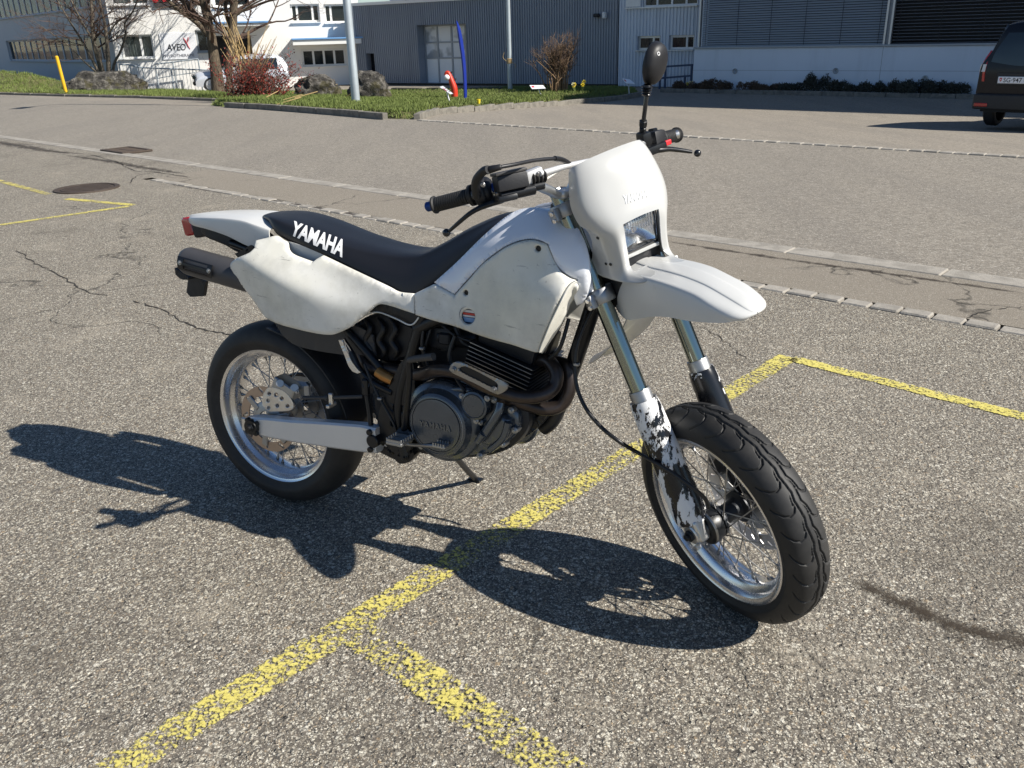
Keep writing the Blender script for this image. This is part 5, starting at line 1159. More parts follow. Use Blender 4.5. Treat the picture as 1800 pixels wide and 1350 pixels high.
# ---- wheels
def spoke_wheel(name, c, R, tw, th_, rimw, tf, lab, tread=False, hubr=.032):
    hub = MB(tf); hub.lathe([(.010, -.062), (.020, -.06), (hubr, -.045), (hubr+.012, -.042), (hubr+.012, -.034), (hubr-.004, -.030), (hubr-.008, 0), (hubr-.004, .030), (hubr+.012, .034), (hubr+.012, .042), (hubr, .045), (.020, .06), (.010, .062)], c, (0, 1, 0), 32)
    hb = hub.build(name, 'engine_dark' if tread else 'alu_dark', bike, smooth=40)
    # tyre
    nseg, nc = (1500, 170) if tread else (260, 40); rim_r = .2185; prof = []
    for k in range(nc+1):
        f = -1+2*k/nc; a = f*pi*.5
        sx = math.copysign(abs(sin(a))**.86, f)
        # bead, sidewall, crown
        y = tw*(sx); h = cos(a)**.62 if abs(f) < 1 else 0; r = rim_r+.006+(R-rim_r-.006)*h
        if abs(f) > .90: y *= 1-.18*((abs(f)-.9)/.1)
        prof.append((y, r, f))
    Y = np.array([p[0] for p in prof]); Rr = np.array([p[1] for p in prof]); th = np.linspace(0, 2*pi, nseg, endpoint=False); TH, K = np.meshgrid(th, np.arange(nc+1), indexing='ij')
    dep = np.zeros_like(TH)
    if tread:
        arc = np.cumsum(np.r_[0, np.hypot(np.diff(Y), np.diff(Rr))]); arc -= arc[nc//2]; A = arc[K]; N = 30; ph = TH*N/(2*pi); W_ = .0019
        def seg(ph0, a0, ph1, a1, w=W_):
            best = np.full_like(A, 9.); pl = 2*pi*R/N
            for sh in (-1, 0, 1):
                P_ = (np.mod(ph, 1)+sh)*pl; x0, x1 = ph0*pl, ph1*pl; dx, dy = x1-x0, a1-a0; t_ = np.clip(((P_-x0)*dx+(A-a0)*dy)/(dx*dx+dy*dy), 0, 1); best = np.minimum(best, np.hypot(P_-x0-t_*dx, A-a0-t_*dy))
            return np.clip(1.8-best/w, 0, 1)
        for sg, o_ in ((1, .0), (-1, .5)):
            for s_ in ((0+o_, .006*sg, .7+o_, .010*sg), (.7+o_, .010*sg, 1.+o_, .006*sg)): dep = np.maximum(dep, seg(*s_))
            L = [(.55, .014), (.35, .022), (.28, .034), (.36, .046), (.62, .060), (.80, .066)]
            L2 = [(.10, .0065), (-.15, .014), (-.45, .0175)]
            for (p0, a0), (p1, a1) in zip(L[:-1], L[1:]): dep = np.maximum(dep, seg(p0+o_, a0*sg, p1+o_, a1*sg, W_*.85))
            for (p0, a0), (p1, a1) in zip(L2[:-1], L2[1:]): dep = np.maximum(dep, seg(p0+o_, a0*sg, p1+o_, a1*sg, W_*.8))
        dep *= .0042
    RRr = Rr[K]-dep; V = np.stack([c[0]+RRr*np.cos(TH), c[1]+Y[K], c[2]+RRr*np.sin(TH)], -1).reshape(-1, 3)
    i, k = np.meshgrid(np.arange(nseg), np.arange(nc), indexing='ij'); j = (i+1) % nseg; F = np.stack([i*(nc+1)+k, i*(nc+1)+k+1, j*(nc+1)+k+1, j*(nc+1)+k], -1).reshape(-1, 4)
    if tf is not None: V = tf(V)
    me = bpy.data.meshes.new('tyre'); me.from_pydata(V.tolist(), [], F.tolist()); me.materials.append(M['tyre']); me.shade_smooth(); o = bpy.data.objects.new('tyre', me); COL.objects.link(o); o.parent = hb
    h = rimw; rp = [(.2185, -h+.012), (.2215, -h+.008), (.231, -h+.006), (.2335, -h+.002), (.2325, -h-.001), (.2275, -h-.002), (.2225, -h+.002), (.2165, -h+.004), (.2125, -h+.010), (.2095, -h+.020), (.206, -h*.55), (.197, -h*.42), (.1925, -h*.30), (.191, -h*.15)]
    rp = rp+[(.1905, 0)]+[(r, -y) for r, y in rp[::-1]]; m = MB(tf); m.lathe([(r, y) for r, y in rp], c, (0, 1, 0), 180); m.build('rim', 'rim', hb, smooth=30)
    for s_ in range(36):
        sd_ = 1 if s_ % 2 else -1; kk = s_//2; inner = kk % 2; a = 2*pi*s_/36+.04; off = radians(52) if inner else -radians(52); yh = sd_*(.038 if inner else .043); rh = hubr+.006
        p0 = (c[0]+rh*cos(a+off), c[1]+yh, c[2]+rh*sin(a+off)); p1 = (c[0]+.187*cos(a), c[1]+sd_*.007, c[2]+.187*sin(a)); d = np.array(p1)-np.array(p0); d /= np.linalg.norm(d)
        m = MB(tf); m.cyl(p0, p1, .00165, 6, bev=0); m.cyl(np.array(p1)-d*.010, np.array(p1)+d*.004, .0034, 8, bev=0); m.cyl(np.array(p1)-d*.001, np.array(p1)+d*.004, .0055, 8, bev=0); m.build('spoke', 'steel', hb, smooth=30)
    return hb
rear = spoke_wheel('rear_wheel', np.array([0, 0, RR]), RR, .075, .09, .060, None, 'rear')
front = spoke_wheel('front_wheel', FA_, RF, .060, .084, .050, steer, 'front', tread=True)
def disc(name, c, R0, R1, y, tf, hb, mat, slots=18, slot=(.010, .0035), bob=6):
    mb = MB(tf); n = 160; out = [(c[0]+R0*cos(2*pi*i/n), c[2]+R0*sin(2*pi*i/n)) for i in range(n)]; hole = [(c[0]+R1*cos(2*pi*i/72), c[2]+R1*sin(2*pi*i/72)) for i in range(72)][::-1]; hs = [hole]
    for k in range(slots):
        a = 2*pi*(k+.5)/slots; rm = (R0+R1)/2+(R0-R1)*.1*((k % 3)-1); ca, sa = cos(a), sin(a); L, w = slot; tt = .6
        hs.append([(c[0]+ca*rm+(x*cos(a+tt)-z*sin(a+tt)), c[2]+sa*rm+(x*sin(a+tt)+z*cos(a+tt))) for x, z in ((-L, -w), (L, -w), (L+w*.7, 0), (L, w), (-L, w), (-L-w*.7, 0))])
    panel(mb, out, y, .004, hs, step=.05, edge=0, xz=True, n=1, holen=1); d = mb.build('brake_disc', mat, hb, smooth=20)
    m = MB(tf)
    for k in range(bob):
        a = 2*pi*k/bob+.3; rm = R1+.004; q = np.array([c[0]+cos(a)*(rm-.012), y-.003, c[2]+sin(a)*(rm-.012)]); R = np.array([[cos(a), 0, -sin(a)], [0, 1, 0], [sin(a), 0, cos(a)]])
        m.box(q, (.05, .005, .022), R, bev=.003); q = np.array([c[0]+cos(a)*rm, y, c[2]+sin(a)*rm]); m.cyl(q+np.array([0, -.006, 0]), q+np.array([0, .009, 0]), .007, 12)
    m.lathe([(R1-.018, 0), (R1-.022, -.003), (.030, -.006), (.030, .002), (R1-.02, .002), (R1-.018, 0)], (c[0], y, c[2]), (0, 1, 0), 48); m.build('disc_carrier', 'alu_dark', d)
    return d
disc('rear', np.array([0, 0, RR]), .110, .078, -.083, None, rear, 'disc', 9, (.011, .0045))
disc('front', FA_, .140, .098, .066, steer, front, 'disc_grey', 24, (.007, .0028), 8)

# ---- swingarm and rear axle
def bolt(mb, p, ax, r=.006, L=.006, n=6): p = np.array(p, float); ax = np.array(ax, float); ax /= np.linalg.norm(ax); mb.cyl(p-ax*.002, p+ax*L*.35, r*1.5, 16); mb.cyl(p+ax*L*.3, p+ax*L, r, n, bev=.15)
def swingarm():
    m = MB()
    for s_ in (-1, 1):
        y0, y1 = s_*.112, s_*.150; st = [(-.035, .285, .326), (.0, .279, .335), (.06, .277, .343), (.16, .281, .353), (.30, .290, .372), (.42, .300, .386), (.47, .306, .385)]
        rows = []
        for x, za, zb in st:
            zb_ = zb; e = .006; rows.append([(x, y1-s_*e, za), (x, y1, za+e), (x, y1, zb_-e), (x, y1-s_*e, zb_), (x, y0+s_*e, zb_), (x, y0, zb_-e), (x, y0, za+e), (x, y0+s_*e, za)])
        A = [r for r in rows]; nR = len(A); vs = [p for r in A for p in r]; fs = []
        for i in range(nR-1):
            for k in range(8): fs.append((i*8+k, i*8+(k+1) % 8, (i+1)*8+(k+1) % 8, (i+1)*8+k))
        fs += [tuple(range(8)), tuple((nR-1)*8+k for k in range(8))]
        if s_ > 0: pass
        m.add(vs, fs)
    m.box((.47, 0, .345), (.07, .23, .07), bev=.01); o = m.build('swingarm', 'alu_white', bike, smooth=25)
    e = MB(); e.cyl((.46, -.156, .345), (.46, .156, .345), .020, 24); 
    for x, z in ((.452, .372), (.452, .318)): e.cyl((x, -.158, z), (x, -.110, z), .009, 12)
    e.build('pivot', 'black', o)
    a = MB(); a.cyl((0, -.168, RR), (0, .165, RR), .010, 16); a.cyl((0, -.166, RR), (0, -.150, RR), .0145, 6, bev=.1); a.lathe([(.001, -.176), (.009, -.176), (.0095, -.163), (.024, -.163), (.026, -.158), (.026, -.150)], (0, 0, RR), (0, 1, 0), 24)
    for an in (.6, 2.2, 3.9, 5.4): a.cyl((.024*cos(an), -.160, RR+.024*sin(an)), (.024*cos(an), -.146, RR+.024*sin(an)), .009, 10)
    a.build('axle', 'black', o)
    c = MB(); c.box((-.012, -.152, .308), (.062, .008, .046), bev=.004); c.build('chain_adjuster', 'alu', o)
    r = MB(); r.tube([B(533, 699, -.135), B(575, 699, -.13), B(638, 697, -.125)], .0055, 10, sub=3); r.cyl(B(575, 699, -.13)+[-.006, 0, 0], B(575, 699, -.13)+[.006, 0, 0], .010, 12); r.build('brake_hose', 'grey_plastic', o)
    b_ = MB(); b_.box(B(582, 702, -.131)+[0, 0, .002], (.014, .012, .036), bev=.003); b_.box(B(582, 712, -.131), (.012, .04, .012), bev=.003); b_.build('hose_clip', 'alu', o)
    return o
swingarm()
def rear_brake():
    m = MB(); hl = lambda u, v, r: [(u+r*cos(a), v+r*sin(a)) for a in np.linspace(0, 2*pi, 9)[:-1]]
    panel(m, [(469, 683), (478, 681), (500, 689), (514, 706), (516, 714), (508, 722), (470, 724), (460, 712), (462, 695)], -.128, .006, [hl(473, 692, 3.2), hl(485, 694, 3.6), hl(495, 700.5, 3.2), hl(471, 704, 3.2), hl(487, 713, 3.2), hl(505, 713.5, 3.2), hl(472, 717, 3)], step=.03, edge=.0015)
    o = m.build('caliper_bracket', 'alu', bike, smooth=25); c = MB(); p = B(506, 680, -.10); c.box(p, (.085, .052, .045), np.array([[.9, 0, .42], [0, 1, 0], [-.42, 0, .9]]), bev=.010, seg=3); c.box(p+np.array([.02, .03, -.01]), (.08, .03, .05), bev=.01)
    for du in (-14, 12): c.cyl(B(506+du, 678+du*.3, -.132), B(506+du, 678+du*.3, -.10), .013, 20)
    bolt(c, B(522, 688, -.127), (0, -1, 0)); c.build('caliper', 'alu_dark', o)
    s_ = MB(); s_.lathe([(.060, 0), (.068, .004), (.096, .004), (.098, 0), (.096, -.004), (.068, -.004)], (0, .092, RR), (0, 1, 0), 46, closed=True)
    for k in range(46): a = 2*pi*k/46; s_.box((.1*cos(a), .092, RR+.1*sin(a)), (.009, .006, .006), np.array([[cos(a), 0, -sin(a)], [0, 1, 0], [sin(a), 0, cos(a)]]), bev=.001)
    s_.lathe([(.03, -.01), (.064, -.006), (.064, .006), (.03, .01)], (0, .09, RR), (0, 1, 0), 30); s_.build('sprocket', 'alu_dark', bike)
    ch = MB(); P = []
    for a in np.linspace(pi/2, 3*pi/2, 14): P.append((.1*cos(a), .092, RR+.1*sin(a)))
    P += [(.2, .092, RR-.085), (.45, .092, .315)]; 
    for a in np.linspace(-pi/2, pi/2, 6): P.append((.55+.035*cos(a), .092, .36+.035*sin(a)))
    P += [(.3, .092, .40), (0, .092, RR+.1)]; ch.tube(P, .0075, 6, sub=1, cap=False); ch.build('chain', 'black', bike, smooth=0)
rear_brake()

# ---- seat
def loft_secs(mb, secs, n=6, m=3, cap=True):
    """secs: list of half sections [(x,y,z)...] from the centre line outwards (y<=0), mirrored and joined"""
    rows = []
    for sct in secs: L = [np.array(p, float) for p in sct]; rows.append(L+[p*[1, -1, 1] for p in L[::-1] if p[1] < -1e-6][::1] if False else [p*[1, -1, 1] for p in L[::-1]]+[p for p in L if p[1] < -1e-6])
    mb.surf(rows, n, m)
    return mb
def seat():
    # (x, half width at shoulder, half width at base, z centre, z shoulder, z base)
    D = [(-.012, .085, .050, .070, .936, .932, .924), (.004, .098, .075, .088, .948, .943, .917), (.04, .116, .090, .099, .956, .951, .909), (.10, .152, .099, .107, .953, .946, .898), (.18, .205, .104, .112, .941, .933, .887), (.25, .262, .105, .116, .926, .917, .873), (.31, .312, .104, .118, .912, .903, .860), (.38, .38, .101, .121, .899, .890, .839), (.44, .44, .097, .123, .890, .881, .820), (.51, .51, .092, .125, .884, .875, .800), (.57, .57, .088, .126, .887, .877, .784), (.61, .61, .085, .124, .899, .889, .790), (.67, .665, .081, .116, .930, .918, .826), (.725, .72, .076, .108, .962, .950, .870), (.78, .775, .069, .098, .988, .977, .926), (.815, .81, .06, .086, 1.002, .993, .962), (.845, .838, .05, .068, 1.006, .998, .988)]
    m = MB(); secs = []
    for x, xs, ws, wb, zc, zs, zb in D:
        q = lambda f: x+(xs-x)*f
        secs.append([(x, 0, zc), (q(.12), -ws*.5, zc-.001), (q(.5), -ws*.86, zs+.001), (q(.72), -ws*1.0, zs*.85+zb*.15), (q(.9), -(ws*.35+wb*.68), zs*.45+zb*.55), (xs, -wb, zb+.004), (xs+.002, -wb+.008, zb-.004), (xs+.002, -wb+.03, zb-.006)])
    loft_secs(m, secs, 5, 4); o = m.build('seat', 'seat', bike, smooth=60, weld=.0003)
    return o
SEAT = seat()
vs, fs, ex = text_mb('YAMAHA', 1, 0, .038, spacing=1.0)
decal('seat_lettering', bvh(SEAT), vs, fs, [(509, 412), (602, 453), (609.5, 424), (517, 388.5)], 'decal_white', SEAT, sub=3)

# ---- tank
def tank():
    # y half-width profile from the centre of the top down to the flank, per station
    D = [  # x, ztop, w1 (shoulder), zsh, w2 (belly), zbelly
        (.60, .800, .075, .800, .120, .770), (.70, .895, .080, .880, .132, .800), (.78, .955, .085, .938, .140, .860), (.85, 1.000, .092, .980, .150, .890), (.92, 1.022, .100, 1.000, .160, .890), (.99, 1.026, .100, 1.000, .165, .880), (1.05, 1.012, .090, .990, .160, .870), (1.10, .985, .075, .965, .150, .860), (1.12, .93, .06, .92, .12, .85)]
    m = MB(); secs = []
    for x, zt, w1, zs, w2, zb in D: secs.append([(x, 0, zt), (x, -w1*.55, zt-.003), (x, -w1, zs), (x, -(w1*.4+w2*.62), zs*.55+zb*.45), (x, -w2, zb), (x, -w2*.85, zb-.03), (x, -w2*.5, zb-.05)])
    loft_secs(m, secs, 5, 4); return m.build('fuel_tank', 'tank_white', bike, smooth=60, weld=.0003)
# flank cover of the tank: gloss white, follows the visible outline
cov = depth_map([(765, 497, -.142), (797, 517, -.150), (830, 450, -.138), (860, 410, -.120), (905, 374, -.085), (905, 400, -.125), (850, 460, -.158), (880, 436, -.160), (935, 368, -.085), (935, 400, -.135), (955, 422, -.165), (980, 372, -.09), (985, 420, -.155), (1005, 440, -.165), (1010, 480, -.175), (1020, 500, -.172), (1020, 560, -.14), (975, 465, -.175)])
def tank_cover():
    m = MB(); panel(m, [(761, 497), (800, 462), (835, 427), (862, 402), (885, 383), (905, 371), (925, 366), (943, 366), (965, 371), (990, 380), (1012, 400), (1030, 440), (1036, 490), (1026, 530), (1012, 538), (1007, 520), (1014, 492), (1000, 488), (984, 476), (975, 462), (968, 445), (962, 430), (950, 424), (932, 420.5), (910, 424), (888, 433), (865, 448), (845, 465), (822, 490), (797, 518)], cov, .005, step=.012, edge=.006, corner=40)
    o = m.build('tank_cover', 'tank_white', bike, smooth=50); mirrored(o, k=.72); return o
TC = tank_cover(); TK = tank()
def tank_cap():
    m = MB(); c = np.array([.985, 0, 1.022]); m.lathe([(.001, .052), (.030, .052), (.036, .047), (.037, .012), (.040, .010), (.040, 0)], c, (.05, 0, 1), 32); m.build('tank_cap', 'black_plastic', bike)
tank_cap()
# ---- side panels
PY = depth_map([(727, 516, -.139), (727, 553, -.146), (760, 502, -.143), (797, 518, -.152), (850, 460, -.160), (905, 424, -.164), (955, 424, -.168), (945, 437, -.168), (818, 515, -.158), (880, 500, -.176), (930, 480, -.182), (975, 466, -.18), (1000, 489, -.186), (992, 506, -.203), (974, 546, -.210), (952, 600, -.202), (942, 620, -.194), (1013, 493, -.180), (900, 560, -.190), (850, 570, -.176), (800, 560, -.160), (870, 605, -.182), (800, 545, -.158), (760, 530, -.145), (905, 600, -.190)], lam=.0002)
def side_panel():
    m = MB(); em = [(822+12.5*cos(a), 557+13.5*sin(a)) for a in np.linspace(0, 2*pi, 17)[:-1]]
    sc1 = [(945+5.2*cos(a), 437.5+5.4*sin(a)) for a in np.linspace(0, 2*pi, 9)[:-1]]; sc2 = [(818+4.2*cos(a), 515+4.8*sin(a)) for a in np.linspace(0, 2*pi, 9)[:-1]]
    panel(m, [(727, 517), (745, 508), (761, 500), (780, 510), (798, 519.5), (808, 508), (824, 491), (846, 466), (866, 450), (888, 435), (910, 426), (932, 422.5), (949, 426), (960, 431), (967, 446), (974, 463), (983, 477.5), (998, 489), (1011, 493.5), (1003, 498), (995, 505), (986, 522), (974, 546), (962, 573), (951, 600), (944, 620), (938, 619.5), (925, 615.5), (900, 607), (870, 599), (835, 588), (800, 575), (760, 564), (729, 554)], PY, .004, [em, sc1, sc2], step=.010, edge=.004, corner=42)
    o = m.build('side_panel', 'plastic_aged', bike, smooth=60); mirrored(o, k=.75); T = bvh(o)
    q = MB(); rr_ = []
    for (a, b_) in (((1011, 494), (1013, 497)), ((1001, 500), (1014, 506)), ((992, 512), (1008, 523)), ((984, 528), (999, 535)), ((975, 547), (993, 552)), ((965, 568), (983, 572)), ((956, 590), (971, 591)), ((949, 607), (960, 607)), ((945, 619), (951, 620.5))):
        pa = solve(a[0], a[1], PY)+[.001, .002, 0]; k_ = 1 if a[1] > 500 else .3; pb = B(b_[0], b_[1], pa[1]+.052*k_); rr_.append([pa, pa*.72+pb*.28+[.004*k_, .010*k_, 0], pa*.35+pb*.65+[0, .006*k_, 0], pb, pb+[-.002, .012, 0]])
    q.surf(rr_, 4, 4, th=.003); q.build('air_scoop', 'plastic_aged', o, smooth=50)
    for (u, v, r) in ((945, 437.5, .0095), (818, 515, .008)):
        p = solve(u, v, PY)+[0, .012, 0]; k = MB(); k.cyl(p+[0, .004, 0], p, r*1.25, 20); k.cyl(p, p+[0, -.005, 0], r*.7, 16); k.build('panel_screw', 'black', o)
    # emblem sunk in its round recess
    p = solve(822, 557, PY)+np.array([0, .016, 0]); r_ = .0262; k = MB(); k.lathe([(.001, 0), (r_, 0), (r_+.0005, -.004), (r_+.0005, -.013)], p, (0, 1, 0), 32); e = k.build('emblem', 'decal_dark', o)
    for z0, z1, mt in ((-.018, -.006, 'decal_blue'), (.001, .0062, 'decal_red'), (-.0045, .0, 'decal_white'), (.0075, .014, 'decal_white')):
        k = MB(); n = 10; a = [(x, z) for x, z in [(-min(sqrt(r_**2-z0**2), .024)*.93, z0), (min(sqrt(r_**2-z0**2), .024)*.9, z0), (min(sqrt(r_**2-z1**2), .024)*.9, z1), (-min(sqrt(r_**2-z1**2), .024)*.93, z1)]]
        k.add([(p[0]+x, p[1]-.0012, p[2]+z) for x, z in a], [(0, 1, 2, 3)]); k.build('stripe', mt, e, smooth=0)
    k = MB(); n = 28; vs = []; fs = []
    for i in range(n):      # wall of the recess
        a = 2*pi*i/n; q = solve(822+12.5*cos(a), 557+13.5*sin(a), PY); vs += [q+[0, .002, 0], (p[0]+(r_+.001)*cos(-a), p[1]-.001, p[2]+(r_+.001)*sin(-a))]
    for i in range(n): j = (i+1) % n; fs.append((2*i, 2*j, 2*j+1, 2*i+1))
    k.add(vs, fs); k.build('recess', 'plastic_aged', o)
    return o
SP = side_panel()
_yr = np.polyfit([-.05, .02, .10, .2, .3, .4, .48, .56, .64], [.160, .176, .190, .196, .190, .174, .158, .149, .147], 5)
def RY(X, Z):
    """depth of the rear flank: a rounded shoulder line with a hollow above it"""
    X = np.atleast_1d(np.asarray(X, float)); Z = np.atleast_1d(np.asarray(Z, float)); Xc = np.clip(X, -.06, .66)
    zu = .905-.19*(Xc-.1); k = 9.; a = .845-.31*(Xc-.05); zr = (a+.732+np.sqrt((a-.732)**2+.0006))/2; yr = np.polyval(_yr, Xc); yu = .118+.021*(1-np.exp(-np.maximum(Xc, 0)/.2))
    s_ = np.clip((Z-zr)/(zu-zr), -2.5, 1.6); f = np.logaddexp(0, s_*k)/k; g = np.logaddexp(0, -s_*k)/k
    return -(yr+(yu-yr)*f-.010*g)
def rear_panel():
    m = MB(); panel(m, [(447.5, 423), (465, 419), (483, 415), (495, 422), (503, 427), (506, 440), (514, 448), (531, 455), (548, 461), (556, 455), (566, 449.5), (600, 466), (640, 485), (680, 504), (700, 514), (726, 517), (726.5, 552), (712, 547.5), (690, 540), (671, 535.5), (660, 538), (648, 548), (632, 561), (618, 573), (600, 583), (582, 589), (562, 588), (540, 584), (515, 578), (490, 571), (470, 562), (458, 550), (443, 528), (428, 508), (413, 487), (404, 472), (404, 463), (411, 456), (424, 450), (437, 444), (446, 436)], RY, .004, step=.010, edge=.005, corner=42)
    o = m.build('rear_side_panel', 'plastic_aged', bike, smooth=60); mirrored(o, k=.9)
    k = MB(); panel(k, [(499, 424), (512, 426), (530, 432), (572, 449), (566, 462), (549, 472), (525, 466), (500, 454), (496, 430)], -.117, .003, step=.02, edge=.0); k.build('grab_recess', 'plastic_white', o)
    # dark trim with a pale lip between the panels
    k = MB(); panel(k, [(648, 547), (662, 537), (671, 534), (690, 539), (712, 546), (735, 552), (737, 558), (728, 568), (718, 570), (700, 563), (680, 553), (664, 548), (652, 550)], -.128, .006, step=.02, edge=.002); k.build('trim', 'black', o)
    k = MB(); k.tube([B(u, v, -.135) for u, v in ((632, 560), (650, 551), (665, 549), (680, 553.5), (700, 562), (717, 570.5), (727, 569), (736, 558))], .0022, 6, sub=4); k.build('lip', 'plastic_aged', o)
    return o
rear_panel()
# ---- tail
def tail():
    D = [(-.315, .022, .922, .004), (-.26, .062, .931, .012), (-.18, .084, .940, .020), (-.09, .096, .945, .032), (-.01, .103, .944, .046), (.045, .108, .936, .046), (.10, .110, .926, .034)]
    m = MB(); secs = []
    for x, w, z, dr in D: secs.append([(x, 0, z+.004), (x, -w*.6, z+.002), (x, -w*.92, z-.004), (x, -w, z-.010), (x+.004, -w-.003, z-dr*1.0-.01), (x+.01, -w-.001, z-dr*1.4-.012)])
    rows = [[np.array(p, float)*[1, -1, 1] for p in s_[::-1]]+[np.array(p, float) for p in s_ if p[1] < 0] for s_ in secs]; m.surf(rows, 5, 4, th=.003); o = m.build('tail_fender', 'plastic_white', bike, smooth=50)
    # inner black tray and lamp
    k = MB(); k.box((-.235, 0, .893), (.10, .085, .055), np.array([[.98, 0, -.2], [0, 1, 0], [.2, 0, .98]]), bev=.012, seg=3); k.build('lamp_housing', 'black_plastic', bike)
    k = MB(); k.box((-.300, 0, .893), (.045, .090, .060), np.array([[.98, 0, -.2], [0, 1, 0], [.2, 0, .98]]), bev=.012, seg=3); t = k.build('tail_lamp', 'red_lens', bike)
    k = MB(); panel(k, [(350, 392), (370, 388), (400, 398), (430, 412), (447, 425), (446, 436), (428, 446), (412, 442), (395, 432), (378, 425), (362, 418), (352, 408)], -.045, .09, step=.03, edge=.006); k.build('inner_fender', 'black_plastic', bike, smooth=30)
    k = MB(); panel(k, [(412, 446), (425, 440), (434, 434), (441, 431), (446, 434), (444, 441), (430, 449), (418, 453)], -.112, .006, [[(433, 438), (436, 438), (436, 441), (433, 441)]], step=.02, edge=.001); k.build('muffler_bracket', 'black', bike)
    k = MB(); panel(k, [(330, 491), (344, 488), (361, 495), (357, 521), (334, 522), (327, 514)], -.02, .012, step=.05, edge=.002); k.build('plate_bracket', 'black_plastic', bike); k = MB(); panel(k, [(306, 471), (314, 476), (332, 488), (330, 492), (318, 491), (308, 483)], -.06, .05, step=.05, edge=.002); k.build('mud_flap', 'black_plastic', bike); 
tail()
# ---- exhaust
def exhaust():
    ax0, ax1 = B(327, 457, -.118), B(440, 489, -.118); ax1 = ax0+(ax1-ax0)*1.75; d = (ax1-ax0)/np.linalg.norm(ax1-ax0); L = np.linalg.norm(ax1-ax0)
    m = MB(); m.lathe([(.001, .012), (.022, .012), (.024, 0), (.030, -.003), (.038, .002), (.0425, .014), (.0435, .022), (.0435, L-.05), (.040, L-.02), (.03, L), (.001, L)], ax0, d, 56); o = m.build('muffler', 'muffler', bike, smooth=40)
    k = MB(); k.lathe([(.022, -.004), (.026, -.004), (.026, .03), (.022, .03)], ax0, d, 24, closed=True); k.build('outlet', 'exhaust', o)
    k = MB(); sd_ = np.array([0, -1., 0]); sd_ -= d*(sd_@d); sd_ /= np.linalg.norm(sd_); up = np.cross(sd_, d); up = up if up[2] > 0 else -up
    # slotted heat guard bent round the can
    rows = []
    for i, s_ in enumerate(np.linspace(.018, .155, 9)):
        row = []
        for a in np.linspace(-.30, .50, 9): row.append(ax0+d*s_+(.0490)*(sd_*cos(a)+up*sin(a)))
        rows.append(row)
    k.surf(rows, 3, 3, th=.003, skip=lambda i, j: (1.2 <= i < 6.9 and (1.0 <= j < 3.2 or 4.6 <= j < 6.9))); k.build('heat_guard', 'black', o, smooth=30)
    k = MB()
    for s_, a in ((.028, .12), (.145, .12)): p = ax0+d*s_+.0510*(sd_*cos(a)+up*sin(a)); bolt(k, p, sd_*cos(a)+up*sin(a), .005, .005); k.mark()
    k.build_each('guard_bolt', 'steel', o)
    # header pipes and mid pipe
    P1 = [(.885, -.04, .595), B(955, 632, -.055), B(977, 652, -.075), B(975, 678, -.09), B(955, 694, -.115), B(920, 698, -.135), B(885, 690, -.150), B(845, 674, -.165), B(808, 655, -.170), B(770, 650, -.160), B(735, 658, -.12), B(690, 650, -.10), B(650, 645, -.10), (.36, -.075, .60), (.22, -.085, .68), tuple(ax1-d*.02)]
    m = MB(); m.tube(P1, [.0185]*13+[.02, .022, .024], 18, sub=6); h = m.build('header_pipe', 'exhaust', bike, smooth=60)
    P2 = [(.90, .03, .60), B(990, 640, -.02), B(1000, 660, -.03), B(999, 690, -.04), B(985, 712, -.05), B(960, 719, -.07), B(930, 712, -.085), B(905, 705, -.10), B(880, 700, -.10)]
    m = MB(); m.tube(P2, .0185, 18, sub=6); m.build('header_pipe', 'exhaust', bike, smooth=60)
    m = MB(); m.tube([B(664, 653, -.125), B(676, 661, -.125), B(690, 668, -.12)], .016, 12); m.build('heat_tinted_joint', 'exhaust_hot', h)
    # slotted guard on the header
    m = MB(); panel(m, [(792, 641), (802, 636), (815, 639), (850, 655), (885, 671), (893, 678), (890, 686), (878, 693), (868, 692), (835, 675), (798, 658), (788, 650)], -.192, .004, [[(812, 645), (822, 646), (852, 661), (872, 673), (874, 681), (866, 682), (835, 667), (810, 654), (806, 648)]], step=.02, edge=.0028, holen=4); g = m.build('pipe_guard', 'steel', bike, smooth=40)
    m = MB(); panel(m, [(806, 644), (822, 644), (852, 659), (876, 673), (876, 684), (864, 685), (835, 669), (804, 656)], -.186, .008, step=.03, edge=.0); m.build('guard_core', 'black', g); m = MB()
    for u, v in ((797.5, 649.5), (869, 684.5)): bolt(m, B(u, v, -.193), (0, -1, 0), .0055, .007, 16); m.mark()
    m.build_each('guard_bolt', 'steel', g)
exhaust()
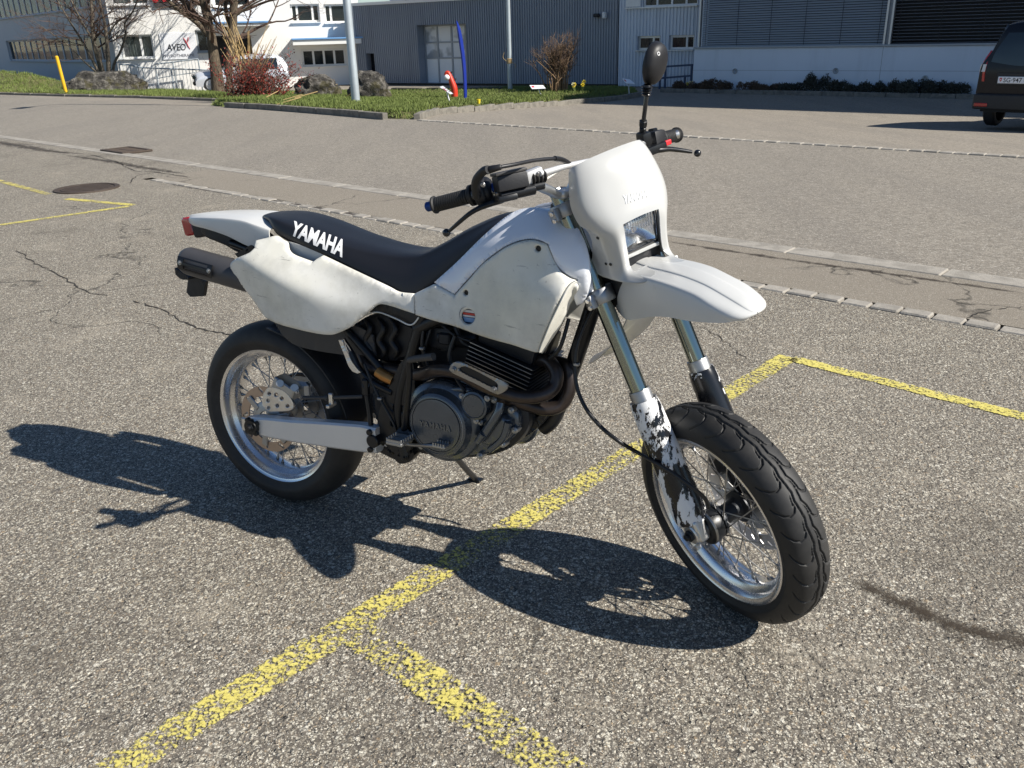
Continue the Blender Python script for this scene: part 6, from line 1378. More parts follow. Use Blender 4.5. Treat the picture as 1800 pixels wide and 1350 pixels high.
# ---- engine
def rb(m, c, size, bev=.004, ang=0., seg=2): ca, sa = cos(ang), sin(ang); m.box(c, size, np.array([[ca, 0, sa], [0, 1, 0], [-sa, 0, ca]]), bev=bev, seg=seg)
def engine():
    lean_ = .27    # cylinder leans forward
    ca, sa = cos(lean_), sin(lean_); R = np.array([[ca, 0, sa], [0, 1, 0], [-sa, 0, ca]]); base = np.array([.815, 0, .515])
    cyl = MB(); cyl.box(base+R@np.array([0, 0, .07]), (.15, .15, .16), R, bev=.02, seg=2); co_ = cyl.build('cylinder', 'engine_dark', bike)
    fn = MB()
    for i in range(12): fn.box(base+R@np.array([.0, 0, .004+.0118*i]), (.200, .198, .0032), R, bev=.0015)
    fn.build('fins', 'fin', co_, smooth=30); fe = MB()
    for i in range(12):
        z = .004+.0118*i; fe.box(base+R@np.array([0, -.0995, z]), (.192, .0016, .0022), R)
    fe.build('fin_edge', 'alu_dark', co_, smooth=0)
    hd = MB(); hd.box(base+R@np.array([0, 0, .165]), (.17, .17, .06), R, bev=.012, seg=2); hd.box(base+R@np.array([0, 0, .21]), (.15, .15, .06), R, bev=.02, seg=2); hd.build('cylinder_head', 'engine_dark', bike)
    cc = MB(); panel(cc, [(652, 690), (700, 672), (745, 668), (790, 655), (850, 668), (905, 690), (925, 712), (930, 745), (915, 772), (890, 792), (850, 804), (800, 806), (745, 800), (705, 790), (670, 765), (655, 725)], -.095, .19, step=.05, edge=.012); cs = cc.build('crankcase', 'engine_dark', bike, smooth=30)
    # side cover
    yc = -.118; m = MB(); panel(m, [(724, 715), (735, 698), (752, 688), (775, 682), (800, 678), (822, 682), (850, 690), (880, 705), (905, 722), (912, 745), (905, 765), (885, 783), (862, 797), (838, 803), (805, 802), (770, 800), (745, 790), (727, 772), (718, 745)], yc, .03, step=.015, edge=.012); sc_ = m.build('side_cover', 'engine', bike, smooth=50)
    c0 = B(768, 747, -.160)-[0, -.030, 0]; m = MB(); m.lathe([(.118, .02), (.118, .0), (.113, -.006), (.100, -.012), (.094, -.020), (.090, -.030), (.084, -.034), (.0775, -.035), (.0765, -.032), (.0755, -.032), (.0745, -.036), (.066, -.0375), (.001, -.0385)], c0, (0, 1, 0), 96); cv = m.build('clutch_cover', 'engine', sc_, smooth=28)
    k = MB(); k.lathe([(.0835, -.0343), (.0838, -.0352), (.0845, -.0343)], c0, (0, 1, 0), 96); k.build('cover_ring', 'alu_dark', cv)
    vs, fs, ex = text_mb('YAMAHA', 1, 0, .02, depth=.02, spacing=1.15); sx = .100/ex[0]; k = MB(); k.add([(c0[0]+v[0]*sx, c0[1]-.0385-(.0022 if v[2] > 0 else 0), c0[2]+v[1]*sx*1.05) for v in vs], fs); k.build('raised_lettering', 'engraved', cv, smooth=0)
    c1 = B(832, 714, -.153)+[0, .012, 0]; m = MB(); m.lathe([(.041, .015), (.041, -.004), (.039, -.010), (.034, -.012), (.0325, -.0105), (.031, -.0125), (.001, -.0135)], c1, (0, 1, 0), 48); m.build('filter_cover', 'engine', sc_, smooth=28)
    m = MB()
    for k_ in range(3): a = .6+k_*2.09; q = c1+np.array([.044*cos(a), .002, .044*sin(a)]); m.cyl(q+[0, .01, 0], q+[0, -.008, 0], .009, 16); bolt(m, q+[0, -.008, 0], (0, -1, 0), .0045, .004); m.mark()
    for u, v in ((738, 703), (728, 755), (742, 783), (780, 799), (845, 800), (885, 780), (906, 755), (900, 720), (870, 702), (800, 683), (846, 741)):
        q = B(u, v, yc-.004); m.cyl(q+[0, .02, 0], q+[0, -.008, 0], .0095, 16); bolt(m, q+[0, -.008, 0], (0, -1, 0), .0048, .005); m.mark()
    m.build_each('cover_bolt', 'alu_dark', sc_)
    m = MB(); panel(m, [(840, 760), (858, 738), (880, 730), (893, 740), (896, 760), (884, 778), (862, 786), (845, 780)], -.140, .02, step=.02, edge=.012); m.tube([B(848, 770, -.145), B(862, 748, -.15), B(876, 724, -.148), B(880, 708, -.14)], .012, 10); m.tube([B(862, 790, -.135), B(884, 770, -.14), B(893, 742, -.14)], .010, 10); m.tube([B(742, 712, -.13), B(772, 690, -.13), B(812, 684, -.13), B(850, 696, -.13)], .009, 10); m.tube([B(840, 776, -.15), B(850, 762, -.155)], .011, 8, sub=1); m.build('oil_pump_cover', 'engine', sc_, smooth=50)
    m = MB(); panel(m, [(905, 715), (925, 700), (960, 700), (968, 715), (955, 740), (930, 765), (905, 775), (900, 745)], -.06, .12, [[(937, 722), (944, 722), (944, 732), (937, 732)], [(917, 748), (923, 748), (923, 755), (917, 755)]], step=.04, edge=.006); m.build('bash_guard', 'black', bike, smooth=30)
    m = MB(); m.cyl((.70, .05, .40), (.70, .135, .40), .095, 40); m.cyl((.82, .05, .40), (.82, .12, .40), .07, 40); m.build('generator_cover', 'engine', bike)
    # carburettor, intake, airbox
    m = MB(); m.cyl((.60, -.045, .655), (.76, -.045, .665), .028, 24); m.cyl((.65, -.045, .62), (.65, -.045, .72), .024, 20); m.box((.66, -.03, .665), (.07, .13, .06), bev=.01, seg=2); m.cyl(B(773, 590, -.08), B(790, 592, -.08), .02, 20); m.tube([B(800, 575, -.09), B(812, 600, -.09), B(830, 610, -.08)], .006, 8); m.box(B(783, 595, -.095), (.035, .02, .032), bev=.004); m.build('carburettor', 'engine_dark', bike)
    m = MB(); m.cyl((.60, .06, .655), (.76, .06, .665), .025, 24); m.build('carburettor', 'engine_dark', bike)
    m = MB(); panel(m, [(618, 572), (645, 556), (670, 550), (700, 560), (738, 575), (738, 600), (730, 628), (700, 636), (650, 632), (620, 615)], -.085, .17, step=.03, edge=.012); ab = m.build('airbox', 'black_plastic', bike, smooth=30); m = MB()
    for u in (645, 668, 690): m.tube([B(u-4, 560, -.09), B(u+6, 578, -.098), B(u-2, 598, -.098), B(u+8, 616, -.098), B(u+2, 630, -.09)], [.004, .009, .009, .009, .004], 8)
    m.build('rib', 'black_plastic', ab, smooth=60)
engine()
# ---- frame
def frame():
    m = MB(); tb = lambda pts, r=.014, **k: m.tube(pts, r, 14, **k)
    neck = np.array([1.085, 0, .98]); tb([neck+[-.02, 0, .05], neck+[.055, 0, -.12]], .032, sub=1); fr = None
    tb([(1.11, 0, .93), (1.06, 0, .76), (1.005, 0, .58), (.965, 0, .46), (.93, 0, .42)], .022)
    for s_ in (-1, 1):
        tb([(1.08, s_*.02, .97), (1.0, s_*.09, .90), (.85, s_*.115, .80), (.68, s_*.115, .73), (.60, s_*.112, .69)], .018)
        tb([(.625, s_*.112, .74), (.585, s_*.115, .62), (.545, s_*.118, .50), (.535, s_*.12, .40), (.55, s_*.12, .31)], .017)
        tb([(.64, s_*.115, .74), (.40, s_*.10, .775), (.15, s_*.085, .82), (-.10, s_*.06, .86)], .012)
        tb([(.56, s_*.115, .48), (.40, s_*.11, .62), (.24, s_*.10, .74), (.12, s_*.085, .82)], .012)
    f = m.build('frame', 'black', bike, smooth=60)
    k = MB(); panel(k, [(733, 556), (800, 574), (836, 590), (846, 606), (835, 640), (826, 662), (790, 648), (735, 652)], -.04, .08, step=.05, edge=.006); k.build('inner_frame_plate', 'engine_dark', f, smooth=30)
    # lower plate with holes (right), foot rests
    k = MB(); panel(k, [(702, 640), (716, 628), (726, 640), (728, 665), (728, 700), (722, 730), (718, 760), (722, 790), (708, 800), (690, 795), (672, 775), (664, 745), (668, 715), (682, 685)], -.130, .016, [[(691, 712), (700, 708), (707, 714), (706, 724), (697, 728), (690, 722)], [(686, 742), (692, 740), (694, 747), (688, 750)]], step=.02, edge=.003); k.build('pivot_plate', 'black', f, smooth=40)
    k = MB(); panel(k, [(652, 762), (668, 760), (684, 775), (702, 788), (722, 786), (728, 800), (720, 812), (703, 816), (692, 808), (668, 796), (656, 785)], -.112, .03, [[(700, 794), (707, 794), (707, 801), (700, 801)]], step=.03, edge=.003); 
    for u, v in ((669, 777), (684, 793), (709, 803)): k.cyl(B(u, v, -.118), B(u, v, -.118)+[0, .2, 0], .014, 20); bolt(k, B(u, v, -.120), (0, -1, 0), .007, .008)
    k.build('linkage', 'black', bike)
    k = MB(); k.cyl((.40, 0, .47), (.50, 0, .74), .030, 24)
    for i in range(7): k.lathe([(.045, -.006), (.052, 0), (.045, .006)], np.array([.40, 0, .47])+np.array([.10, 0, .27])*(.1+.12*i), (.10, 0, .27), 24)
    k.build('shock_absorber', 'black', bike)
    # passenger bracket in bare alloy
    k = MB(); panel(k, [(594, 598), (602, 598), (606, 610), (612, 622), (617, 634), (627, 648), (634, 655), (628, 657), (619, 653), (612, 643), (605, 625)], -.142, .007, step=.02, edge=.0015, corner=35); k.build('grab_bracket', 'alu', bike, smooth=30)
    k = MB(); k.tube([B(602, 598, -.128), B(618, 622, -.128), B(632, 650, -.128), B(655, 672, -.126), B(690, 690, -.125)], .010, 10); k.tube([B(637, 656, -.126), B(646, 700, -.128), B(652, 745, -.13), B(650, 758, -.13)], .008, 8); k.build('bracket_tube', 'black', bike); k = MB(); k.box(B(643, 680, -.135), (.02, .02, .05), bev=.004); k.cyl(B(643, 676, -.14), B(643, 676, -.12), .012, 14); k.build('hose_union', 'black', bike)
    # rear mudguard inside
    rows = []
    for i, a in enumerate(np.linspace(.15, 1.45, 7)): r = .345; rows.append([(r*cos(a)+.0, y, RR+r*sin(a)+(.0 if abs(y) < .07 else -.03)) for y in (-.098, -.07, 0, .07, .098)])
    k = MB(); k.surf(rows, 4, 4, th=.004); k.build('rear_mudguard', 'black_plastic', bike, smooth=50)
    k = MB(); panel(k, [(480, 566), (515, 575), (560, 586), (600, 582), (625, 573), (655, 590), (660, 625), (620, 626), (560, 618), (520, 608), (498, 592)], -.103, .004, step=.03, edge=.004); k.build('inner_mudguard', 'grey_plastic', bike, smooth=40)
frame()
def footrests():
    for s_ in (-1, 1):
        m = MB(); c = B(705, 773, -.185); 
        if s_ > 0: c = c*[1, -1, 1]
        m.box(c, (.052, .075, .010), bev=.002); 
        for i in range(7):
            for x in (-.023, .023): m.box(c+[x, -.033+.011*i, .009], (.005, .005, .012), bev=.001)
        for y in (-.034, -.01, .014, .036): m.box(c+[0, y, .006], (.046, .005, .012))
        m.tube([c+[-.005, -s_*.03, -.01], c+[-.01, -s_*.055, -.022], (c[0]-.01, s_*.125, c[2]-.025)], .010, 10); m.build('foot_rest', 'alu_dark', bike, smooth=25)
    m = MB(); P = [B(715, 781, -.140), B(725, 782, -.150), B(745, 783, -.165), B(766, 784, -.175), B(776, 786, -.18)]; m.tube(P, [.006, .006, .0055, .006, .006], 10); p = m.build('brake_pedal', 'steel', bike); m = MB(); c = B(775, 783, -.185); m.box(c, (.04, .028, .008), bev=.002)
    for i in range(5): 
        for y in (-.012, .012): m.box(c+[-.016+.008*i, y, .006], (.004, .004, .008))
    m.build('pedal_pad', 'alu_dark', p, smooth=20)
    m = MB(); m.tube([B(709, 762, -.145), B(713, 745, -.155), B(715, 720, -.165), B(718, 690, -.172), B(720, 660, -.176), B(719, 640, -.178), B(721, 633, -.178)], [.012, .011, .010, .009, .009, .009, .009], 12, flat=.75); ks = m.build('kick_starter', 'black', bike, smooth=60); m = MB(); m.tube([B(719, 633, -.180), B(735, 630, -.186), B(762, 627, -.195)], [.009, .0095, .010], 14); m.build('kick_pedal', 'grey_plastic', ks, smooth=60); m = MB(); m.cyl(B(709, 762, -.12), B(709, 762, -.16), .02, 20); m.build('kick_hub', 'black', ks)
    # side stand on the left, foot on the ground
    o = ray(836, 845); t = -CO[2]/o[2]; q = (CO+o*t-BP)@BM; m = MB(); m.tube([B(792, 792, .10), B(792, 792, .10)*.5+q*.5, q+[0, 0, .006]], [.011, .010, .010], 12, sub=1); m.box(q+[0, .0, .006], (.05, .03, .008), bev=.003); m.build('side_stand', 'black', bike)
footrests()

# ---- front fork
def fline(z, o=0.): return 1.291-(z-.638)*.464+o     # x of the fork centre line at height z
def fork():
    for s_ in (-1, 1):
        y = .093*s_; P = lambda z, o=0., dy=0.: (fline(z, o), y+dy, z); up = np.array([-.464, 0, 1])/hypot(1, .464)
        m = MB(steer); m.cyl(P(.60), P(1.105), .0218, 40, bev=.04); ft = m.build('fork_tube', 'fork', bike, smooth=30)
        m = MB(steer); m.cyl(P(1.103), P(1.112), .0225, 32); m.cyl(P(1.11), P(1.117), .009, 6, bev=0); m.build('fork_cap', 'alu', ft)
        m = MB(steer); m.lathe([(.0222, .0), (.026, .0), (.0275, -.004), (.0275, -.046), (.0285, -.05), (.0285, -.070), (.027, -.075), (.0265, -.12)], P(.642), up, 40); lw = m.build('fork_lower', 'alu_dark', bike, smooth=30)
        m = MB(steer); m.lathe([(.0265, 0), (.0265, .26), (.024, .30)], P(.31), up, 32); m.build('lower_tube', 'black_gloss', lw)
        # guard: channel shaped shell on the front and outside of the leg
        rows = []; M_ = 'peeled' if s_ < 0 else 'scuffed'
        for z, w in ((.618, .0300), (.60, .0325), (.56, .0340), (.50, .0350), (.43, .0365), (.37, .0385), (.335, .0380), (.318, .035)):
            c = np.array(P(z)); row = []; fw = np.array([1, 0, .464])/hypot(1, .464)
            for a in np.linspace(radians(-150), radians(115), 13):    # angle from forward, positive towards inside
                q = c+w*1.05*(fw*cos(a)*(1.12 if abs(a) < 1.3 else 1.)+np.array([0, -s_*sin(a), 0])*-1*-1); row.append(q)
            rows.append(row)
        m = MB(steer); m.surf(rows, 5, 3, th=.0022); m.build('fork_guard', M_, bike, smooth=50, )
        m = MB(steer); c = np.array(P(.565)); m.box(c+[.030, -.018*-s_*-1 if False else s_*.012, .0], (.018, .016, .018), np.array([[.907, 0, -.42], [0, 1, 0], [.42, 0, .907]]), bev=.002); m.build('guard_clip', 'decal_white', bike, smooth=0)
        # axle clamp
        m = MB(steer); m.box((WB-.006, s_*.100, .306), (.062, .036, .062), np.array([[.907, 0, -.42], [0, 1, 0], [.42, 0, .907]]), bev=.012, seg=3); m.cyl((WB, s_*.078, RF), (WB, s_*.122, RF), .026, 24)
        for dx, dz in ((-.022, -.020), (.020, -.026), (-.022, .022)): m.cyl((WB+dx, s_*.112, RF+dz), (WB+dx, s_*.126, RF+dz), .0075, 6)
        ac = m.build('axle_clamp', 'alu', bike); m = MB(steer); m.cyl((WB, s_*.120, RF), (WB, s_*.130, RF), .0155, 6, bev=.1); m.cyl((WB, s_*.129, RF), (WB, s_*.138, RF), .009, 16); m.build('axle_nut', 'black', ac)
    m = MB(steer)
    for z, dx, w, h in ((1.068, 0, .24, .032), (.868, 0, .235, .036)):
        c = np.array([fline(z)-.018, 0, z]); R = np.array([[.907, 0, -.42], [0, 1, 0], [.42, 0, .907]]); m.box(c, (.07, w-.06, h*.8), R, bev=.008, seg=2)
        for s_ in (-1, 1):
            q = np.array([fline(z), .093*s_, z]); up = np.array([-.464, 0, 1])/hypot(1, .464); m.lathe([(.0222, -h/2), (.033, -h/2), (.035, -h/2+.003), (.035, h/2-.003), (.033, h/2), (.0222, h/2)], q, up, 36)
            m.box(q+np.array([.010, s_*.036, 0]), (.032, .016, h*.95), R, bev=.004, seg=2)
        m.mark()
    tc = m.build_each('triple_clamp', 'alu_dark', bike, smooth=35)[0]; m = MB(steer)
    for z in (1.068, .868):
        for s_ in (-1, 1):
            for dz in (-.008, .008): m.cyl((fline(z+dz)+.015, .093*s_+s_*.040, z+dz), (fline(z+dz)+.018, .093*s_+s_*.049, z+dz), .0055, 14); m.mark()
    m.build_each('clamp_bolt', 'chrome', tc)
    m = MB(steer); m.box((1.19, 0, .90), (.10, .13, .16), bev=.02, seg=2); m.build('lamp_bracket', 'black_plastic', bike)
    # speedometer drive and cable
    m = MB(steer); m.lathe([(.012, -.035), (.040, -.035), (.047, -.03), (.049, -.012), (.046, 0), (.02, .0)], (WB, -.048, RF), (0, 1, 0), 36); m.tube([(WB+.0, -.075, RF+.030), (WB-.03, -.082, RF+.055), (WB-.055, -.09, RF+.085)], [.012, .010, .008], 12); sdv = m.build('speedometer_drive', 'black', front)
    m = MB(steer); m.lathe([(.047, -.004), (.0495, 0), (.047, .004)], (WB, -.075, RF), (0, 1, 0), 36); m.build('drive_ring', 'steel', sdv)
    P = [B(1046, 535, -.05), B(1028, 570, -.07), B(1015, 605, -.09), B(1011, 640, -.10), B(1014, 680, -.11), B(1030, 718, -.12), B(1058, 752, -.13), B(1090, 777, -.14)]+[SB(1120, 795, -.135), SB(1150, 812, -.135), SB(1185, 833, -.13), SB(1215, 855, -.118), SB(1238, 875, -.095), SB(1246, 892, -.08)]
    m = MB(); m.tube(P, .0052, 10, sub=6); m.build('speedometer_cable', 'cable', bike, smooth=60)
    m = MB(); m.tube([B(1030, 545, -.03), B(1020, 580, -.04), B(1006, 620, -.05), B(1012, 650, -.03)], .0045, 8, sub=5); m.build('cable', 'cable', bike)
    P = [S(1205, 560, .12), S(1215, 600, .125), S(1228, 640, .125), S(1236, 660, .12)]; m = MB(steer); m.tube([P[0]+(P[0]-P[1])*1.2]+P, .0055, 8); m.build('brake_line', 'grey_plastic', bike)
    # front caliper on the left leg
    m = MB(steer); p = np.array([WB-.075, .078, RF+.105]); m.box(p, (.055, .060, .10), np.array([[.85, 0, .53], [0, 1, 0], [-.53, 0, .85]]), bev=.012, seg=3); m.box(p+[.012, -.005, -.01], (.04, .085, .06), np.array([[.85, 0, .53], [0, 1, 0], [-.53, 0, .85]]), bev=.012, seg=3); cp = m.build('front_caliper', 'black', bike); m = MB(steer); m.cyl(p+[0, -.045, .02], p+[0, .04, .02], .016, 20); m.cyl(p+[.01, -.045, -.025], p+[.01, .04, -.025], .016, 20); m.build('piston_cover', 'alu_dark', cp)
fork()

# ---- front fender
def fender():
    # stations along x: centre z, half width top, half width skirt, skirt drop, tip taper
    D = [(1.205, .935, .040, .060, .105), (1.25, .936, .048, .068, .112), (1.30, .940, .054, .070, .098), (1.36, .947, .056, .071, .078), (1.42, .951, .055, .070, .064), (1.48, .949, .051, .066, .052), (1.53, .942, .051, .061, .034), (1.568, .934, .046, .052, .018), (1.588, .928, .039, .042, .008), (1.599, .924, .028, .029, .004), (1.605, .922, .012, .012, .001), (1.6065, .9215, .001, .001, .0)]
    rows = []
    for x, z, w1, w2, dr in D:
        k = min(1., (w1/.045)**1.5); h = [(x, 0, z+.004*k), (x, w1*.30, z+.003*k), (x, w1*.40, z+.0005*k), (x, w1*.85, z-.003*k), (x-.002*k, w1*1.06, z-.009*k), (x-.004*k, w2*.97, z-.013*k-dr*.45), (x-.006*k, w2, z-.010*k-dr)]
        rows.append([np.array(p)*[1, -1, 1] for p in h[::-1]]+[np.array(p) for p in h[1:]])
    m = MB(steer); m.surf(rows, 6, 4, th=.003); o = m.build('front_fender', 'plastic_white', bike, smooth=50)
    rows = []
    for x, z, w in ((1.235, .83, .060), (1.19, .77, .058), (1.135, .71, .058), (1.075, .655, .052), (1.01, .605, .045), (.965, .575, .03)): rows.append([(x, y*w, z-.006*y*y*3) for y in (-1, -.6, 0, .6, 1)])
    m = MB(steer); m.surf(rows, 5, 4, th=.003); m.build('fender_flap', 'plastic_white', bike, smooth=50)
    m = MB(steer); p = np.array([1.235, -.018, .9385]); m.cyl(p, p+[0, 0, .003], .0055, 14); m.build('fender_screw', 'black', o)
fender()
# ---- headlamp mask
def mask():
    # columns: centre, opening edge, front corner, side, rear edge   (half, y<0 side); rows from the top down
    Rw = [
        [(1.180, 0, 1.198), (1.179, .040, 1.197), (1.175, .072, 1.194), (1.166, .092, 1.188), (1.150, .099, 1.180)],
        [(1.192, 0, 1.188), (1.191, .042, 1.187), (1.186, .075, 1.183), (1.174, .099, 1.176), (1.153, .106, 1.168)],
        [(1.208, 0, 1.166), (1.207, .043, 1.164), (1.201, .080, 1.158), (1.185, .108, 1.149), (1.158, .114, 1.142)],
        [(1.228, 0, 1.125), (1.226, .045, 1.123), (1.219, .085, 1.119), (1.198, .116, 1.112), (1.165, .122, 1.107)],
        [(1.245, 0, 1.090), (1.243, .046, 1.088), (1.236, .085, 1.084), (1.212, .115, 1.080), (1.172, .121, 1.078)],
        [(1.258, 0, 1.064), (1.256, .051, 1.061), (1.250, .079, 1.054), (1.224, .106, 1.052), (1.184, .118, 1.058)],
        [(1.262, 0, 1.045), (1.260, .051, 1.040), (1.256, .074, 1.034), (1.228, .098, 1.034), (1.194, .108, 1.044)],
        [(1.262, 0, 1.010), (1.259, .050, 1.008), (1.256, .071, 1.004), (1.226, .091, 1.008), (1.193, .098, 1.015)],
        [(1.262, 0, .975), (1.259, .049, .974), (1.257, .069, .971), (1.222, .087, .972), (1.176, .092, .972)],
        [(1.264, 0, .955), (1.263, .050, .950), (1.262, .069, .946), (1.222, .085, .946), (1.164, .090, .948)],
        [(1.285, 0, .944), (1.285, .052, .940), (1.280, .070, .932), (1.232, .085, .926), (1.172, .090, .927)],
        [(1.335, 0, .948), (1.335, .050, .944), (1.326, .066, .934), (1.262, .080, .922), (1.200, .087, .920)],
    ]
    rows = [[np.array(p, float)*[1, -1, 1] for p in r[::-1]]+[np.array(p, float) for p in r[1:]] for r in Rw]
    m = MB(steer)
    m.surf(rows, 5, 4, th=-.0035, skip=lambda i, j: 3 <= j < 5 and 5.3 <= i < 9.7); o = m.build('headlamp_mask', 'sun_dimmed_plastic', bike, smooth=50)
    # lamp
    a, b_, c, d = (1.247, -.049, 1.053), (1.247, .049, 1.053), (1.247, .046, .978), (1.247, -.046, .978)
    m = MB(steer); n = 10; rows = []
    for i in range(n+1):
        t = i/n; z = 1.053-t*.075; w = .050-.003*t; rows.append([(1.244+.006*(1-(2*s_/n-1)**2)*(1-(2*t-1)**2), -w+2*w*s_/n, z) for s_ in range(n+1)])
    m.surf(rows, 2, 2, th=.002); lamp = m.build('headlamp', 'glass', bike, smooth=60)
    m = MB(steer)
    for i in range(13): y = -.044+.0073*i; m.box((1.2445, y, 1.034), (.0015, .0030, .032), bev=.0007)
    m.build('lens_flute', 'glass', lamp, smooth=60)
    m = MB(steer); rows = []
    for i in range(9):
        t = i/8; z = 1.055-t*.079; rows.append([(1.236-.045*(1-(2*s_/8-1)**2*.85)*(1-(2*t-1)**2*.8), -.051+.102*s_/8, z) for s_ in range(9)])
    m.surf(rows, 3, 3); m.build('reflector', 'reflector', lamp, smooth=70); m = MB(steer); m.cyl((1.195, 0, 1.012), (1.222, 0, 1.012), .008, 16); m.build('bulb', 'chrome', lamp)
    m = MB(steer)
    for y in (-.0515, .0515): m.box((1.241, y, 1.0155), (.012, .003, .084), bev=.001)
    for z in (1.058, .9735): m.box((1.241, 0, z), (.012, .1, .0035), bev=.001)
    m.build('lamp_seal', 'black', lamp, smooth=0)
    m = MB(steer); m.box((1.245, 0, .9665), (.010, .100, .009), bev=.002); m.build('mask_bar', 'sun_dimmed_plastic', o); m = MB(steer); m.box((1.20, 0, .955), (.05, .09, .03), bev=.005); m.cyl((1.205, .02, .95), (1.24, .012, .957), .011, 14); m.build('lamp_socket', 'grey_plastic', bike)
    T = bvh(o); vs, fs, ex = text_mb('YAMAHA', 1, 0, .032, spacing=1.); decal('mask_lettering', T, vs, fs, [(1097, 359), (1139, 347), (1138, 333), (1094.5, 343.5)], 'decal_pale', o, sub=3, off=.0011)
    for u, v, r in ((1051, 418, 2.6), (1065.5, 463.5, 2.2), (1073.5, 464.5, 2.4)):
        h = hit(T, u, v, .0006); 
        if h: p, n = h; m = MB(); m.cyl(p, p+n*.0012, r*.0016, 16); m.build('mask_screw', 'black', o)
    return o
MASK = mask()
# ---- handlebar and controls
def bars():
    m = MB(steer); pts = [S(757, 362, -.375), S(800, 351, -.335), S(842, 341, -.295), S(890, 332, -.245), S(935, 325, -.195), S(947, 327, -.180), S(966, 335, -.150), S(981, 341, -.125), S(1000, 337, -.095), np.array([1.06, -.03, 1.115]), np.array([1.06, .03, 1.115])]
    Lp = [S(1192, 236, .375), S(1165, 243, .33), S(1140, 249, .26), S(1128, 254, .20)]; mid = np.array([1.045, .11, 1.125]); m.tube(pts+[mid]+Lp[::-1], .0112, 18, sub=6); hb = m.build('handlebar', 'alu', bike, smooth=60)
    m = MB(steer); m.tube([S(948, 306, -.185), S(975, 298, -.13), S(1000, 291, -.08), np.array([1.05, .10, 1.13])], .0068, 14); m.build('cross_bar', 'alu_white', hb); m = MB(steer); 
    p = S(938, 308, -.192); m.box(p, (.02, .042, .030), bev=.006, seg=2); bl = m.build('bar_clamp', 'alu_white', hb); m = MB(steer)
    for u in (931, 943): q = S(u, 307, -.2); bolt(m, q+[.006, 0, .002], (.9, -.3, 0), .0028, .004, 6); m.mark()
    m.build_each('clamp_bolt', 'steel', bl)
    for x in (-.035, .035): m = MB(steer); m.box((1.07, x, 1.098), (.035, .026, .05), bev=.006, seg=2); m.build('bar_riser', 'alu_dark', hb)
    # right grip (near side)
    def grip(p0, p1, ribs=14):
        p0 = np.array(p0); p1 = np.array(p1); d = p1-p0; L = np.linalg.norm(d); prof = [(.0112, 0), (.0200, 0), (.0205, .004), (.0170, .007)]; 
        for i in range(ribs): s_ = .010+(L-.024)*i/ribs; w = (L-.024)/ribs; prof += [(.0172, s_), (.0172, s_+w*.7), (.0160, s_+w*.78), (.0160, s_+w*.95)]
        prof += [(.0175, L-.012), (.024, L-.008), (.024, L), (.0112, L)]; g = MB(steer); g.lathe(prof, p0, d, 32); return g
    a, b_ = S(763, 360.5, -.370), S(833, 342.5, -.302); grip(a, b_).build('grip', 'rubber', hb, smooth=25); m = MB(steer); m.cyl(S(750, 364, -.382), a, .0115, 20, bev=.25); m.build('bar_end', 'blue_cap', hb)
    m = MB(steer); c0, c1 = S(836, 341.5, -.300), S(866, 334, -.268); m.cyl(c0, c1, .031, 28, bev=.2); m.cyl(S(845, 340, -.29), S(862, 336, -.275), .034, 28, bev=.2); m.tube([S(838, 345, -.32), S(836, 325, -.325), S(840, 312, -.322), S(850, 301, -.315), S(858, 298, -.31)], [.010, .010, .0095, .009, .009], 12); m.cyl(S(853, 300, -.312), S(882, 293, -.285), .0088, 14, bev=.3, r2=.006); th = m.build('throttle_housing', 'black_plastic', hb, smooth=50)
    m = MB(steer); q = S(849, 325, -.33); bolt(m, q, (.85, -.5, 0), .0035, .004); m.build('housing_screw', 'steel', th); m = MB(steer); m.cyl(S(865, 333, -.27), S(874, 331, -.26), .0135, 20); m.build('anodised_sleeve', 'blue_cap', hb)
    m = MB(steer); m.tube([S(880, 293.5, -.287), S(905, 289, -.25), S(940, 282, -.19), S(975, 279, -.13), S(990, 282, -.10), S(1003, 290, -.07), np.array([1.08, -.03, 1.12])], .0042, 10, sub=6); m.tube([S(975, 278.5, -.13), S(990, 281.5, -.10), S(1003, 289.5, -.07)], .0058, 10, sub=6); m.build('throttle_cable', 'cable', hb, smooth=60)
    m = MB(steer); m.tube([S(949, 322, -.18), S(970, 308, -.14), S(990, 295, -.10), S(1002, 291, -.08)], .0026, 8); m.build('brake_cable', 'plastic_aged', hb)
    # master cylinder
    p = S(897, 319, -.248); ax = S(920, 315, -.215)-S(874, 325, -.275); ax /= np.linalg.norm(ax); z = np.array([-.25, 0, 1.]); z -= ax*(z@ax); z /= np.linalg.norm(z); y = np.cross(z, ax); R = np.stack([ax, y, z], 1)
    m = MB(steer); m.box(p, (.070, .044, .034), R, bev=.004, seg=2); mc_ = m.build('master_cylinder', 'black_plastic', hb); m = MB(steer); m.box(p+z*.0205, (.073, .048, .007), R, bev=.0025, seg=2)
    m.build('reservoir_lid', 'grey_plastic', mc_); m = MB(steer); m.cyl(p-z*.026-ax*.030, p-z*.026+ax*.052, .013, 18); m.cyl(p-z*.022+ax*.05, p-z*.022+ax*.075, .010, 16); m.box(p-z*.032-ax*.018+y*-.0, (.045, .05, .014), R, bev=.005, seg=2); m.build('cylinder_body', 'black', mc_)
    for k_ in range(4): m = MB(steer); q = p+ax*(.052+.009*k_)-z*.004; m.lathe([(.010, -.004), (.0145, 0), (.010, .004)], q, ax, 18); m.build('rubber_boot', 'rubber', mc_)
    # levers
    def lever(pts, rads, ball, nm, extra=None):
        m = MB(steer); m.tube(pts, rads, 14, sub=6, flat=.7); o = m.build(nm, 'black', hb, smooth=60); m = MB(steer); m.lathe([(.0095*sin(a), -.0095*cos(a)) for a in np.linspace(.02, pi-.02, 12)], ball, (0, 0, 1), 20); m.build('lever_ball', 'black_gloss', o, smooth=80); return o
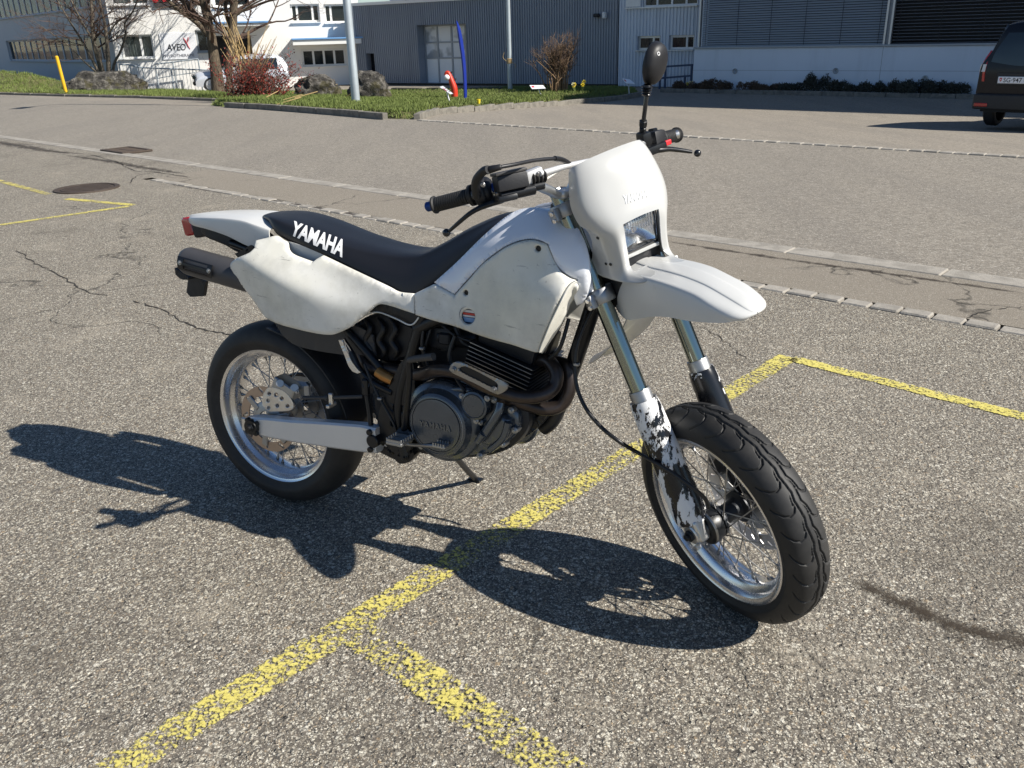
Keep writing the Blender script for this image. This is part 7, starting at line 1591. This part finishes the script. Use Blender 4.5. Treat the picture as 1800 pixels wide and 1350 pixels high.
    lv = lever([S(893, 347, -.262), S(880, 352, -.272), S(862, 358, -.295), S(842, 366, -.318), S(825, 376, -.338), S(808, 390, -.356), S(791, 405, -.372)], [.008, .011, .010, .0085, .0075, .007, .006], S(785, 409, -.376), 'brake_lever')
    m = MB(steer); c = S(880, 343, -.270); m.cyl(c+[0, 0, -.008], c+[0, 0, .010], .012, 20); m.build('lever_pivot', 'steel', lv); m = MB(steer); m.box(S(888, 344, -.262), (.03, .05, .016), R, bev=.005, seg=2); m.build('lever_perch', 'black', lv)
    # left side: grip, switch block, clutch lever, mirror
    a, b_ = S(1190, 237, .385), S(1158, 245, .30); grip(a, b_, 10).build('grip', 'rubber', hb, smooth=25)
    p = S(1150, 245, .265); ax = (b_-a)/np.linalg.norm(b_-a); z = np.array([-.2, 0, 1.]); z -= ax*(z@ax); z /= np.linalg.norm(z); y = np.cross(z, ax); R2 = np.stack([ax, y, z], 1); m = MB(steer); m.box(p, (.05, .046, .042), R2, bev=.008, seg=2); sw = m.build('switch_block', 'black_plastic', hb); m = MB(steer); fr_ = S(1164, 246, .285); m.box(fr_+np.array([.022, 0, -.004]), (.008, .020, .013), bev=.002); m.build('red_switch', 'red_switch', sw); m = MB(steer); m.box(p+z*.022, (.02, .02, .012), R2, bev=.003); m.build('high_beam_switch', 'black', sw)
    lv = lever([S(1130, 262, .215), S(1143, 263, .235), S(1158, 263, .255), S(1175, 262, .285), S(1195, 264, .32), S(1215, 267, .352)], [.009, .013, .012, .0095, .0085, .0065], S(1226, 269.5, .368), 'clutch_lever'); m = MB(steer); c = S(1150, 261, .245); m.box(c, (.03, .065, .024), bev=.008, seg=2); m.build('lever_perch', 'black', lv)
    m = MB(steer); c = S(1142, 242, .235); m.box(S(1132, 244, .215), (.034, .028, .036), bev=.008, seg=2); m.cyl(S(1129, 240, .215), S(1130, 224, .215), .0085, 16); m.cyl(S(1130, 222, .215), S(1131, 212, .215), .0105, 6, bev=.1); mm = m.build('mirror_mount', 'black', hb); m = MB(steer); m.tube([S(1131, 214, .215), S(1134, 190, .222), S(1137, 165, .232)], .0056, 12); m.cyl(S(1136, 166, .232), S(1138, 150, .236), .010, 14, bev=.2, r2=.013)
    for i in range(4): q = S(1136+.5*i, 165-4.5*i, .232); m.lathe([(.009, -.004), (.0125+.0008*i, 0), (.009, .004)], q, S(1138, 150, .236)-S(1136, 166, .232), 16)
    m.build('mirror_stem', 'black_gloss', mm)
    c = S(1147.5, 111, .270); top = S(1156, 73, .285); bot = S(1138, 150, .240); L = np.linalg.norm(top-bot)/2; z = (top-bot)/np.linalg.norm(top-bot); view = (o_s-c)/np.linalg.norm(o_s-c); rt = np.cross(z, view); rt /= np.linalg.norm(rt)
    # mirror is seen nearly edge on from its back: its back looks forward
    nrm = view*.42-rt*.0+np.cross(rt, z)*0+rt*.90; nrm -= z*(nrm@z); nrm /= np.linalg.norm(nrm); wd = np.cross(z, nrm); m = MB(steer); rows = []
    W_, D_ = .046, .030
    prof = [(-1, .02), (-.93, .34), (-.8, .58), (-.6, .80), (-.3, .96), (0, 1.), (.3, .98), (.6, .84), (.8, .62), (.93, .34), (1, .02)]
    for h, wv in prof:
        row = []
        for a in np.linspace(0, 2*pi, 17)[:-1]:
            ca_, sa_ = cos(a), sin(a); dd = D_*max(sa_, 0)**.8*wv**.7 if sa_ > 0 else -.006*abs(sa_)**.3; row.append((c+bot*0)+z*L*h*1.0+wd*W_*wv*ca_+nrm*dd)
        rows.append(row)
    m.surf(rows, 3, 3, closed=True); mh = m.build('mirror', 'black_plastic', hb, smooth=60)
    m = MB(steer); q = c-nrm*.0066; pts2 = []
    for h, wv in prof: pts2.append(q+z*L*h*.9+wd*W_*wv*.9)
    for h, wv in prof[::-1][1:-1]: pts2.append(q+z*L*h*.9-wd*W_*wv*.9)
    m.poly(pts2); m.build('mirror_glass', 'chrome', mh, smooth=0)
    h_ = hit(bvh(mh), 1157.5, 94.5, .0005)
    if h_: p_, n_ = h_; m = MB(); m.lathe([(.0025, 0), (.0032, .0006), (.0042, .0006), (.0048, 0)], p_, n_, 20); m.build('maker_mark', 'decal_white', mh)
bars()
# cables and wiring tucked behind the mask and along the frame
m = MB(); m.tube([B(990, 560, -.05), B(975, 590, -.07), B(955, 640, -.04)], .005, 8); m.mark(); m.tube([B(760, 565, -.10), B(750, 600, -.11), B(735, 640, -.11), B(700, 665, -.11)], .005, 8); m.mark(); m.tube([B(775, 570, -.10), B(800, 590, -.10), B(828, 600, -.09)], .004, 8); m.mark()
m.tube([B(745, 575, -.12), B(742, 610, -.125), B(752, 645, -.12), B(745, 668, -.13)], .0045, 8); m.mark(); m.tube([B(800, 590, -.11), B(790, 625, -.12), B(800, 660, -.125), B(818, 688, -.14)], .0055, 8); m.mark(); m.tube([B(640, 640, -.13), B(662, 690, -.135), B(690, 740, -.14), B(700, 770, -.14)], .004, 8); m.mark(); m.tube([B(1000, 560, -.06), B(985, 610, -.08), B(965, 632, -.07)], .0055, 8)
m.build_each('wiring', 'cable', bike)
for u, v, yy in ((742, 612, -.125), (795, 640, -.122), (668, 700, -.137), (1013, 640, -.10)):
    m = MB(); c_ = B(u, v, yy); m.lathe([(.007, -.004), (.009, -.002), (.009, .002), (.007, .004)], c_, (.1, 0, 1), 14); m.build('cable_clip', 'alu_dark', bike)
